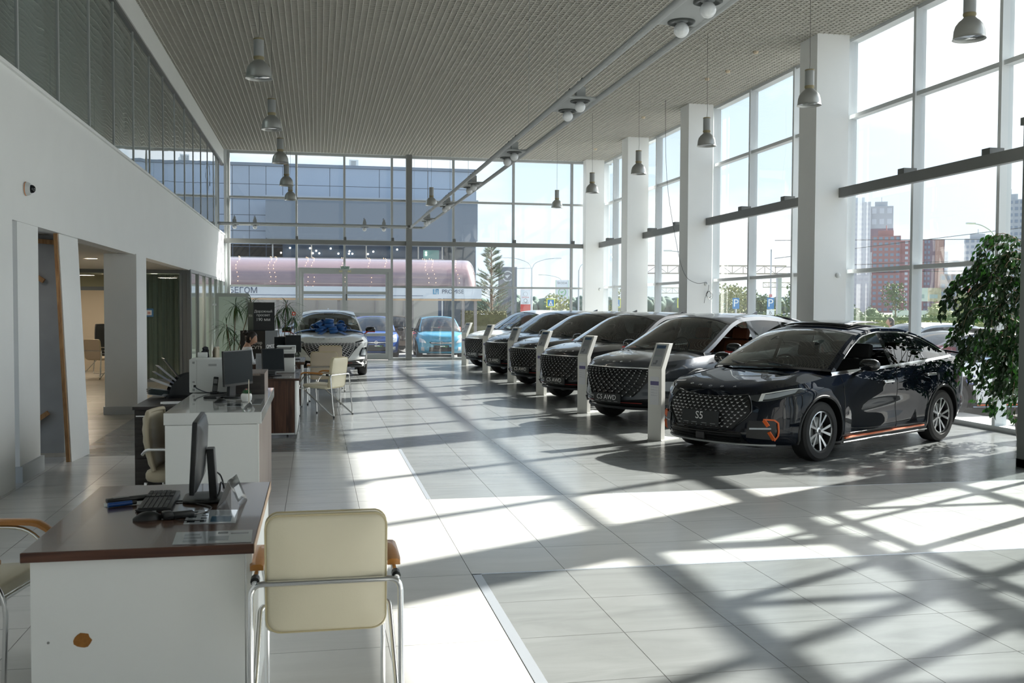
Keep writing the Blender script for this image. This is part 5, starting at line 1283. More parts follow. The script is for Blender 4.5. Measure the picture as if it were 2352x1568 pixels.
def monitor(label, loc, rz, w=0.53, h=0.32, zb=0.10, tilt=3, portrait=False, group='monitors on the desks', cable=False, bulge=False):
    t = thing('monitor', label, 'monitor', loc, R_(rz), group)   # screen faces local -y
    M = Matrix.Translation((0, 0, zb+h/2)) @ Matrix.Rotation(R_(-tilt), 4, 'X')
    q = MB(); q.M = M; q.bbox((-w/2, -0.008, -h/2), (w/2, 0.014, h/2), 0.004); q.build('screen_housing', black_pl, t, smooth=40)
    q = MB(); q.M = M; q.box((-w/2+0.008, -0.0095, -h/2+0.022), (w/2-0.008, -0.008, h/2-0.008)); q.build('screen', screen_bk, t)
    q = MB(); q.M = M
    rows = []
    for k, (s, y) in enumerate(((0.97, 0.013), (0.93, 0.022), (0.70, 0.036), (0.35, 0.042))):
        rows.append([(x*s, y, z*s) for x, z in rrect(w, h, 0.02)])
    q.grid(rows, wrap=True); q.f.append(tuple(len(q.v)-len(rows[0])+k for k in range(len(rows[0])))); q.m.append(0)
    q.build('rear_shell', mat('monitor_grey_shell', (0.022, 0.025, 0.027), 0.4), t, smooth=40, recalc=True)
    MB().prism([(-0.045, 0.045, zb+h*0.55), (0.045, 0.045, zb+h*0.55), (0.055, 0.06, 0.012), (-0.055, 0.06, 0.012)], (0, 0.035, 0)).build('neck', black_pl, t, bevel=0.004)
    q = MB(); slab(q, [(x, y) for x, y in rrect(0.25, 0.18, 0.06)], 0.014, 0.005, 0, Matrix.Translation((0, 0.03, 0.008))); q.build('foot', black_pl, t, smooth=40)
    if cable:
        MB().tube(smooth_path([(0.0, 0.055, zb+0.08), (-0.08, 0.10, zb+0.04), (-0.05, 0.12, zb-0.02), (0.02, 0.11, zb+0.02), (0.05, 0.08, zb-0.05), (0.06, -0.10, 0.005), (0.15, -0.22, 0.005), (0.24, -0.24, 0.005)], 6), 0.004, 6).build('cable', black_pl, t)
    return t
def keyboard(label, loc, rz, w=0.44, d=0.135):
    t = thing('keyboard', label, 'keyboard', loc, R_(rz), 'keyboards')
    MB().bbox((-w/2, -d/2, 0), (w/2, d/2, 0.016), 0.005).build('body', black_pl, t, smooth=40)
    km = mat('keycap', (0.030, 0.032, 0.034), 0.45); proto_k = None; n = 0
    for r in range(6):
        y = d/2-0.016-r*0.0205; xs = []
        if r == 5: xs = [(-0.2, 0.02), (-0.175, 0.02), (-0.15, 0.02), (-0.09, 0.09), (-0.02, 0.02), (0.005, 0.02), (0.03, 0.02), (0.075, 0.017), (0.096, 0.017), (0.117, 0.017), (0.155, 0.036), (0.188, 0.017)]
        else: xs = [(-0.205+k*0.0195, 0.017) for k in range(13)]+[(0.075+k*0.021, 0.017) for k in range(3)]+[(0.145+k*0.0205, 0.017) for k in range(4)]
        for x, kw in xs:
            if kw == 0.017:
                if proto_k is None: proto_k = MB().prism([(-0.0085, -0.0085, 0), (0.0085, -0.0085, 0), (0.0085, 0.0085, 0), (-0.0085, 0.0085, 0)], (0, 0, 0.006)).build('key', km, t); proto_k.location = (x, y, 0.015)
                else: same(proto_k, 'key', t, (x, y, 0.015))
            else: bx('key', (x-kw/2, y-0.0085, 0.015), (x+kw/2, y+0.0085, 0.021), km, t)
    return t
def mouse(label, loc, rz, name='mouse'):
    t = thing(name, label, 'computer mouse', loc, R_(rz), 'computer mice')
    rows = []
    for i in range(9):
        a = i/8; y = -0.058+0.116*a; w = 0.031*math.sin(math.pi*min(0.97, max(0.03, a)))**0.4; h = 0.036*math.sin(math.pi*min(0.97, max(0.03, a*0.9+0.02)))**0.6
        rows.append([(w*math.cos(b), y, h*math.sin(b)**0.8 if math.sin(b) > 0 else 0) for b in [math.pi*k/10 for k in range(11)]])
    MB().grid(rows).build('shell', black_pl, t, smooth=60, recalc=True); bx('wheel', (-0.003, 0.02, 0.028), (0.003, 0.036, 0.036), grey_pl, t)
    MB().tube(smooth_path([(0, 0.055, 0.008), (0.02, 0.10, 0.004), (0.09, 0.13, 0.004), (0.12, 0.22, 0.004)], 5), 0.002, 5).build('cable', black_pl, t)
    return t
def leaflet(label, pts, z, name='leaflet', col=None, lines=True):
    """pts: four corner (x,y) from near-left counter-clockwise"""
    c = sum((Vector((p[0], p[1], 0)) for p in pts), Vector())/4; t = thing(name, label, 'leaflet', (c.x, c.y, z), 0, 'leaflets on the desks')
    P = [Vector((p[0]-c.x, p[1]-c.y, 0)) for p in pts]
    MB().prism(P, (0, 0, 0.0015)).build('sleeve', mat('glossy_sleeve', (0.50, 0.54, 0.57), 0.06, coat=1.0), t)
    def at(u, v): return P[0].lerp(P[1], u).lerp(P[3].lerp(P[2], u), v)
    def cell(u0, v0, u1, v1, m, nm):
        q = MB().prism([at(u0, v0)+Vector((0, 0, 0.0016)), at(u1, v0)+Vector((0, 0, 0.0016)), at(u1, v1)+Vector((0, 0, 0.0016)), at(u0, v1)+Vector((0, 0, 0.0016))], (0, 0, 0.0004)); q.build(nm, m, t)
    bk = mat('printed_black', (0.02, 0.03, 0.035), 0.15); bl = mat('printed_blue', (0.04, 0.10, 0.16), 0.15); gy = mat('printed_grey', (0.22, 0.24, 0.26), 0.15)
    return t, cell, bk, bl, gy
Zd = 0.7505
monitor('monitor seen edge-on with its cable loop on the nearest walnut desk', (-0.555, 4.86, Zd), -88, 0.47, 0.33, 0.06, 3, cable=True)
keyboard('black keyboard on the nearest walnut desk', (-0.715, 4.80, Zd), 92, 0.44, 0.145)
mouse('black mouse lying left of the cable clutter on the nearest walnut desk', (-0.71, 4.43, Zd), -78)
def desk_clutter():
    t = thing('usb_dongle', 'small black barcode scanner with a cable on the nearest walnut desk', 'scanner', (-0.57, 4.45, Zd), R_(20))
    MB().bbox((-0.06, -0.02, 0), (0.05, 0.02, 0.028), 0.012).build('body', black_pl, t, smooth=50); MB().bbox((-0.085, -0.028, 0), (-0.04, 0.028, 0.034), 0.012).build('head', black_pl, t, smooth=50)
    MB().tube(smooth_path([(0.05, 0, 0.01), (0.12, 0.06, 0.004), (0.16, 0.16, 0.004), (0.10, 0.30, 0.004)], 5), 0.003, 6).build('cable', black_pl, t)
    t = thing('sticky_note', 'white paper slip under the pens at the left of the nearest desk', 'paper', (-0.87, 4.80, Zd), R_(12)); MB().box((-0.085, -0.045, 0), (0.085, 0.045, 0.0012)).build('sheet', paper, t)
    t = thing('blue_marker', 'thick blue marker on the nearest walnut desk', 'marker', (-0.87, 4.745, Zd+0.012), R_(28))
    MB().tube([(-0.06, 0, 0), (0.045, 0, 0)], 0.011, 12).build('barrel', mat('marker_blue', (0.01, 0.08, 0.33), 0.3), t, smooth=50); MB().tube([(0.045, 0, 0), (0.065, 0, 0)], 0.009, 12).build('cap', black_pl, t)
    t = thing('desk_phone_handset', 'black cordless handset lying behind the blue marker', 'handset', (-0.86, 4.86, Zd+0.012), R_(25))
    MB().bbox((-0.10, -0.022, -0.011), (0.10, 0.022, 0.011), 0.009).build('body', black_pl, t, smooth=50); bx('keypad', (-0.07, -0.016, 0.011), (0.0, 0.016, 0.0125), grey_pl, t)
    t = thing('table_tent', 'clear folded acrylic table tent beside the monitor on the nearest desk', 'desk sign', (-0.385, 4.74, Zd), R_(-8))
    for s in (-1, 1):
        MB().prism([(-0.055*0.6*0+s*0.05, -0.085, 0), (s*0.05, 0.085, 0), (0, 0.085, 0.12), (0, -0.085, 0.12)], (0.0015, 0, 0)).build('face', glassmat('frosted_acrylic_'+str(s), (0.80, 0.82, 0.83), 1.5, dust=0.30), t)
    MB().prism([(0.040, -0.05, 0.025), (0.040, 0.05, 0.025), (0.018, 0.05, 0.08), (0.018, -0.05, 0.08)], (0.001, 0, 0)).build('insert', mat('pale_insert', (0.6, 0.62, 0.64), 0.4), t)
    t, cell, bk, bl, gy = leaflet('glossy leaflet with a row of product pictures, farther one on the nearest desk', [(-0.548, 4.308), (-0.336, 4.297), (-0.345, 4.573), (-0.559, 4.60)], Zd)
    for k in range(5): cell(0.05+0.02*k*0, 0.08+0.17*k, 0.20, 0.20+0.17*k, bk if k % 2 == 0 else gy, 'picture')
    for k in range(4): cell(0.30, 0.12+0.2*k, 0.42, 0.24+0.2*k, bk, 'text_block')
    cell(0.50, 0.1, 0.9, 0.5, bl, 'picture'); cell(0.55, 0.6, 0.85, 0.9, gy, 'picture')
    t, cell, bk, bl, gy = leaflet('glossy leaflet with a car sketch at the front edge of the nearest desk', [(-0.542, 3.943), (-0.250, 3.935), (-0.257, 4.15), (-0.555, 4.155)], Zd)
    cell(0.12, 0.15, 0.3, 0.3, gy, 'text_block'); cell(0.12, 0.4, 0.35, 0.55, gy, 'text_block'); cell(0.12, 0.65, 0.32, 0.8, gy, 'text_block')
    cell(0.45, 0.2, 0.7, 0.55, gy, 'sketch'); cell(0.55, 0.75, 0.68, 0.9, bk, 'picture'); cell(0.72, 0.70, 0.95, 0.80, bk, 'picture')
desk_clutter()
def counter():
    z = 0.92; n_before = set(C.objects)
    t = thing('reception_counter', 'white counter with thick glossy top and grey wood side', 'counter', (-0.71, 7.98, 0))
    MB().box((-0.328, -0.81, z-0.083), (0.328, 1.31, z)).build('countertop', white_gloss, t, bevel=0.003)
    bx('front_panel', (-0.32, -0.80, 0.0), (0.295, -0.775, z-0.087), white_lam, t); bx('side_panel', (0.287, -0.775, 0.0), (0.303, 1.29, z-0.083), greywood, t); bx('white_edge', (0.295, -0.802, 0), (0.309, -0.775, z-0.083), white_lam, t)
    bx('side_panel', (-0.32, 0.4, 0.0), (-0.30, 1.2, z-0.083), white_lam, t)
    z = 0.77
    t = thing('riser_shelf', 'grey oak shelf box standing on the far end of the white counter', 'shelf', (-0.66, 10.72, z))
    bx('top', (-0.17, -0.36, 0.19), (0.14, 0.36, 0.21), greywood, t); bx('side', (0.12, -0.36, 0), (0.14, 0.36, 0.19), greywood, t); bx('side', (-0.17, -0.36, 0), (-0.15, 0.36, 0.19), darkwood, t); bx('front', (-0.15, -0.355, 0), (0.12, -0.34, 0.19), darkwood, t); bx('front_stile', (0.10, -0.362, 0), (0.14, -0.355, 0.205), darkwood, t)
    # white printer
    t = thing('laser_printer', 'white boxy printer seen from the rear on the far end of the counter', 'printer', (-1.09, 10.80, z))
    w = white_pl
    MB().bbox((-0.19, -0.20, 0.005), (0.19, 0.18, 0.345), 0.008).build('case', w, t, smooth=40); bx('seam', (-0.118, -0.2015, 0.012), (-0.1165, -0.2, 0.335), grey_pl, t)
    bx('grip_recess', (0.0, -0.202, 0.275), (0.08, -0.2, 0.298), mat('shadow_grey', (0.45, 0.46, 0.46), 0.6), t)
    for zz, hh in ((0.30, 0.022), (0.105, 0.016), (0.02, 0.024)):
        for k in range(3): bx('vent', (-0.158+0.008*k, -0.2015, zz), (-0.153+0.008*k, -0.2, zz+hh), grey_pl, t)
    bx('power_socket', (-0.148, -0.204, 0.058), (-0.125, -0.2, 0.082), black_pl, t)
    MB().tube(smooth_path([(-0.136, -0.21, 0.07), (-0.10, -0.25, 0.045), (0.0, -0.30, 0.012), (0.10, -0.30, 0.006), (0.22, -0.26, 0.006)], 5), 0.005, 6).build('power_cable', mat('navy_cable', (0.008, 0.012, 0.03), 0.4), t)
    t = thing('router', 'small white box showing above the printer top', 'device', (-1.19, 11.0, z+0.345)); MB().bbox((-0.05, -0.02, 0), (0.05, 0.02, 0.055), 0.01).build('body', w, t, smooth=40)
    # handset
    t = thing('cordless_phone', 'black cordless phone upright in its cradle before the printer', 'phone', (-1.02, 10.48, z), R_(5))
    MB().bbox((-0.045, -0.04, 0), (0.045, 0.04, 0.022), 0.01).build('cradle', black_pl, t, smooth=40)
    q = MB(); q.M = Matrix.Translation((0, 0.0, 0.01)) @ Matrix.Rotation(R_(-12), 4, 'X') @ Matrix.Rotation(R_(6), 4, 'Y'); q.bbox((-0.025, -0.013, 0), (0.025, 0.013, 0.165), 0.01); h = q.build('handset', black_pl, t, smooth=40)
    q = MB(); q.M = Matrix.Translation((0, 0.0, 0.01)) @ Matrix.Rotation(R_(-12), 4, 'X') @ Matrix.Rotation(R_(6), 4, 'Y'); q.box((-0.018, -0.0145, 0.095), (0.018, -0.013, 0.14)); q.build('display', grey_pl, h)
    for r in range(4):
        for c in range(3):
            q = MB(); q.M = Matrix.Translation((0, 0.0, 0.01)) @ Matrix.Rotation(R_(-12), 4, 'X') @ Matrix.Rotation(R_(6), 4, 'Y'); q.box((-0.017+c*0.013, -0.015, 0.022+r*0.014), (-0.009+c*0.013, -0.013, 0.03+r*0.014)); q.build('button', grey_pl, h)
    keyboard('black keyboard on the white counter', (-0.92, 10.12, z+0.001), 66, 0.44, 0.14)
    mouse('black mouse on the white counter in front of the keyboard', (-0.875, 9.52, z+0.001), -70)
    monitor('dark upright monitor on the white counter before the wooden box', (-0.755, 10.02, z+0.001), 62, 0.50, 0.34, 0.12, 2)
    # succulent
    t = thing('potted_succulent', 'small green succulent with pink tip in a white pot on the counter', 'plant', (-0.65, 9.64, z))
    MB().lathe([(0.0001, 0), (0.038, 0), (0.048, 0.012), (0.052, 0.04), (0.050, 0.062), (0.042, 0.072), (0.038, 0.068), (0.0001, 0.066)], 24).build('pot', mat('white_ceramic', (0.82, 0.82, 0.80), 0.25), t, smooth=50)
    gm = mat('succulent_green', (0.07, 0.22, 0.10), 0.5, var=0.2, vscale=30); pm = mat('succulent_pink', (0.65, 0.28, 0.28), 0.5); r = random.Random(5); lf = None
    for k in range(46):
        a = k*2.4; e = 0.15+1.2*(k/46); L = 0.052-0.022*(k/46)
        d = Vector((math.cos(a)*math.cos(e), math.sin(a)*math.cos(e), math.sin(e))); o_ = Vector((0, 0, 0.07+0.02*(k/46)))
        s_ = d.cross(Vector((0, 0, 1))).normalized()*0.006; n_ = s_.cross(d).normalized()*0.004
        MB().add([o_, o_+d*L*0.5+s_, o_+d*L*0.5-s_, o_+d*L, o_+d*L*0.5+n_, o_+d*L*0.5-n_], [(0, 1, 4), (1, 3, 4), (3, 2, 4), (2, 0, 4), (1, 0, 5), (3, 1, 5), (2, 3, 5), (0, 2, 5)]).build('leaf', gm if k < 36 else pm, t)
    # acrylic stand
    t = thing('acrylic_card_stand', 'tall clear acrylic card holder edge-on beside the succulent', 'card holder', (-0.594, 9.12, z), R_(-86))
    MB().box((-0.075, -0.004, 0.01), (0.075, 0.004, 0.235)).build('card', mat('tan_card', (0.62, 0.56, 0.46), 0.4), t); MB().box((-0.078, -0.008, 0.0), (0.078, -0.005, 0.24)).build('front', glass_thin, t); MB().box((-0.078, -0.04, 0.0), (0.078, 0.03, 0.005)).build('foot', glass_thin, t)
    t = thing('crystal_paperweight', 'faceted clear crystal paperweight at the near edge of the counter', 'paperweight', (-0.575, 8.86, z))
    cm = mat('crystal', (0.92, 0.95, 0.96), 0.03, trans=0.85)
    MB().add([(-0.05, 0, 0.0), (0, -0.04, 0.0), (0.05, 0, 0), (0, 0.04, 0), (-0.03, -0.02, 0.035), (0.035, -0.015, 0.03), (0.005, 0.0, 0.062), (0, 0.03, 0.03)], [(0, 1, 4), (1, 2, 5), (1, 5, 4), (4, 5, 6), (0, 4, 6), (0, 6, 7), (5, 2, 7), (5, 7, 6), (0, 7, 3), (2, 3, 7), (0, 3, 2, 1)]).build('crystal', cm, t, recalc=True)
    t, cell, bk, bl, gy = leaflet('dark glossy leaflet on the counter beside the mouse', [(-0.80, 9.15), (-0.64, 9.12), (-0.66, 9.40), (-0.80, 9.42)], z); cell(0.05, 0.1, 0.35, 0.9, bk, 'picture'); cell(0.5, 0.1, 0.95, 0.9, bk, 'picture')
    t, cell, bk, bl, gy = leaflet('dark leaflet under the card holder on the counter', [(-0.58, 9.3), (-0.50, 9.3), (-0.50, 9.85), (-0.58, 9.85)], z); cell(0.05, 0.05, 0.95, 0.95, gy, 'picture')
    cam0 = Vector((0, 0, 1.66))
    for o in list(C.objects):
        if o in n_before or o.parent or o.name.startswith('reception_counter'): continue
        o.location = cam0+(o.location-cam0)*0.8315; o.scale = (0.8315,)*3
    t = thing('drawer_pedestal', 'dark wenge drawer unit behind the cream chair left of the counter', 'drawer unit', (-1.46, 10.2, 0))
    bx('top', (-0.18, -0.72, 0.715), (0.26, 0.78, 0.745), darkwood, t); bx('body', (-0.165, -0.70, 0.03), (0.24, 0.75, 0.71), darkwood, t)
    for zz in (0.06, 0.28, 0.50): bx('drawer', (-0.155, -0.715, zz), (0.23, -0.70, zz+0.205), darkwood, t)
    bx('handle_strip', (-0.15, -0.725, 0.655), (0.23, -0.715, 0.665), chrome, t)
    # brochure fan on the pedestal
    t = thing('brochure_rack', 'black fan shaped brochure holder on the wenge drawer unit', 'brochure holder', (-1.43, 10.42, 0.745), R_(14))
    for y in (-0.12, 0.12):
        P = [(0.19+0.23*math.cos(a), y, 0.24*math.sin(a)) for a in [R_(84+88*k/12) for k in range(13)]]
        MB().prism([(0.24, y, 0.0), (0.245, y, 0.23), *P, (-0.05, y, 0.0)], (0, 0.006, 0)).build('side_plate', black_matte, t)
    bx('base', (-0.06, -0.12, 0), (0.25, 0.12, 0.03), black_matte, t)
    mm_ = [mat('brochure_black', (0.03, 0.045, 0.05), 0.3), mat('brochure_grey', (0.42, 0.44, 0.48), 0.3), mat('brochure_blue', (0.25, 0.28, 0.36), 0.3), mat('brochure_white', (0.65, 0.66, 0.68), 0.3)]
    spec_ = [(171, 0.42, 0, 10, 'stack of black brochures at the bottom of the fan holder'), (157, 0.42, 3, 3, 'pale brochures, lowest pale ones in the fan holder'), (147, 0.43, 2, 3, 'grey-blue brochures in the middle of the fan holder'), (138, 0.44, 1, 3, 'light grey brochures second from the top of the fan holder'), (127, 0.46, 0, 2, 'dark brochures standing steepest in the fan holder'), (178, 0.30, 3, 3, 'creased magazines lying under the fan holder')]
    base = Matrix.Translation((-1.43, 10.42, 0.745)) @ Matrix.Rotation(R_(14), 4, 'Z')
    for a, L, mi, n, lb in spec_:
        b = thing('brochure_bundle', lb, 'brochures', base @ Vector((0.20, 0, 0.035)), R_(14), 'brochures in the fan holder')
        for k in range(n):
            q = MB(); q.M = Matrix.Rotation(-R_(a), 4, 'Y'); jj = 0.004*((k*37) % 7-3)
            q.box((0.03+jj, -0.105, 0.006*k), (L+jj, 0.105, 0.006*k+0.0045)); q.build('brochure', mm_[mi] if k != n-1 else mm_[1 if mi == 0 and a > 150 else mi], b)
    t = thing('paper_sheets', 'loose white sheets on the wenge drawer unit', 'paper', (-1.32, 9.78, 0.745), R_(8)); MB().box((-0.10, -0.12, 0), (0.10, 0.14, 0.006)).build('sheet', paper, t); MB().box((-0.12, -0.13, 0.006), (0.07, 0.10, 0.008)).build('sheet', paper, t)
counter()
def walnut_desks():
    t = thing('walnut_desk', 'walnut side desk behind the white counter with a white right edge panel', 'desk', (-0.62, 13.9, 0))
    bx('desktop', (-0.36, -0.98, 0.715), (0.40, 0.98, 0.745), walnut_x, t); bx('end_panel', (-0.34, -0.96, 0.05), (0.34, -0.93, 0.715), walnut, t); bx('side_panel', (0.345, -0.96, 0.03), (0.365, 0.95, 0.715), white_lam, t); bx('bottom_edge', (-0.34, -0.955, 0.03), (0.34, -0.935, 0.05), white_lam, t)
    for x in (-0.25, 0.25): MB().lathe([(0.012, 0), (0.012, 0.03), (0.006, 0.035)], 10, (x, -0.9, 0)).build('foot', black_pl, t)
    t = thing('walnut_desk', 'far walnut desk where the woman works, with white side panel', 'desk', (-0.62, 17.5, 0))
    bx('desktop', (-0.44, -0.75, 0.70), (0.42, 0.85, 0.745), walnut_x, t); bx('side_panel', (0.36, -0.72, 0.02), (0.385, 0.83, 0.70), white_lam, t); bx('end_panel', (0.0, -0.72, 0.02), (0.36, -0.69, 0.70), walnut, t); bx('drawer_unit', (-0.40, -0.72, 0.1), (-0.05, -0.3, 0.70), walnut, t)
    z = 0.746
    monitor('dark monitor on the middle walnut desk left of the tall printer', (-0.565, 13.42, z), 22, 0.30, 0.30, 0.06, 6)
    t = thing('multifunction_printer', 'tall white and black printer on the middle walnut desk', 'printer', (-0.42, 14.2, z))
    MB().bbox((-0.13, -0.20, 0.0), (0.12, 0.2, 0.21), 0.015).build('body', white_pl, t, smooth=40); bx('black_band', (-0.125, -0.185, 0.21), (0.115, 0.19, 0.265), black_pl, t); MB().bbox((-0.14, -0.21, 0.265), (0.13, 0.2, 0.325), 0.01).build('scanner', white_pl, t, smooth=40)
    bx('feeder_slot', (-0.11, -0.19, 0.33), (0.07, 0.15, 0.355), grey_pl, t); bx('lid', (-0.12, -0.20, 0.355), (0.13, 0.18, 0.368), white_pl, t); bx('lid_end', (0.08, -0.20, 0.325), (0.13, 0.18, 0.36), white_pl, t); bx('seam', (-0.14, -0.2115, 0.293), (0.13, -0.21, 0.296), grey_pl, t)
    MB().tube(smooth_path([(0.12, -0.1, 0.1), (0.16, -0.14, 0.06), (0.17, -0.18, 0.02), (0.14, -0.24, 0.006)], 4), 0.004, 5).build('cable', black_pl, t)
    t = thing('paper_stand', 'white printed sheet in a stand beside the dark monitor on the middle desk', 'document stand', (-0.75, 14.7, z)); q = MB(); q.M = Matrix.Rotation(R_(-10), 4, 'X'); q.box((-0.11, 0, 0), (0.11, 0.004, 0.24)); q.build('sheet', mat('printed_sheet', (0.60, 0.62, 0.65), 0.5), t)
    for k in range(8):
        q = MB(); q.M = Matrix.Rotation(R_(-10), 4, 'X'); q.box((-0.08, -0.001, 0.04+0.022*k), (0.08, 0, 0.045+0.022*k)); q.build('text_line', mat('text_grey', (0.35, 0.36, 0.4), 0.6), t)
    t, cell, bk, bl, gy = leaflet('glossy leaflet at the near edge of the middle walnut desk', [(-0.55, 13.05), (-0.32, 13.05), (-0.32, 13.30), (-0.55, 13.32)], z); cell(0.1, 0.1, 0.9, 0.9, gy, 'picture')
    t = thing('glass_award', 'small clear star award on the middle walnut desk', 'award', (-0.30, 14.6, z)); MB().prism([(-0.03, 0, 0), (0.03, 0, 0), (0.015, 0, 0.05), (0.045, 0, 0.10), (0.0, 0, 0.08), (-0.04, 0, 0.10), (-0.015, 0, 0.05)], (0, 0.015, 0)).build('star', glass_thin, t)
    monitor('left dark monitor of the pair on the far walnut desk', (-0.60, 17.9, z), 5, 0.26, 0.26, 0.12, 3); monitor('right dark monitor of the pair on the far walnut desk', (-0.40, 17.6, z), 12, 0.27, 0.30, 0.12, 3)
    t = thing('acrylic_stand', 'clear acrylic stand on the far walnut desk beside the monitors', 'desk sign', (-0.28, 17.1, z)); 
    for s in (-1, 1): MB().prism([(s*0.05, -0.05, 0), (s*0.05, 0.05, 0), (0, 0.05, 0.10), (0, -0.05, 0.10)], (0.003, 0, 0)).build('face', glass_thin, t)
walnut_desks()
# ---------------------------------------------------------------- display cubes
def cubes():
    tm = mat('cube_lettering', (0.72, 0.74, 0.74), 0.5)
    t = thing('display_cube', 'black display cube with white Russian text, top of the stack', 'display cube', (-1.18, 22.2, 1.145), R_(19), 'stacked display cubes')
    bx('body', (-0.228, -0.228, 0), (0.228, 0.228, 0.60), black_matte, t); bx('slate_side', (-0.230, -0.228, 0.0), (-0.228, 0.228, 0.60), dark_slate, t)
    for s, z, sz, b in (('Дорожный', 0.405, 0.074, 0), ('просвет', 0.325, 0.074, 0), ('190 мм', 0.23, 0.095, 0.0)): text(s, sz, tm, t, frame_M((-0.02, -0.23, z), (1, 0, 0), (0, 0, 1)), 0.001, bold=b)
    text('OMODA', 0.07, tm, t, frame_M((-0.232, 0, 0.31), (0, -1, 0), (0, 0, 1)), 0.001, sx=1.1)
    t = thing('display_cube', 'black display cube with engine text behind the woman, middle of the stack', 'display cube', (-1.22, 22.15, 0.58), R_(-24.6), 'stacked display cubes')
    bx('body', (-0.29, -0.29, 0), (0.29, 0.29, 0.56), black_matte, t); bx('slate_side', (0.29, -0.29, 0), (0.292, 0.29, 0.56), dark_slate, t)
    text('Вариатор', 0.088, tm, t, frame_M((0.02, -0.291, 0.30), (1, 0, 0), (0, 0, 1)), 0.001); text('CVT9', 0.105, tm, t, frame_M((0.09, -0.291, 0.20), (1, 0, 0), (0, 0, 1)), 0.001, bold=0.003)
    text('OMODA', 0.11, mat('bright_letter', (0.85, 0.86, 0.86), 0.4), t, frame_M((0.293, 0.0, 0.22), (0, 1, 0), (0, 0, 1)), 0.001, bold=0.006, sx=1.15)
    t = thing('display_cube', 'black display cube at the bottom of the stack behind the desks', 'display cube', (-1.20, 22.15, 0), R_(-10), 'stacked display cubes'); bx('body', (-0.29, -0.29, 0), (0.29, 0.29, 0.575), black_matte, t); bx('slate_side', (0.29, -0.29, 0), (0.292, 0.29, 0.575), dark_slate, t)
cubes()
# ---------------------------------------------------------------- information posts beside the cars
def posts():
    pm = mat('post_white', (0.66, 0.66, 0.63), 0.45); W_, D_ = 0.20, 0.085
    t = thing('price_post', 'p', 'information post', (0, 0, 0))
    n = 0.17; prof = [(0, 0), (0, 0.90), (n, 1.215), (n+D_, 1.215), (D_, 0.88), (D_, 0)]
    MB().prism([(-W_/2, y, z) for y, z in prof], (W_, 0, 0)).build('post', pm, t, bevel=0.003)
    bx('base_plate', (-W_/2-0.01, -0.0, 0), (W_/2+0.01, 0.40, 0.008), pm, t)
    sl = Vector((0, n, 0.315)).normalized(); nn = Vector((0, -sl.z, sl.y))
    def tilt(u0, v0, u1, v1, m, nm, o=0.002, par=None):
        a = Vector((0, 0, 0.90)); P = [a+Vector((u, 0, 0))+sl*v+nn*o for u, v in ((u0, v0), (u1, v0), (u1, v1), (u0, v1))]
        return MB().prism(P, -nn*0.0015).build(nm, m, par or t)
    lam = mat('poster_sheet', (0.36, 0.37, 0.39), 0.12, coat=0.6); ph = mat('poster_photo', (0.06, 0.10, 0.16), 0.2); tx = mat('poster_text', (0.16, 0.17, 0.19), 0.5); tg = mat('poster_green', (0.12, 0.20, 0.16), 0.4); tv = mat('poster_violet', (0.13, 0.12, 0.26), 0.4); ltx = mat('poster_pale_text', (0.42, 0.43, 0.48), 0.5)
    p = tilt(-0.075, 0.035, 0.075, 0.335, lam, 'tilted_poster')
    tilt(-0.066, 0.285, 0.066, 0.328, ph, 'photo', 0.003, p)
    for v, m in ((0.272, tg), (0.25, tx), (0.232, tx), (0.214, tx), (0.196, tx), (0.176, tg)): tilt(-0.066, v, 0.05, v+0.006, m, 'text_line', 0.003, p)
    tilt(-0.05, 0.06, 0.0, 0.085, tx, 'sketch', 0.003, p); tilt(-0.02, 0.085, 0.01, 0.12, tx, 'sketch', 0.003, p)
    p = MB().box((-0.065, -0.003, 0.45), (0.065, 0, 0.80)).build('flat_poster', mat('poster_white', (0.68, 0.69, 0.72), 0.2), t)
    MB().box((-0.062, -0.004, 0.695), (0.062, -0.003, 0.745)).build('photo', tv, p)
    for k, z in enumerate((0.675, 0.667, 0.64, 0.632, 0.605, 0.597, 0.572, 0.564)): MB().box((-0.055, -0.004, z), (0.045 if k % 2 else -0.01, -0.003, z+0.003)).build('text_line', ltx, p)
    ang = -90+28.7
    L = [(4.149, 11.86), (4.109, 15.17), (4.153, 18.40), (4.20, 21.55), (4.21, 25.0), (4.13, 28.2)]
    nm = ['nearest white information post, in front of the black sedan', 'white information post beside the graphite crossover', 'third white information post from the sedan', 'fourth white information post from the sedan', 'fifth white information post, between the last dark crossovers', 'farthest white information post, before the pale crossover']
    for i, (x, y) in enumerate(L):
        o = t if i == 0 else dup(t); o.location = (x, y, 0); o.rotation_euler.z = R_(ang+ (8 if i == 0 else 6)); o['label'] = nm[i]; o['group'] = 'information posts beside the cars'
posts()
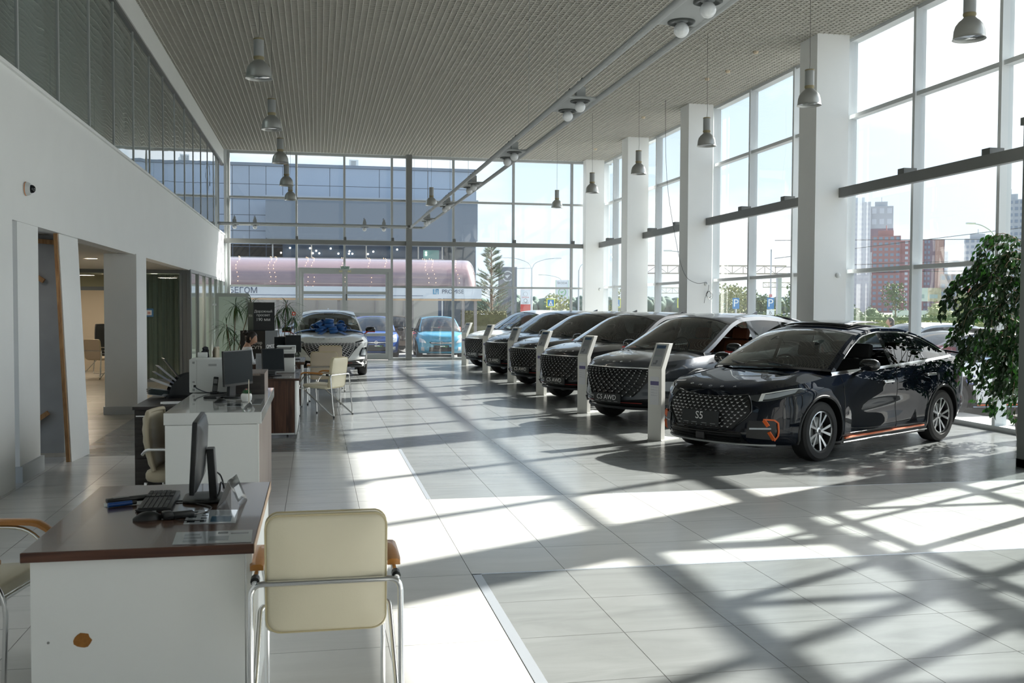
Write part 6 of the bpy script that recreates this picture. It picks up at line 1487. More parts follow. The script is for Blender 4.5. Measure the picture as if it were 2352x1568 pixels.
# ---------------------------------------------------------------- ribbon bow on the white car
def bow():
    rb = mat('blue_satin_ribbon', (0.004, 0.095, 0.34), 0.3, sheen=0.2)
    c = Vector((0.30, 24.62, 1.09))
    t = thing('gift_bow', 'big blue ribbon bow lying on the white car bonnet', 'ribbon bow', c)
    def ribbon(path, w, wid_dir, nm):
        P = smooth_path(path, 6); d = Vector(wid_dir).normalized()*w/2; rows = [[p-d, p, p+d] for p in P]; return MB().grid(rows).build(nm, rb, t, smooth=60, sol=0.004)
    # (x, y, z, roll in the picture plane, yaw, loop height, loop depth, width)
    for x, y, z, a, yaw, hh, dd, w in ((0.0, 0.05, 0.20, -6, 0, 0.075, 0.10, 0.21), (0.0, -0.02, 0.10, 3, 5, 0.055, 0.10, 0.23), (-0.26, 0.05, 0.13, 24, 40, 0.07, 0.10, 0.19), (-0.17, -0.05, 0.05, 4, 15, 0.055, 0.09, 0.19), (-0.24, -0.10, 0.00, 5, 10, 0.045, 0.08, 0.18),
            (0.24, 0.02, 0.10, 8, -15, 0.06, 0.10, 0.20), (0.30, -0.08, 0.03, -4, -20, 0.055, 0.09, 0.18), (0.08, -0.12, 0.03, 12, 0, 0.055, 0.09, 0.20), (0.10, -0.18, -0.035, 8, 5, 0.045, 0.08, 0.20), (-0.36, 0.03, 0.07, 20, 75, 0.07, 0.10, 0.11), (0.43, 0.05, 0.03, -5, 80, 0.05, 0.09, 0.11), (0.26, 0.12, 0.15, 30, -60, 0.06, 0.09, 0.14), (-0.12, 0.12, 0.17, -20, 30, 0.07, 0.09, 0.15), (0.34, 0.10, 0.09, -16, -70, 0.05, 0.08, 0.12)):
        Mq = Matrix.Translation((x, y, z)) @ Matrix.Rotation(R_(yaw), 4, 'Z') @ Matrix.Rotation(-R_(a), 4, 'Y'); wd = (Mq.to_3x3() @ Vector((1, 0, 0)))
        ribbon([Mq @ Vector((0, -dd*math.cos(q_), hh*math.sin(q_))) for q_ in [2*math.pi*k/9+0.4 for k in range(10)]], w, wd, 'loop')
    for s, e in ((-1, -0.26), (1, 0.42)):
        P = [(0.04*s, -0.06, 0.02), (e*0.6, -0.20, -0.03), (e, -0.36, -0.115)]
        a, b = Vector(P[1]), Vector(P[2]); dr = (b-a).normalized(); sd = dr.cross(Vector((0, 0, 1))).normalized()*0.075
        MB().prism([Vector(P[0])-sd*0.6, Vector(P[0])+sd*0.6, a+sd, b+sd, b-dr*0.05, b-sd, a-sd], (0, 0, 0.004)).build('tail', rb, t)
    for s in (-1, 1):
        P = [(s*0.15, 0.05, 0.015), (s*0.45, 0.02, -0.005), (s*0.74, -0.02, -0.055), (s*0.86, -0.05, -0.14), (s*0.895, -0.06, -0.26)]
        ribbon([(a_, b_, c_+0.015) for a_, b_, c_ in P], 0.11, (0, 1, 0.28), 'strap')
bow()
# ---------------------------------------------------------------- plants
def leaf_mesh(name, L, w, fold, m, droop=0.0):
    q = MB(); n = 4; vs = []
    prof = [0.0, 0.75, 1.0, 0.6, 0.0]
    for i in range(n+1):
        y = L*i/n; z = -droop*(i/n)**2*L; ww = w*prof[i]/2
        vs += [(-ww, y, z+fold*ww), (0, y, z), (ww, y, z+fold*ww)]
    fs = []
    for i in range(n): fs += [(i*3, i*3+1, i*3+4, i*3+3), (i*3+1, i*3+2, i*3+5, i*3+4)]
    me = bpy.data.meshes.new(name); me.from_pydata(vs, [], fs); me.materials.append(m); me.shade_smooth(); return me
def put(me, name, parent, loc, d, rollv):
    d = Vector(d).normalized(); u = Vector(rollv); x = d.cross(u)
    x = x.normalized() if x.length > 1e-4 else Vector((1, 0, 0)); z = x.cross(d)
    M = Matrix((x, d, z)).transposed().to_4x4(); M.translation = Vector(loc)
    o = bpy.data.objects.new(name, me); C.objects.link(o); o.parent = parent; o.matrix_local = M; return o
leafg = mat('ficus_leaf', (0.022, 0.075, 0.020), 0.35, var=0.3, vscale=6, spec=0.5)
def translucent_leaf(name, col):
    m = bpy.data.materials.new(name); m.use_nodes = True; t = m.node_tree; b = t.nodes['Principled BSDF']; b.inputs['Base Color'].default_value = (*col, 1); b.inputs['Roughness'].default_value = 0.38
    tr = t.nodes.new('ShaderNodeBsdfTranslucent'); tr.inputs[0].default_value = (col[0]*2.6, col[1]*3.0, col[2]*1.2, 1); mxn = t.nodes.new('ShaderNodeMixShader'); mxn.inputs[0].default_value = 0.14
    t.links.new(b.outputs[0], mxn.inputs[1]); t.links.new(tr.outputs[0], mxn.inputs[2]); t.links.new(mxn.outputs[0], t.nodes['Material Output'].inputs[0]); MATS[name] = m; return m
fl_m = translucent_leaf('ficus_leaf_lit', (0.010, 0.034, 0.010)); bark = mat('bark', (0.22, 0.15, 0.10), 0.9, var=0.2, vscale=20)
def ficus():
    t = thing('weeping_fig', 'tall weeping fig with drooping dark leaves beside the right hand vestibule', 'plant', (8.84, 11.02, 0))
    MB().lathe([(0.0001, 0), (0.16, 0), (0.20, 0.30), (0.21, 0.32), (0.19, 0.32), (0.17, 0.27), (0.0001, 0.27)], 24).build('pot', mat('dark_pot', (0.10, 0.09, 0.08), 0.5), t, smooth=50)
    r = random.Random(21); me = leaf_mesh('leaf', 0.085, 0.042, 0.35, fl_m, 0.25)
    MB().tube(smooth_path([(0, 0, 0.25), (-0.03, 0.02, 0.8), (0.02, 0, 1.4), (-0.02, 0.0, 1.9), (-0.10, 0, 2.3)], 5), [0.022-0.0006*k for k in range(21)], 7).build('trunk', bark, t, smooth=60)
    spots = []
    for k in range(78):
        z = 0.75+1.75*(k/78)**0.9; a = r.uniform(0, 6.28) if r.random() < 0.4 else r.uniform(2.2, 4.3)
        R0 = (0.30+0.55*math.sin(math.pi*min(1, max(0.05, (z-0.55)/2.1)))**0.7)*r.uniform(0.65, 1.05)
        if 2.2 < a < 4.3: R0 *= 1.3
        p0 = Vector((-0.02, 0, z)); d = Vector((math.cos(a), max(-0.42, math.sin(a)*0.8), 0))
        p1 = p0+d*R0*0.55+Vector((0, 0, 0.20*r.uniform(0.3, 1))); p2 = p0+d*R0*0.9+Vector((0, 0, 0.02)); p3 = p0+d*R0*1.02+Vector((0, 0, -0.30*r.uniform(0.5, 1.25)))
        P = smooth_path([p0, p1, p2, p3], 5)
        MB().tube(P, [0.006-0.00028*i for i in range(len(P))], 4).build('branch', bark, t)
        for i in range(4, len(P)):
            for _ in range(2): spots.append((P[i], d))
    for k in range(16):   # low hanging tips
        z = r.uniform(0.55, 1.25); a = r.uniform(2.4, 4.0); d = Vector((math.cos(a), max(-0.4, math.sin(a)), 0)); p0 = Vector((0, 0, z+0.4)); P = smooth_path([p0, p0+d*0.25, p0+d*r.uniform(0.3, 0.45)+Vector((0, 0, -0.3)), p0+d*r.uniform(0.32, 0.5)+Vector((0, 0, -0.68))], 5)
        MB().tube(P, 0.003, 4).build('branch', bark, t)
        for i in range(6, len(P)): spots += [(P[i], d)]*2
    r.shuffle(spots); q = MB(); vs = [v.co.copy() for v in me.vertices]; fs = [tuple(p.vertices) for p in me.polygons]
    n = 0
    for p, d in spots:
        for _ in range(2):
            if p.x > 0.22 or (p.y < -0.40 and p.x > -0.5): continue
            dd = Vector((d.x*0.5+r.uniform(-0.7, 0.7), d.y*0.5+r.uniform(-0.7, 0.7), -r.uniform(0.35, 1.3))).normalized(); pp = p+Vector((r.uniform(-0.05, 0.05), r.uniform(-0.05, 0.05), r.uniform(-0.03, 0.03)))
            o = put(me, 'leaf', t, pp, dd, (r.uniform(-1, 1), r.uniform(-1, 1), 0.4)) if n < 300 else None
            if o is None:
                u = Vector((r.uniform(-1, 1), r.uniform(-1, 1), 0.4)); x = dd.cross(u).normalized(); z = x.cross(dd); M = Matrix((x, dd, z)).transposed().to_4x4(); M.translation = pp; q.add([M @ v for v in vs], fs)
            n += 1
    q.build('leaves', fl_m, t, kind='stuff', smooth=60)
ficus()
def dracaena(label, loc, stems, seed):
    t = thing('dragon_tree', label, 'plant', loc, 0, 'dragon trees behind the desks'); r = random.Random(seed)
    MB().lathe([(0.0001, 0), (0.13, 0), (0.17, 0.26), (0.15, 0.26), (0.13, 0.22), (0.0001, 0.22)], 20).build('pot', mat('white_ceramic', (0.8, 0.8, 0.8)), t, smooth=50)
    me = leaf_mesh('leaf', 0.46, 0.022, 0.3, translucent_leaf('dragon_leaf', (0.045, 0.10, 0.04)) if 'dragon_leaf' not in MATS else MATS['dragon_leaf'], 0.75)
    for (x, y, h, lx) in stems:
        P = smooth_path([(0, 0, 0.2), (x*0.4+0.02, y*0.4, h*0.5), (x, y, h)], 6); MB().tube(P, 0.011, 6).build('stem', bark, t, smooth=60)
        tip = Vector((x, y, h))
        for k in range(38):
            a = r.uniform(0, 6.28); e = r.uniform(-0.5, 1.1); d = Vector((math.cos(a)*math.cos(e), math.sin(a)*math.cos(e), math.sin(e)))
            o = put(me, 'leaf', t, tip+Vector((0, 0, -0.12*r.random())), d, (0, 0, 1)); o.scale = (1, r.uniform(0.6, 1.1), 1)
dracaena('dragon tree with drooping narrow leaves left of the display cubes', (-1.86, 23.0, 0), [(0.08, 0, 1.70, 0), (-0.12, 0.05, 1.25, 0), (0.42, 0.1, 1.78, 0), (0.05, 0.1, 0.95, 0)], 4)
dracaena('dragon tree with drooping leaves right of the display cubes', (-0.80, 23.3, 0), [(0.12, 0, 1.72, 0), (0.28, 0.05, 1.42, 0), (-0.1, 0.0, 1.5, 0)], 9)
# ================================================================== people
def figure(name, label, loc, rz, J, cols, hair='bun', scale=1.0, look_down=0.0):
    """J: joint positions (facing +x). A skin-modified skeleton becomes one continuous body; materials by body region"""
    t = thing(name, label, 'person', loc, R_(rz))
    vs, es, rad, reg = [], [], [], []
    def V(p, r, g): vs.append(tuple(p)); rad.append(r); reg.append(g); return len(vs)-1
    def chain(a, pts):
        for p, r, g in pts:
            b = V(p, r, g); es.append((a, b)); a = b
        return a
    pel = V(J['pelvis'], 0.125, 1)
    ch = chain(pel, [(Vector(J['pelvis']).lerp(Vector(J['chest']), 0.5), 0.105, 0), (J['chest'], 0.125, 0)])
    nk = chain(ch, [(Vector(J['chest']).lerp(Vector(J['neck']), 0.6), 0.085, 0), (J['neck'], 0.048, 2), (Vector(J['neck']).lerp(Vector(J['head']), 0.5), 0.045, 2)])
    for s in (-1, 1):
        def m(p): return (p[0], p[1]*s, p[2])
        sh, el, wr = [Vector(m(J[k+('' if s > 0 or k+'_r' not in J else '_r')])) for k in ('shoulder', 'elbow', 'wrist')]
        w = chain(ch, [(sh.lerp(Vector(J['chest']), 0.35), 0.075, 0), (sh, 0.060, 0), (sh.lerp(el, 0.5), 0.048, 0), (el, 0.042, 0), (el.lerp(wr, 0.6), 0.034, 0), (wr, 0.024, 0)])
        fd = (wr-el).normalized(); fd = Vector((fd.x, fd.y, fd.z*0.3-0.15)).normalized(); side_ = fd.cross(Vector((0, 0, 1))).normalized()
        palm = chain(w, [(wr+fd*0.03, 0.024, 2), (wr+fd*0.065, 0.028, 2)])
        for k, (o, L) in enumerate(((-0.028, 0.066), (-0.009, 0.076), (0.010, 0.072), (0.028, 0.056))):
            a = wr+fd*0.075+side_*o; chain(palm, [(a, 0.0105, 2), (a+fd*L*0.5+Vector((0, 0, -0.004)), 0.0088, 2), (a+fd*L*0.95+Vector((0, 0, -0.022)), 0.0075, 2)])
        th = wr+fd*0.03+side_*(-0.03*s*-1); chain(palm-1 if False else palm, [(wr+fd*0.055-side_*0.036*s, 0.011, 2), (wr+fd*0.085-side_*0.046*s+Vector((0, 0, -0.01)), 0.0085, 2)])
        hp, kn, an = [Vector(m(J[k])) for k in ('hip', 'knee', 'ankle')]
        a = chain(pel, [(hp, 0.095, 1), (hp.lerp(kn, 0.5), 0.078, 1), (kn, 0.056, 1), (kn.lerp(an, 0.5), 0.048, 1), (an, 0.034, 1)])
        chain(a, [(an+Vector((0.06, 0, -0.045)), 0.036, 3), (an+Vector((0.15, 0, -0.06)), 0.026, 3)])
    me = bpy.data.meshes.new('skel'); me.from_pydata(vs, es, []); o = bpy.data.objects.new('skel', me); C.objects.link(o)
    md = o.modifiers.new('s', 'SKIN'); md.use_smooth_shade = True
    for i, sv in enumerate(me.skin_vertices[0].data): sv.radius = (rad[i], rad[i]); sv.use_root = (i == pel)
    sb = o.modifiers.new('u', 'SUBSURF'); sb.levels = 2; sb.render_levels = 2
    body = bpy.data.meshes.new_from_object(o.evaluated_get(bpy.context.evaluated_depsgraph_get())); bpy.data.objects.remove(o)
    body.materials.clear()
    for c in cols: body.materials.append(c)
    pts = [Vector(p) for p in vs]
    from mathutils.kdtree import KDTree
    kd = KDTree(len(pts)*3); n = 0; own = []
    for i, p in enumerate(pts): kd.insert(p, n); own.append(reg[i]); n += 1
    for a, b in es:
        for w in (0.33, 0.66): 
            if n < len(pts)*3: kd.insert(pts[a].lerp(pts[b], w), n); own.append(reg[a if w < 0.5 else b]); n += 1
    kd.balance()
    for p in body.polygons: p.material_index = own[kd.find(p.center)[1]]
    # head: shaped surface joined into the same mesh
    H = Vector(J['head']); bm = bmesh.new(); bm.from_mesh(body)
    rot = Matrix.Rotation(R_(look_down), 4, 'Y')
    def hp_(th, ph):
        x, y, z = math.cos(ph)*math.cos(th), math.sin(ph)*math.cos(th), math.sin(th)
        r = Vector((x*0.093, y*0.073, z*0.112))
        if z < 0: r.y *= 1-0.32*(-z)**1.3; r.x *= (1-0.10*(-z)) if x > 0 else (1-0.45*(-z)**1.2)
        f = max(0, x)
        nose = math.exp(-((y/0.16)**2))*math.exp(-((z+0.20)/0.15)**2)*0.024*(f > 0.6); brid = math.exp(-((y/0.14)**2))*math.exp(-((z-0.05)/0.22)**2)*0.008*f
        eye = -0.008*math.exp(-(((abs(y)-0.36)/0.16)**2))*math.exp(-((z-0.02)/0.10)**2)*f; brow = 0.004*math.exp(-((z-0.20)/0.10)**2)*f
        chin = 0.010*math.exp(-((y/0.3)**2))*math.exp(-((z+0.85)/0.20)**2); mouth = 0.005*math.exp(-((y/0.25)**2))*math.exp(-((z+0.50)/0.10)**2)*f
        r.x += nose+brid+eye+brow+chin+mouth
        return H + rot @ r
    NP, NT = 40, 28; rows = [[bm.verts.new(hp_(-math.pi/2+math.pi*(i+0.001)/(NT+0.002), 2*math.pi*k/NP)) for k in range(NP)] for i in range(NT+1)]
    for i in range(NT):
        for k in range(NP):
            f = bm.faces.new((rows[i][k], rows[i][(k+1) % NP], rows[i+1][(k+1) % NP], rows[i+1][k])); f.material_index = 2; f.smooth = True
    bm.to_mesh(body); bm.free()
    b = bpy.data.objects.new('body', body); C.objects.link(b); b.parent = t; TREE.setdefault(t.name, []).append(b)
    hair_m = mat('dark_brown_hair', (0.018, 0.011, 0.008), 0.5, bump=0.3, bscale=120)
    q = MB()
    rows = []
    for i in range(15):
        th = math.pi/2-math.pi*0.80*i/14; row = []
        for k in range(30):
            ph = 2*math.pi*k/30; x = math.cos(ph); lim = -0.05 if x < 0.15 else 0.62 if x > 0.55 else 0.62-(0.55-x)*1.4
            tt = max(th, math.asin(max(-1, min(1, lim))) if x > 0.15 else -0.75)
            p = hp_(tt, ph)-H; l = 1.10 if tt > lim else 1.06; row.append(H+p*l)
        rows.append(row)
    q.grid(rows, wrap=True)
    if hair == 'bun':
        c = H+rot @ Vector((-0.115, 0, 0.055)); q.ball(c, 0.045, 14, 10, (1, 1.05, 1))
    else:
        rws = []
        for j in range(8):
            v = j/7; rws.append([H+rot @ Vector((-0.05-0.05*math.cos(a)-0.01*v, 0.088*math.sin(a)*(1+0.1*v), 0.04-0.30*v)) for a in [R_(-100+200*k/10) for k in range(11)]])
        q.grid(rws)
    q.build('hair', hair_m, t, smooth=70)
    for s in (-1, 1):
        e = H+rot @ Vector((0.082, s*0.030, 0.004)); MB().ball(e-rot @ Vector((0.004, 0, 0)), 0.0105, 10, 8).build('eye', mat('eye_white', (0.55, 0.52, 0.5), 0.3), t, smooth=60)
        MB().ball(e+rot @ Vector((0.0022, 0, -0.001)), 0.0052, 8, 6).build('iris', mat('iris_dark', (0.02, 0.012, 0.01), 0.2), t, smooth=60)
        MB().tube([H+rot @ Vector((0.093-abs(k-2)*0.002, s*(0.014+0.009*k), 0.024+0.002*math.sin(k))) for k in range(5)], 0.0025, 5).build('eyebrow', hair_m, t)
        MB().ball(H+rot @ Vector((-0.008, s*0.075, -0.004)), 0.027, 10, 8, (0.55, 0.28, 1.1)).build('ear', cols[2], t, smooth=60)
    MB().ball(H+rot @ Vector((0.089, 0, -0.056)), 0.016, 12, 8, (0.45, 1.25, 0.35)).build('lips', mat('lips', (0.36, 0.12, 0.10), 0.4), t, smooth=60)
    return t
skin = mat('skin', (0.46, 0.26, 0.17), 0.5, sss=0.0); blouse = mat('white_blouse', (0.74, 0.75, 0.78), 0.8, bump=0.4, bscale=9); trousers = mat('dark_trousers', (0.02, 0.022, 0.028), 0.8); shoe = mat('shoe_black', (0.015, 0.015, 0.015), 0.4)
seated = dict(pelvis=(0, 0, 0.54), chest=(0.10, 0, 0.89), neck=(0.11, 0, 1.03), head=(0.165, 0, 1.135), shoulder=(0.125, 0.165, 0.975), elbow=(0.19, 0.20, 0.74), wrist=(0.36, 0.12, 0.80),
    hip=(0.04, 0.09, 0.52), knee=(0.44, 0.11, 0.50), ankle=(0.42, 0.11, 0.09))
w = figure('person', 'woman with dark bun in a white blouse, seated working at the far desk', (-1.22, 16.75, 0), 4, seated, [blouse, trousers, skin, shoe], 'bun', look_down=22)
MB().tube([(0.085, -0.05, 0.99), (0.115, -0.03, 0.965), (0.135, 0, 0.94), (0.115, 0.03, 0.965), (0.085, 0.05, 0.99)], 0.010, 6).build('collar', blouse, w, smooth=60)
samba_like = thing('stool', 'dark swivel stool under the seated woman', 'stool', (-1.22, 16.75, 0))
q = MB(); slab(q, rrect(0.44, 0.44, 0.1), 0.07, 0.02, 0, Matrix.Translation((0, 0, 0.40))); q.build('seat', black_matte, samba_like, smooth=50)
MB().tube([(0, 0, 0.06), (0, 0, 0.37)], 0.025, 10).build('column', chrome, samba_like)
for k in range(5): MB().bar((0, 0, 0.06), (0.26*math.cos(k*1.257), 0.26*math.sin(k*1.257), 0.03), 0.04, 0.03).build('spoke', black_pl, samba_like)
standing = dict(pelvis=(0, 0, 0.90), chest=(0, 0, 1.20), neck=(0.0, 0, 1.36), head=(0.02, 0, 1.49), shoulder=(0, 0.16, 1.29), elbow=(-0.02, 0.22, 1.02), wrist=(0.06, 0.22, 0.80), hip=(0, 0.09, 0.86), knee=(0.02, 0.10, 0.48), ankle=(0.0, 0.10, 0.08))
figure('person', 'long haired passer-by in a mauve top behind the silver car outside', (14.9, 23.9, -0.17), 150, standing, [mat('mauve_top', (0.35, 0.24, 0.28), 0.8), mat('blue_jeans', (0.06, 0.09, 0.16), 0.8), skin, shoe], 'long')
# ================================================================== outside
GZ = -0.17
asphalt = mat('asphalt', (0.20, 0.20, 0.20), 0.85, var=0.15, vscale=0.6)
struct(bx('ground_asphalt', (-300, -200, -0.9), (1400, 1400, GZ-0.06), asphalt))
struct(bx('ground_parking', (-60, 31.5, -0.5), (200, 70, GZ), asphalt)); struct(bx('ground_parking_side', (9.45, -40, -0.5), (30, 31.5, GZ), asphalt))
struct(bx('ground_kerb', (9.36, -10, -0.4), (10.6, 60, -0.06), mat('paving', (0.42, 0.41, 0.39), 0.8, var=0.08)))
struct(bx('ground_kerb_back', (-6, 31.5, -0.4), (9.4, 33.4, -0.06), mat('paving', (0.4, 0.4, 0.4))))
lm = mat('road_paint', (0.75, 0.75, 0.73), 0.7)
for k, y in enumerate((12.6, 15.3, 18.0, 20.7, 23.4)): struct(bx('ground_marking', (10.9, y-1.3, GZ), (15.8, y-1.2, GZ+0.004), lm))
struct(bx('ground_verge', (30, 30, -0.5), (200, 300, GZ+0.02), mat('grass_verge', (0.16, 0.20, 0.07), 0.9, var=0.3, vscale=0.5)))

def outside_cars():
    P = dict(CROSS); P.update(L=4.02, W=1.72, xr=3.25, xf=0.80, rw=0.31, ra=0.355, track=1.48, archtrim=0.01, NT=96, tail=3.72,
        zlo=[(0, 0.20), (3.2, 0.20), (4.02, 0.30)], belt=[(0, 0.70), (0.1, 0.76), (0.3, 0.83), (0.8, 0.90), (1.3, 0.94), (2.2, 0.97), (3.2, 1.02), (4.02, 1.0)],
        hood=[(0, 0.70), (0.08, 0.78), (0.25, 0.86), (0.6, 0.94), (1.0, 1.0), (1.4, 1.03)], deck=[(3.3, 1.03), (4.02, 1.0)], crease=[(0, 0.7), (4, 0.9)],
        yb=[(0.8, 0.74), (1.3, 0.785), (2.3, 0.80), (3.2, 0.78), (3.7, 0.74), (4.0, 0.70)], cowl=1.12,
        rail=[(0.88, 0.93), (1.2, 1.10), (1.5, 1.27), (1.8, 1.39), (2.1, 1.435), (2.6, 1.45), (3.1, 1.42), (3.4, 1.36), (3.65, 1.22), (3.88, 1.04)],
        railx=[(0, 0.92), (0.5, 1.27), (1, 1.72), (1.5, 2.3), (2, 3.15), (2.5, 3.55), (3, 3.86)], centre=[(0, 0.74, 0.975), (0.5, 1.12, 1.24), (1, 1.62, 1.46), (1.5, 2.25, 1.50), (2, 3.3, 1.46), (2.5, 3.68, 1.30), (3, 3.93, 1.06)],
        doors=((1.1, 2.15), (2.15, 3.0)), dlo=[(1.22, 2.10, 1.22, 2.08), (2.18, 2.92, 2.16, 2.85), (2.98, 3.45, 2.92, 3.3)], mirror=(1.28, 0.99), handles=(1.95, 2.8), seats=(1.95, 2.7), zseat=0.52, zdoor=0.27)
    sky_blue = paint('turquoise_paint', (0.05, 0.24, 0.36), rough=0.3)
    brn = mat('tan_reflective_glass', (0.34, 0.27, 0.18), 0.15)
    c = Car(P); h = c.build('hatchback', 'turquoise blue hatchback parked facing the back glazing beside the steel post', 'car', sky_blue, glass_f=sheetglass('tan_tinted_glass', (0.50, 0.44, 0.34), 0.08))
    front_patch(c, [(0.44, 0.27), (0.42, 0.42)], [(-0.44, 0.27), (-0.42, 0.42)], 0.006, 'lower_grille', car_black, h)
    front_patch(c, [(0.36, 0.535), (0.44, 0.60)], [(-0.36, 0.535), (-0.44, 0.60)], 0.006, 'upper_grille', car_black, h)
    MB().tube([c.face(y*0.36, 0.57, 0.012) for y in [k/8 for k in range(-8, 9)]], 0.014, 6).build('grille_bar', chrome, h, smooth=50)
    p = c.face(0, 0.575, 0.03); MB().lathe([(0.045, -0.006), (0.058, -0.006), (0.058, 0.006), (0.045, 0.006)], 18, p, axis='X', closed=True).build('badge_ring', chrome, h)
    MB().bar(c.face(-0.26, 0.44, 0.02), c.face(0.26, 0.44, 0.02), 0.02, 0.10).build('number_board', plate_m, h); MB().bar(c.face(-0.12, 0.455, 0.03), c.face(0.05, 0.455, 0.03), 0.02, 0.03).build('board_text', plate_t, h); MB().bar(c.face(-0.03, 0.44, 0.034), c.face(-0.2, 0.44, 0.034), 0.015, 0.02).build('board_green', mat('board_green', (0.05, 0.30, 0.10), 0.5), h)
    for sg in (1, -1):
        front_patch(c, [(sg*0.52, 0.56), (sg*0.55, 0.62), (sg*0.62, 0.69)], [(sg*0.74, 0.58), (sg*0.76, 0.66), (sg*0.76, 0.74)], 0.008, 'headlight', lamp_glass, h)
        front_patch(c, [(sg*0.58, 0.28), (sg*0.60, 0.42)], [(sg*0.70, 0.30), (sg*0.70, 0.42)], 0.006, 'fog_slot', mat('fog_grey', (0.35, 0.37, 0.38), 0.3), h)
        mesh_sheet(c, lambda u, v: (lambda x, z: Vector((x, sg*(c.side(x, z).y+0.006), z)))(3.66+0.26*u, 0.78+0.20*v), 4, 3, 'tail_lamp', red_lamp, h, flip=sg > 0)
        mesh_sheet(c, lambda u, v: c.face(sg*(0.55+0.13*u), 0.76+0.22*v, 0.008, rear=True), 4, 3, 'tail_lamp', red_lamp, h)
    mesh_sheet(c, lambda u, v: c.face(-0.3+0.6*u, 0.55+0.12*v, 0.008, rear=True), 4, 2, 'rear_plate', plate_m, h)
    h.location = (4.30, 34.75, GZ); h.rotation_euler.z = R_(90-3)
    def car(label, pos, rz, m, src=h, extra=None, name=None, z=GZ):
        rm = {'turquoise_paint': m, 'graphite_metallic': m, 'black_metallic': m, 'car_orange_seat': interior}
        if extra: rm.update(extra)
        o = dup(src, remap=rm); o['label'] = label; o.location = (pos[0], pos[1], z); o.rotation_euler.z = R_(rz); o['group'] = 'cars parked outside'; 
        if name: o.name = name
        return o
    h['group'] = 'cars parked outside'
    blue = paint('deep_blue_paint', (0.015, 0.06, 0.24), rough=0.3); silver = paint('silver_paint', (0.42, 0.44, 0.45), metal=0.5, rough=0.35); red = paint('red_paint', (0.45, 0.03, 0.02), rough=0.3); whi = paint('plain_white_paint', (0.75, 0.76, 0.76)); brown = paint('brown_paint', (0.10, 0.065, 0.045), metal=0.3)
    car('deep blue hatchback parked just outside the entrance door', (2.05, 35.3), 90, blue)
    car('brown car with a red tail lamp parked behind the turquoise hatchback', (2.80, 43.4), -88, brown)
    car('silver hatchback parked sideways behind the deep blue one', (-1.6, 44.2), 0, silver)
    car('red hatchback far behind the canopy posts', (7.3, 50.0), 172, red)
    car('silver hatchback parked left of the entrance seen through the door glass', (-2.2, 40.5), 4, silver)
    car('blue car far off left of the advertising pylons', (18.5, 67.0), 150, blue); car('white hatchback next to the hedge behind the pine', (9.2, 50.0), 100, whi)
    for k, (x, y, m, l) in enumerate(((23.0, 63, whi, 'white car in the far car park seen through the middle right bay'), (28.0, 66.5, red, 'red car in the far car park near the parking sign'), (19.5, 57.5, silver, 'silver car in the far car park behind the second farthest column'), (34.0, 69.0, whi, 'white car in the far car park right of the parking sign'))): car(l, (x, y), 20+k*8, m)
    car('silver car with a dark roof parked outside behind the black sedan tail', (12.9, 22.6), 3, silver); 
    sed = [o for o in C.objects if o.name == 'sedan'][0]; crs = [o for o in C.objects if o.name == 'crossover'][0]
    o = car('dark car with a white lettered film on its side, parked against the right glazing', (13.98, 15.75), 180, paint('plum_grey_paint', (0.05, 0.045, 0.055), metal=0.4), src=sed, name='sedan.outside')
    o.name = 'parked_sedan'
    cs = Car(SEDAN); film = mat('white_film', (0.86, 0.88, 0.90), 0.4); ink = mat('film_blue', (0.06, 0.07, 0.30), 0.5); ink2 = mat('film_grey', (0.20, 0.21, 0.28), 0.5)
    q = MB(); nx, nz = 40, 12; X_ = [1.30+2.55*i/nx for i in range(nx+1)]; Z_ = [0.26+0.68*j/nz for j in range(nz+1)]
    for i in range(nx):
        for j in range(nz):
            if math.hypot((X_[i]+X_[i+1])/2-SEDAN['xr'], (Z_[j]+Z_[j+1])/2-SEDAN['rw']) < 0.43: continue
            q.add([Vector((x, cs.side(x, z).y+0.012, z)) for x, z in ((X_[i], Z_[j]), (X_[i+1], Z_[j]), (X_[i+1], Z_[j+1]), (X_[i], Z_[j+1]))], [(3, 2, 1, 0)])
    q.build('lettered_film', film, o)
    y_ = cs.side(2.8, 0.62).y+0.04
    text('C5', 0.22, ink, o, frame_M((3.37, y_, 0.645), (-1, 0, 0), (0, 0, 1)), 0.001, 'film_text', sx=1.3, space=1.7, align='LEFT', bold=0.004); text('ВИП АВТО', 0.10, ink2, o, frame_M((3.14, y_, 0.50), (-1, 0, 0), (0, 0, 1)), 0.001, 'film_text', align='LEFT'); text('+7 (846) 32', 0.10, ink2, o, frame_M((3.14, y_, 0.41), (-1, 0, 0), (0, 0, 1)), 0.001, 'film_text', align='LEFT')
    car('white car outside the glazing behind the weeping fig', (14.6, 12.7), 180, whi)
    car('pale car roof showing between the silver car and the lettered dark car', (13.2, 19.0), 2, silver)
outside_cars()

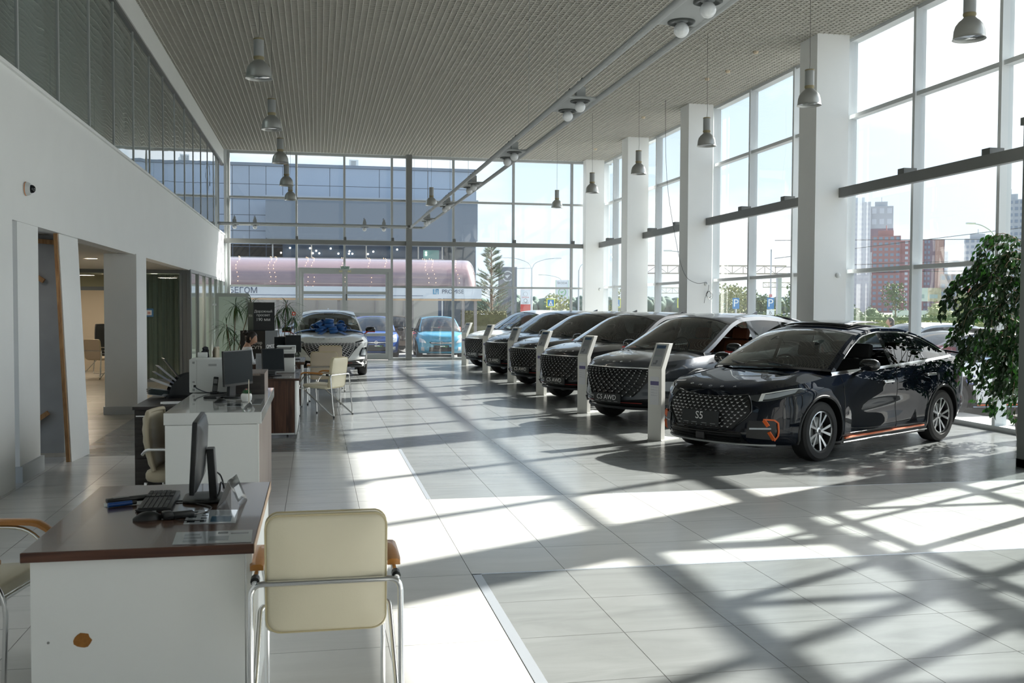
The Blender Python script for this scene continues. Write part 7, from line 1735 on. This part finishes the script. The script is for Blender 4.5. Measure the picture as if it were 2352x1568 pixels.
def building():
    fb = mat('blue_grey_panel', (0.31, 0.37, 0.45), 0.4, var=0.04, vscale=1); fs = mat('slate_grey_panel', (0.16, 0.20, 0.25), 0.4); gl = mat('blue_tinted_glazing', (0.03, 0.07, 0.14), 0.08)
    t = thing('car_showroom_building', 'blue-grey panelled building with an overhanging slate box across the yard', 'building', (0, 62, 0)); o = Vector((0, 0, 0))
    bx('core', (-26, 0.05, GZ), (9.8, 25, 10.1), mat('joint_dark', (0.08, 0.10, 0.12), 0.8), t); bx('parapet', (-26.1, -0.08, 10.1), (9.85, 25.1, 10.28), fs, t)
    xs = [9.8, 6.8, 3.8, 0.8, -2.0]+[-2.0-0.98*k for k in range(1, 10)]+[-13.8, -17.0, -20.0, -23.0, -26]
    zs = [10.1, 9.0, 8.1, 7.15, 6.2, 5.25, 4.3, 3.35]
    for a, b in zip(xs[:-1], xs[1:]):
        for c_, d in zip(zs[:-1], zs[1:]):
            if a <= 9.9 and b >= -2.8 and c_ <= 7.2: continue
            bx('panel', (b+0.015, 0.0, d+0.015), (a-0.015, 0.05, c_-0.015), fb, t)
    for k in range(10): bx('side_panel', (9.8, 0.1+2.5*k, 3.35), (9.85, 2.55+2.5*k, 10.08), fb, t)
    MB().box((-2.77, -5.0, 5.45), (9.13, 0.0, 7.72)).build('overhang_box', fs, t); bx('overhang_cap', (-2.80, -5.05, 7.72), (9.16, 0, 7.82), fb, t)
    MB().prism([(7.0, -4.9, 5.45), (9.13, -4.9, 5.45), (9.13, -4.9, 6.1), (8.9, -4.9, 6.1)], (0, 0.01, 0)).build('soffit_edge', fs, t)
    bx('glazing', (-6, 0.0, GZ), (7.8, 0.06, 5.4), gl, t); bx('soffit', (-2.7, -4.9, 5.40), (9.0, 0, 5.45), fb, t)
    for x in (-2.6, -0.3, 3.0, 6.2, 7.7): bx('glazing_mullion', (x-0.04, -0.06, GZ), (x+0.04, 0, 5.4), alu_lt, t)
    for z in (3.6, 4.6): bx('glazing_transom', (-6, -0.06, z-0.035), (7.8, 0, z+0.035), alu_lt, t)
    q = MB(); r = random.Random(8)
    for k in range(26):
        x, z = r.uniform(-2.4, 7.2), r.choice((3.9, 4.1, 4.3, 4.9, 5.05, 5.2)); q.lathe([(0.0001, -0.10), (0.055, -0.10), (0.055, -0.09)], 8, (x, 0, z), axis='Y')
    q.build('ceiling_spots', mat('warm_spot', (1, 1, 1), emit=(1, 0.86, 0.68), estr=2.2), t, kind='stuff')
    cl = mat('poster_teal', (0.20, 0.42, 0.42), 0.4)
    bx('window_poster', (5.2, -0.03, 3.3), (6.0, 0, 4.5), cl, t); bx('window_poster', (6.5, -0.03, 3.3), (7.5, 0, 5.2), cl, t)
    a = thing('rooftop_unit', 'small white ventilation unit on the roof of the blue-grey building', 'ventilation unit', (2.25, 62.8, 10.28)); bx('casing', (-0.25, -0.2, 0), (0.3, 0.2, 0.45), white_pl, a)
    for k in range(4): bx('grille', (-0.15, -0.21, 0.08+0.08*k), (0.15, -0.2, 0.12+0.08*k), grey_pl, a)
    # glazed barrel canopy
    cm = mat('rosy_polycarbonate', (0.25, 0.165, 0.17), 0.12, coat=1.0, coat_r=0.05, var=0.12, vscale=0.8)
    t = thing('barrel_canopy', 'rosy barrel shaped canopy with fairy lights and a white lettered fascia', 'canopy', (0, 42, 0))
    rows = []
    for j in range(13):
        a_ = math.pi/2*j/12; y, z = 1.9-1.9*math.cos(a_), 2.5+1.25*math.sin(a_)
        rows.append([(x, y, z) for x in [-14+20.3*i/20 for i in range(21)]]+[(6.3+0.6*math.sin(R_(15*k))*math.cos(a_)**0.5, y+(1.9-y)*(1-math.cos(R_(15*k))), z) for k in range(1, 7)])
    MB().grid(rows).build('vault', cm, t, smooth=40); bx('vault_back', (-14, 1.9, 2.5), (6.3, 2.0, 3.75), cm, t)
    bx('fascia', (-14, -0.06, 2.02), (6.9, 0.0, 2.50), mat('fascia_white', (0.72, 0.76, 0.80), 0.4), t); bx('fascia_line', (-14, -0.07, 2.12), (4.4, -0.06, 2.14), mat('fascia_blue', (0.05, 0.09, 0.2), 0.5), t); bx('rail', (-14, -0.04, 1.93), (6.9, 0.02, 2.0), mat('timber_rail', (0.62, 0.42, 0.24), 0.6), t)
    ti = mat('fascia_ink', (0.06, 0.08, 0.14), 0.5); text('С ПРОБЕГОМ', 0.33, ti, t, frame_M((-2.36, -0.07, 2.30), (1, 0, 0), (0, 0, 1)), 0.002, align='RIGHT'); text('PROMISE', 0.24, ti, t, frame_M((5.66, -0.07, 2.31), (1, 0, 0), (0, 0, 1)), 0.002)
    lb = mat('logo_blue', (0.10, 0.32, 0.50), 0.5)
    for a_, b_ in (((4.82, 2.20), (4.87, 2.42)), ((4.87, 2.20), (4.93, 2.24)), ((4.93, 2.20), (4.97, 2.42)), ((5.02, 2.20), (5.06, 2.42)), ((4.97, 2.38), (5.04, 2.42)), ((4.97, 2.29), (5.02, 2.32))): bx('logo', (a_[0], -0.075, a_[1]), (b_[0], -0.06, b_[1]), lb, t)
    q = MB()
    for x in (-3.2, -1.9, -1.7, -0.4, -0.15, 1.1, 2.2, 2.9, 4.6, 4.9, 5.9, -4.4, -5.8):
        for k in range(11):
            a_ = math.pi/2*k/10.5; q.ball((x+0.06*math.sin(k), 1.9-1.93*math.cos(a_), 2.5+1.28*math.sin(a_)), 0.011, 6, 4)
    q.build('fairy_lights', mat('fairy_light', (1, 0.8, 0.6), emit=(1, 0.55, 0.25), estr=2.0), t, kind='stuff')
    for x in (-8, -4.6, -1.57, -1.3, 0.9, 3.73, 3.95, 6.12, 6.65): bx('post', (x-0.06, -0.0, GZ), (x+0.06, 0.12, 2.0), mat('post_taupe', (0.30, 0.27, 0.25), 0.5), t)
    bx('back_glazing', (-14, 3.8, GZ), (5.5, 3.9, 2.4), mat('pale_backdrop', (0.50, 0.54, 0.50), 0.3), t)
    for k in range(14): bx('back_mullion', (-13+1.3*k, 3.74, GZ), (-12.95+1.3*k, 3.8, 2.4), alu, t)
building()

def leaves_cloud(q, n, fn, s, r):
    for _ in range(n):
        c = Vector(fn(r)); a = Vector((r.uniform(-1, 1), r.uniform(-1, 1), r.uniform(-1, 1))).normalized(); b = a.orthogonal().normalized(); c2 = a.cross(b); k = s*r.uniform(0.6, 1.3)
        q.add([c+b*k, c+c2*k*0.6, c-b*k, c-c2*k*0.6], [(0, 1, 2, 3)])
g1 = mat('foliage_mid', (0.10, 0.16, 0.05), 0.8, var=0.35, vscale=0.7); g2 = mat('foliage_dark', (0.045, 0.085, 0.035), 0.8, var=0.3, vscale=0.5); g3 = mat('foliage_yellow', (0.24, 0.26, 0.09), 0.8, var=0.25, vscale=1); gp = mat('pine_needles', (0.07, 0.12, 0.065), 0.8, var=0.3, vscale=2)
def tree(label, pos, h, w, m, n=900, s=0.12, seed=1, group='young trees outside', name='broadleaf_tree', ground=GZ):
    t = thing(name, label, 'tree', (pos[0], pos[1], ground), 0, group); r = random.Random(seed)
    MB().tube(smooth_path([(0, 0, 0), (0.03*w, 0, h*0.3), (-0.03*w, 0.02, h*0.6), (0, 0, h*0.9)], 4), [0.035*h*0.5*(1-k/14) for k in range(13)], 7).build('trunk', bark, t, smooth=60)
    bl = [(r.uniform(-0.3, 0.3)*w, r.uniform(-0.3, 0.3)*w, h*r.uniform(0.42, 0.88), r.uniform(0.22, 0.42)*w) for _ in range(9)]
    def fn(r):
        x, y, z, k = r.choice(bl); a = Vector((r.gauss(0, 1), r.gauss(0, 1), r.gauss(0, 1))).normalized()*k*r.uniform(0.6, 1.0); return (x+a.x, y+a.y, z+a.z*0.9)
    q = MB(); leaves_cloud(q, int(n*1.7), fn, s*0.75, r); q.build('foliage', m, t, kind='stuff')
def plants_outside():
    tree('leafy young tree left of the parking sign', (24.5, 56.3), 3.1, 2.6, g3, 900, 0.13, 3); tree('darker young tree just left of the parking sign', (26.2, 56.8), 3.0, 1.9, g1, 800, 0.12, 4); tree('young tree right of the parking sign by the gantry', (29.2, 57.0), 3.4, 1.7, g1, 700, 0.12, 5)
    tree('slender young tree in front of the red-brown tower block', (35.5, 56.5), 3.9, 1.4, g1, 400, 0.11, 6); tree('yellowing tree in front of the billboards', (44.5, 62.2), 3.7, 1.7, g3, 700, 0.12, 7); tree('young tree behind the last columns', (20.5, 64.0), 3.0, 2.2, g3, 700, 0.13, 8); tree('bright young tree beside the crossing sign', (15.0, 60.5), 2.8, 2.0, g3, 600, 0.12, 9)
    t = thing('pine_tree', 'tall pine tree beside the rosy canopy outside the back glazing', 'tree', (7.95, 45.6, GZ)); r = random.Random(2)
    MB().tube([(0, 0, 0), (0.02, 0, 2.4), (0, 0, 4.6)], [0.09, 0.06, 0.015], 8).build('trunk', bark, t)
    q = MB(); br = MB()
    for k in range(150):
        z = 0.9+3.7*(k/150)**0.85; L = (1.25*(1-(z/4.95))**0.8+0.08)*r.uniform(0.7, 1.1); a = r.uniform(0, 6.28); d = Vector((math.cos(a), math.sin(a), 0.45)).normalized()
        br.bar((0, 0, z), tuple(Vector((0, 0, z))+d*L), 0.018)
        for j in range(5):
            c = Vector((0, 0, z))+d*L*(0.4+0.15*j)
            for i in range(9):
                e = (d+Vector((r.uniform(-1, 1), r.uniform(-1, 1), r.uniform(-0.3, 1.0)))*0.8).normalized()*0.20; s = e.orthogonal().normalized()*0.010; q.add([c-s, c+s, c+e], [(0, 1, 2)])
    br.build('branches', bark, t, kind='stuff'); q.build('needles', gp, t, kind='stuff')
    def hedge(label, a, b, h, d, m, seed, s=0.10, dens=260, name='hedge', grp='clipped hedges'):
        A, B = Vector(a), Vector(b); L = (B-A).length; u = (B-A).normalized(); v = Vector((-u.y, u.x, 0)); t = thing(name, label, 'hedge', (A.x, A.y, GZ), 0, grp); r = random.Random(seed); q = MB()
        q.add([Vector((0, 0, 0)), u*L, u*L+v*d, v*d, Vector((0, 0, h*0.93)), u*L+Vector((0, 0, h*0.93)), u*L+v*d+Vector((0, 0, h*0.93)), v*d+Vector((0, 0, h*0.93))], [(4, 5, 6, 7), (0, 1, 5, 4), (1, 2, 6, 5), (2, 3, 7, 6), (3, 0, 4, 7)])
        def fn(r):
            f = r.random()
            if f < 0.5: p = u*r.uniform(0, L)+v*r.uniform(-0.02, 0.05)+Vector((0, 0, r.uniform(0.05, h)))
            else: p = u*r.uniform(0, L)+v*r.uniform(0, d)+Vector((0, 0, h*r.uniform(0.93, 1.03)))
            return p
        leaves_cloud(q, int(L*dens), fn, s*0.62, r); q.build('foliage', m, t, kind='stuff')
    hedge('clipped brownish hedge behind the pine outside', (6.3, 44.0, 0), (8.3, 43.6, 0), 1.62, 0.8, mat('hedge_brown', (0.12, 0.12, 0.04), 0.8, var=0.5, vscale=4), 1, 0.06, 900)
    hedge('front row of long clipped hedge beyond the side car park', (26, 50, 0), (62, 33, 0), 0.85, 1.0, mat('hedge_olive', (0.20, 0.23, 0.06), 0.8, var=0.3, vscale=2), 2, 0.13, 110)
    hedge('middle row of long clipped hedge beyond the side car park', (27, 54, 0), (68, 36, 0), 1.12, 1.0, mat('hedge_olive', (0.2, 0.2, 0.1)), 3, 0.13, 100)
    hedge('back row of long clipped hedge beyond the side car park', (28, 59, 0), (74, 40, 0), 1.42, 1.2, g1, 4, 0.14, 90)
    r = random.Random(5)
    for k in range(16):
        x = 36+4.4*k; y = 86-1.9*k+r.uniform(-3, 3); w = r.uniform(2.6, 3.8)
        t = thing('shrub', ['first','second','third','fourth','fifth','sixth','seventh','eighth','ninth','tenth','eleventh','twelfth','thirteenth','fourteenth','fifteenth','last'][k]+' loose green shrub from the left behind the long hedges', 'shrub', (x, y, GZ), 0, 'shrubs behind the hedges'); q = MB(); bl = [(r.uniform(-0.5, 0.5)*w, r.uniform(-0.4, 0.4)*w, r.uniform(0.4, 1.6), r.uniform(0.5, 0.9)) for _ in range(6)]
        def fn(rr):
            a, b, c, d = rr.choice(bl); v = Vector((rr.gauss(0, 1), rr.gauss(0, 1), rr.gauss(0, 1))).normalized()*d*rr.uniform(0.6, 1); return (a+v.x, b+v.y, max(0, c+v.z*(1.3 if v.z > 0 else 1)))
        [q.ball((a_, b_, c_), d_*0.86, 8, 6, (1, 1, 1.15)) for a_, b_, c_, d_ in bl]; leaves_cloud(q, 1100, fn, 0.12, r); q.build('foliage', (g1, g3, g2)[k % 3], t, kind='stuff')
    t = thing('distant_wood', 'dark wood on the horizon behind the street', 'wood', (0, 300, GZ)); q = MB()
    for k in range(340):
        x = 30+0.36*k; q.ball((x, r.uniform(-12, 12)-0.10*k*0.6, r.uniform(0.3, 3.2)), 1, 7, 5, (r.uniform(1.4, 2.8), 3, r.uniform(1.6, 3.0)))
    q.build('foliage', mat('hazy_wood', (0.10, 0.15, 0.12), 0.9, var=0.3, vscale=0.1), t, kind='stuff', smooth=60)
plants_outside()

def street():
    galv = mat('galvanised', (0.48, 0.50, 0.51), 0.5)
    def lamp(label, x, y, h, arms, L=1.6):
        t = thing('street_lamp', label, 'street lamp', (x, y, GZ), 0, 'street lamps'); MB().tube([(0, 0, 0), (0, 0, h*0.86)], [0.10, 0.06], 8).build('pole', galv, t)
        for a in arms:
            d = Vector((math.cos(R_(a)), math.sin(R_(a)), 0)); P = smooth_path([Vector((0, 0, h*0.84)), d*0.15*L+Vector((0, 0, h*0.93)), d*0.6*L+Vector((0, 0, h*0.985)), d*L+Vector((0, 0, h))], 4); MB().tube(P, 0.035, 6).build('arm', galv, t)
            MB().bbox(d*(L+0.25)+Vector((-0.3, -0.10, h-0.04)), d*(L+0.25)+Vector((0.3, 0.10, h+0.08)), 0.04).build('lamp_head', mat('lamp_head_white', (0.7, 0.72, 0.72), 0.4), t)
    lamp('double armed street lamp beyond the back glazing', 17.0, 78.5, 5.8, (0, 180), 0.95*2); lamp('single armed street lamp left of the double one', 14.6, 84, 5.2, (0,), 3.0); lamp('single armed street lamp right of the double one', 31.6, 127, 6.1, (170,), 2.6)
    lamp('street lamp seen past the far column', 24.5, 92, 6.3, (10,), 1.6); lamp('street lamp in the tall bay above the weeping fig', 42.2, 56.2, 7.2, (190,), 1.8); lamp('street lamp behind the second bay', 26.0, 66, 5.8, (180,), 1.8)
    def pylon(label, x, y, z0, z1, w, m, rz, words, edge=None, ring=None):
        t = thing('advertising_pylon', label, 'sign pylon', (x, y, GZ), R_(rz), 'advertising pylons'); bx('panel', (-w/2, -0.12, 0), (w/2, 0.12, z1-GZ), m, t)
        if edge: bx('edge', (-w/2-0.03, -0.10, 0), (-w/2, 0.10, z1-GZ), edge, t); bx('edge', (w/2, -0.10, 0), (w/2+0.03, 0.10, z1-GZ), edge, t)
        for s, z, sz, mm in words: text(s, sz, mm, t, frame_M((0, -0.125, z-GZ), (1, 0, 0), (0, 0, 1)), 0.003)
        if ring: MB().lathe([(ring[1]*0.80, -0.15), (ring[1], -0.15), (ring[1], -0.12), (ring[1]*0.8, -0.12)], 24, (0, 0, ring[0]-GZ), axis='Y', closed=True).build('emblem_ring', ring[2], t); MB().prism([(-ring[1]*0.1, -0.14, ring[0]-GZ-ring[1]*0.4), (ring[1]*0.5, -0.14, ring[0]-GZ+ring[1]*0.3), (-ring[1]*0.5, -0.14, ring[0]-GZ+ring[1]*0.1)], (0, 0.02, 0)).build('emblem', ring[2], t)
    dkt = mat('pylon_ink', (0.12, 0.14, 0.15), 0.5); gr = mat('pylon_green', (0.25, 0.50, 0.25), 0.5); wh = mat('pylon_white', (0.70, 0.73, 0.75), 0.4)
    pylon('white pylon with green edges and a round emblem beyond the back glazing', 18.15, 73.0, 0, 3.73, 0.92, wh, -12, (('ŠKODA', 3.50, 0.22, dkt), ('ВЫКУП', 2.15, 0.12, dkt)), gr, (2.82, 0.30, gr))
    pylon('red and white pylon left of the green edged one', 17.5, 83.3, 0, 3.2, 0.86, mat('pylon_red', (0.55, 0.06, 0.05), 0.4), -12, ())
    t = [o for o in C.objects if o.name.startswith('advertising_pylon')][-1]; bx('white_field', (-0.42, -0.14, 2.1), (0.42, -0.12, 3.35), wh, t); text('OMODA', 0.16, mat('pylon_red', (0.5, 0, 0)), t, frame_M((0, -0.145, 2.68), (1, 0, 0), (0, 0, 1)), 0.002); text('CHERY', 0.17, dkt, t, frame_M((0, -0.145, 2.2), (1, 0, 0), (0, 0, 1)), 0.002)
    MB().lathe([(0.16, -0.16), (0.20, -0.16), (0.20, -0.14), (0.16, -0.14)], 20, (0, 0, 2.97), axis='Y', closed=True).build('emblem_ring', galv, t); MB().lathe([(0.13, -0.16), (0.16, -0.16), (0.16, -0.14), (0.13, -0.14)], 20, (0, 0, 2.42), axis='Y', closed=True).build('emblem_ring', dkt, t)
    pylon('dark grey pylon with a silver ring emblem behind the pine', 13.2, 69.0, 0, 4.5, 1.3, mat('pylon_graphite', (0.13, 0.14, 0.16), 0.4), -8, (), None, (3.85, 0.38, galv))
    def sign(name, label, x, y, z0, z1, w, m, rz): 
        t = thing(name, label, 'road sign', (x, y, GZ), R_(rz), 'road signs'); MB().tube([(0, 0.03, 0), (0, 0.03, z1-GZ)], 0.035, 8).build('pole', galv, t); bx('plate', (-w/2, -0.03, z0-GZ), (w/2, 0, z1-GZ), m, t); return t
    yel = mat('sign_yellow', (0.75, 0.75, 0.05), 0.5); sb = mat('sign_blue', (0.03, 0.22, 0.50), 0.5); sw = mat('sign_white', (0.85, 0.9, 0.88))
    for lb, x, y in (('yellow bordered pedestrian crossing sign beyond the back glazing', 13.85, 58.5), ('pedestrian crossing sign seen between the two farthest columns', 17.05, 55.5), ('pedestrian crossing sign seen past the second farthest column', 19.9, 52.5)):
        t = sign('crossing_sign', lb, x, y, 1.68, 2.20, 0.50, yel, -14); bx('blue_field', (-0.19, -0.04, 1.68-GZ+0.06), (0.19, -0.03, 2.20-GZ-0.06), sb, t); MB().prism([(-0.14, -0.045, 1.68-GZ+0.10), (0.14, -0.045, 1.68-GZ+0.10), (0, -0.045, 1.68-GZ+0.42)], (0, 0.005, 0)).build('white_triangle', sw, t); text('A', 0.2, black_pl, t, frame_M((0, -0.048, 1.68-GZ+0.19), (1, 0, 0), (0, 0, 1)), 0.001, 'walking_figure')
    t = sign('parking_sign', 'blue parking sign with disabled plate below and small red plate above', 17.9, 37.3, 1.64, 2.09, 0.27, sb, -25); text('P', 0.44, sw, t, frame_M((0, -0.035, 1.865-GZ), (1, 0, 0), (0, 0, 1)), 0.002, bold=0.004)
    bx('lower_plate', (-0.15, -0.03, 1.39-GZ), (0.15, 0, 1.62-GZ), sw, t); MB().lathe([(0.035, -0.035), (0.05, -0.035), (0.05, -0.03), (0.035, -0.03)], 14, (0, 0, 1.475-GZ), axis='Y', closed=True).build('wheelchair_pictogram', black_pl, t); MB().bar((-0.01, -0.035, 1.50-GZ), (-0.02, -0.035, 1.58-GZ), 0.015).build('wheelchair_pictogram', black_pl, t)
    bx('red_plate', (-0.06, -0.03, 2.12-GZ), (0.06, 0, 2.23-GZ), mat('pale_red', (0.6, 0.2, 0.2), 0.5), t); MB().tube([(0, 0.03, 2.0), (0, 0.03, 4.2)], 0.03, 6).build('upper_pole', galv, t)
    t = sign('parking_sign', 'blue parking sign half hidden behind a window mullion', 16.9, 38.4, 1.64, 2.09, 0.27, sb, -25); text('P', 0.44, sw, t, frame_M((0, -0.035, 1.865-GZ), (1, 0, 0), (0, 0, 1)), 0.002, bold=0.004)
    def gantry(label, A, B, h, pz, px):
        A, B = Vector(A), Vector(B); t = thing('truss_gantry', label, 'gantry', (A.x, A.y, 0), 0, 'steel truss gantries'); u = B-A; L = u.length; u.normalize(); n = int(L/0.75); q = MB()
        tb = mat('rusty_steel', (0.42, 0.36, 0.30), 0.6)
        for z in (0, h): MB().bar((0, 0, A.z+z), u*L+Vector((0, 0, A.z+z)), 0.09).build('chord', tb, t)
        for k in range(n):
            a = u*(L*k/n)+Vector((0, 0, A.z)); b = u*(L*(k+1)/n)+Vector((0, 0, A.z)); hh = Vector((0, 0, h)); MB().bar(a, a+hh, 0.04).build('web', tb, t)
            MB().bar(a if k % 2 else a+hh, b+hh if k % 2 else b, 0.035).build('web', tb, t)
        for p in px: MB().bar(u*p+Vector((0, 0, GZ)), u*p+Vector((0, 0, A.z)), 0.28).build('pillar', galv, t)
    gantry('long steel truss gantry over the street behind the middle bays', (22.0, 67.2, 4.1), (32.4, 65.1, 4.1), 0.55, 0, (10.1,)); gantry('smaller steel truss gantry farther down the street', (44, 124, 3.6), (55.0, 122, 3.6), 0.7, 0, (10.0,)); gantry('farthest truss gantry behind the parking sign', (56.5, 120, 4.4), (64, 118, 4.4), 0.6, 0, (2.0,))
    t = thing('overhead_wire', 'overhead wires crossing the sky beyond the right glazing', 'wire', (30, 62, 0))
    for k, (z0, z1) in enumerate(((4.0, 4.3), (4.4, 5.4), (6.2, 6.0), (5.0, 9.0))): MB().tube([(0, 0, z0), (30, -14, z1), (60, -30, z1+1)], 0.018, 4).build('wire', black_pl, t)
street()

def towers():
    def block(label, x, y, w, d, h, m, rz, floors, cols_, wm, top=None, name='tower_block', strips=None, balc=None):
        t = thing(name, label, 'building', (x, y, GZ), R_(rz), 'tower blocks on the horizon'); bx('body', (-w/2, 0, 0), (w/2, d, h), m, t)
        if top: bx('rooftop', (-w*0.3, d*0.2, h), (w*0.25, d*0.7, h+3.0), m, t); MB().tube([(0, d/2, h+3), (0, d/2, h+6)], 0.25, 5).build('mast', m, t)
        q = MB(); fh = h/floors; cw = w/cols_; n = 0; p = None
        for f in range(floors):
            for c in range(cols_):
                if strips and c not in strips: continue
                X = -w/2+cw*(c+0.2); Z = fh*(f+0.3)
                q.box((X, -0.15, Z), (X+cw*0.6, 0.0, Z+fh*0.5)); n += 1
        q.build('windows', wm, t, kind='stuff')
        q = MB(); nd = max(2, int(d/cw))
        for f in range(floors):
            for c in range(nd):
                Y = d/nd*(c+0.2); Z = fh*(f+0.3); q.box((-w/2-0.15, Y, Z), (-w/2, Y+d/nd*0.6, Z+fh*0.5))
        q.build('side_windows', wm, t, kind='stuff')
        return t
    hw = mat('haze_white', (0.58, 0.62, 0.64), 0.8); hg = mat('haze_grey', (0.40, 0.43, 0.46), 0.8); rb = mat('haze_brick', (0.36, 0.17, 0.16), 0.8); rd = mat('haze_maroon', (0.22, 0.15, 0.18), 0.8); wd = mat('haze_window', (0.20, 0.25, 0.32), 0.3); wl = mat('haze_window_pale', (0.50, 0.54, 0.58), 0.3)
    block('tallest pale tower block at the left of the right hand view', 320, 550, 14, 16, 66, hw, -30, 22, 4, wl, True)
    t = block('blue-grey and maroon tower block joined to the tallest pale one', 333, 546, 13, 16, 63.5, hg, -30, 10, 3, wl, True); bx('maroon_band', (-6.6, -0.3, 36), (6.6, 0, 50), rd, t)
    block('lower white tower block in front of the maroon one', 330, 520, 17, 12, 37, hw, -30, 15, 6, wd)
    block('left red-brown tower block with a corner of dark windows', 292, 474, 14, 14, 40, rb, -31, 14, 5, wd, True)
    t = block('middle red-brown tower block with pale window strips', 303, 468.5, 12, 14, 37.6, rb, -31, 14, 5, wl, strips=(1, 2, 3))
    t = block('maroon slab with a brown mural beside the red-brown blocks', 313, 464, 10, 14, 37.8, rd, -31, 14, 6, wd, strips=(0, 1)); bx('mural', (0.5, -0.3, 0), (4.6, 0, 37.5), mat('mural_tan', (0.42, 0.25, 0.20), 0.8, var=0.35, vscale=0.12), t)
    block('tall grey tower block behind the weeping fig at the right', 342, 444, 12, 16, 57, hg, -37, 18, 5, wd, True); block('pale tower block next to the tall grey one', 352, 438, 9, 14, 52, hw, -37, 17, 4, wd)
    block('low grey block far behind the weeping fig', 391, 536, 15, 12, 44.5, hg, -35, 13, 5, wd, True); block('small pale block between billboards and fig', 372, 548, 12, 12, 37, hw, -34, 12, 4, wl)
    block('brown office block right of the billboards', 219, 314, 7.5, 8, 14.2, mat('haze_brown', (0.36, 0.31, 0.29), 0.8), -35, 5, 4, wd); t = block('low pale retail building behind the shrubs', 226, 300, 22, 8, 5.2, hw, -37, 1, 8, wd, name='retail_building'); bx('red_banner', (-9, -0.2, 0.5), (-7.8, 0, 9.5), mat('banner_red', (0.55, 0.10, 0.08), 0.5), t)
    for x, y, l in ((119.1, 180.6, 'white billboard left one of the pair on the horizon'), (121.6, 179.9, 'picture billboard right one of the pair on the horizon')):
        t = thing('billboard', l, 'billboard', (x, y, GZ), R_(-33), 'billboards'); bx('panel', (-1.25, -0.1, 3.4), (1.25, 0.1, 6.1), mat('billboard_white', (0.62, 0.66, 0.70), 0.5) if 'white' in l else mat('billboard_pic', (0.45, 0.38, 0.30), 0.5, var=0.5, vscale=1.5), t); MB().tube([(0, 0, 0), (0, 0, 3.4)], 0.12, 6).build('pole', alu_dk, t)
        bx('print', (-0.9, -0.12, 4.0), (0.6, -0.1, 4.8), mat('billboard_print', (0.35, 0.42, 0.50), 0.5), t)
    t = thing('long_fence', 'long white banner fence behind the shrubs under the towers', 'fence', (60, 96, GZ), R_(-24)); bx('panel', (0, 0, 0.8), (24, 0.1, 1.7), mat('fence_white', (0.7, 0.72, 0.74), 0.5), t)
towers()
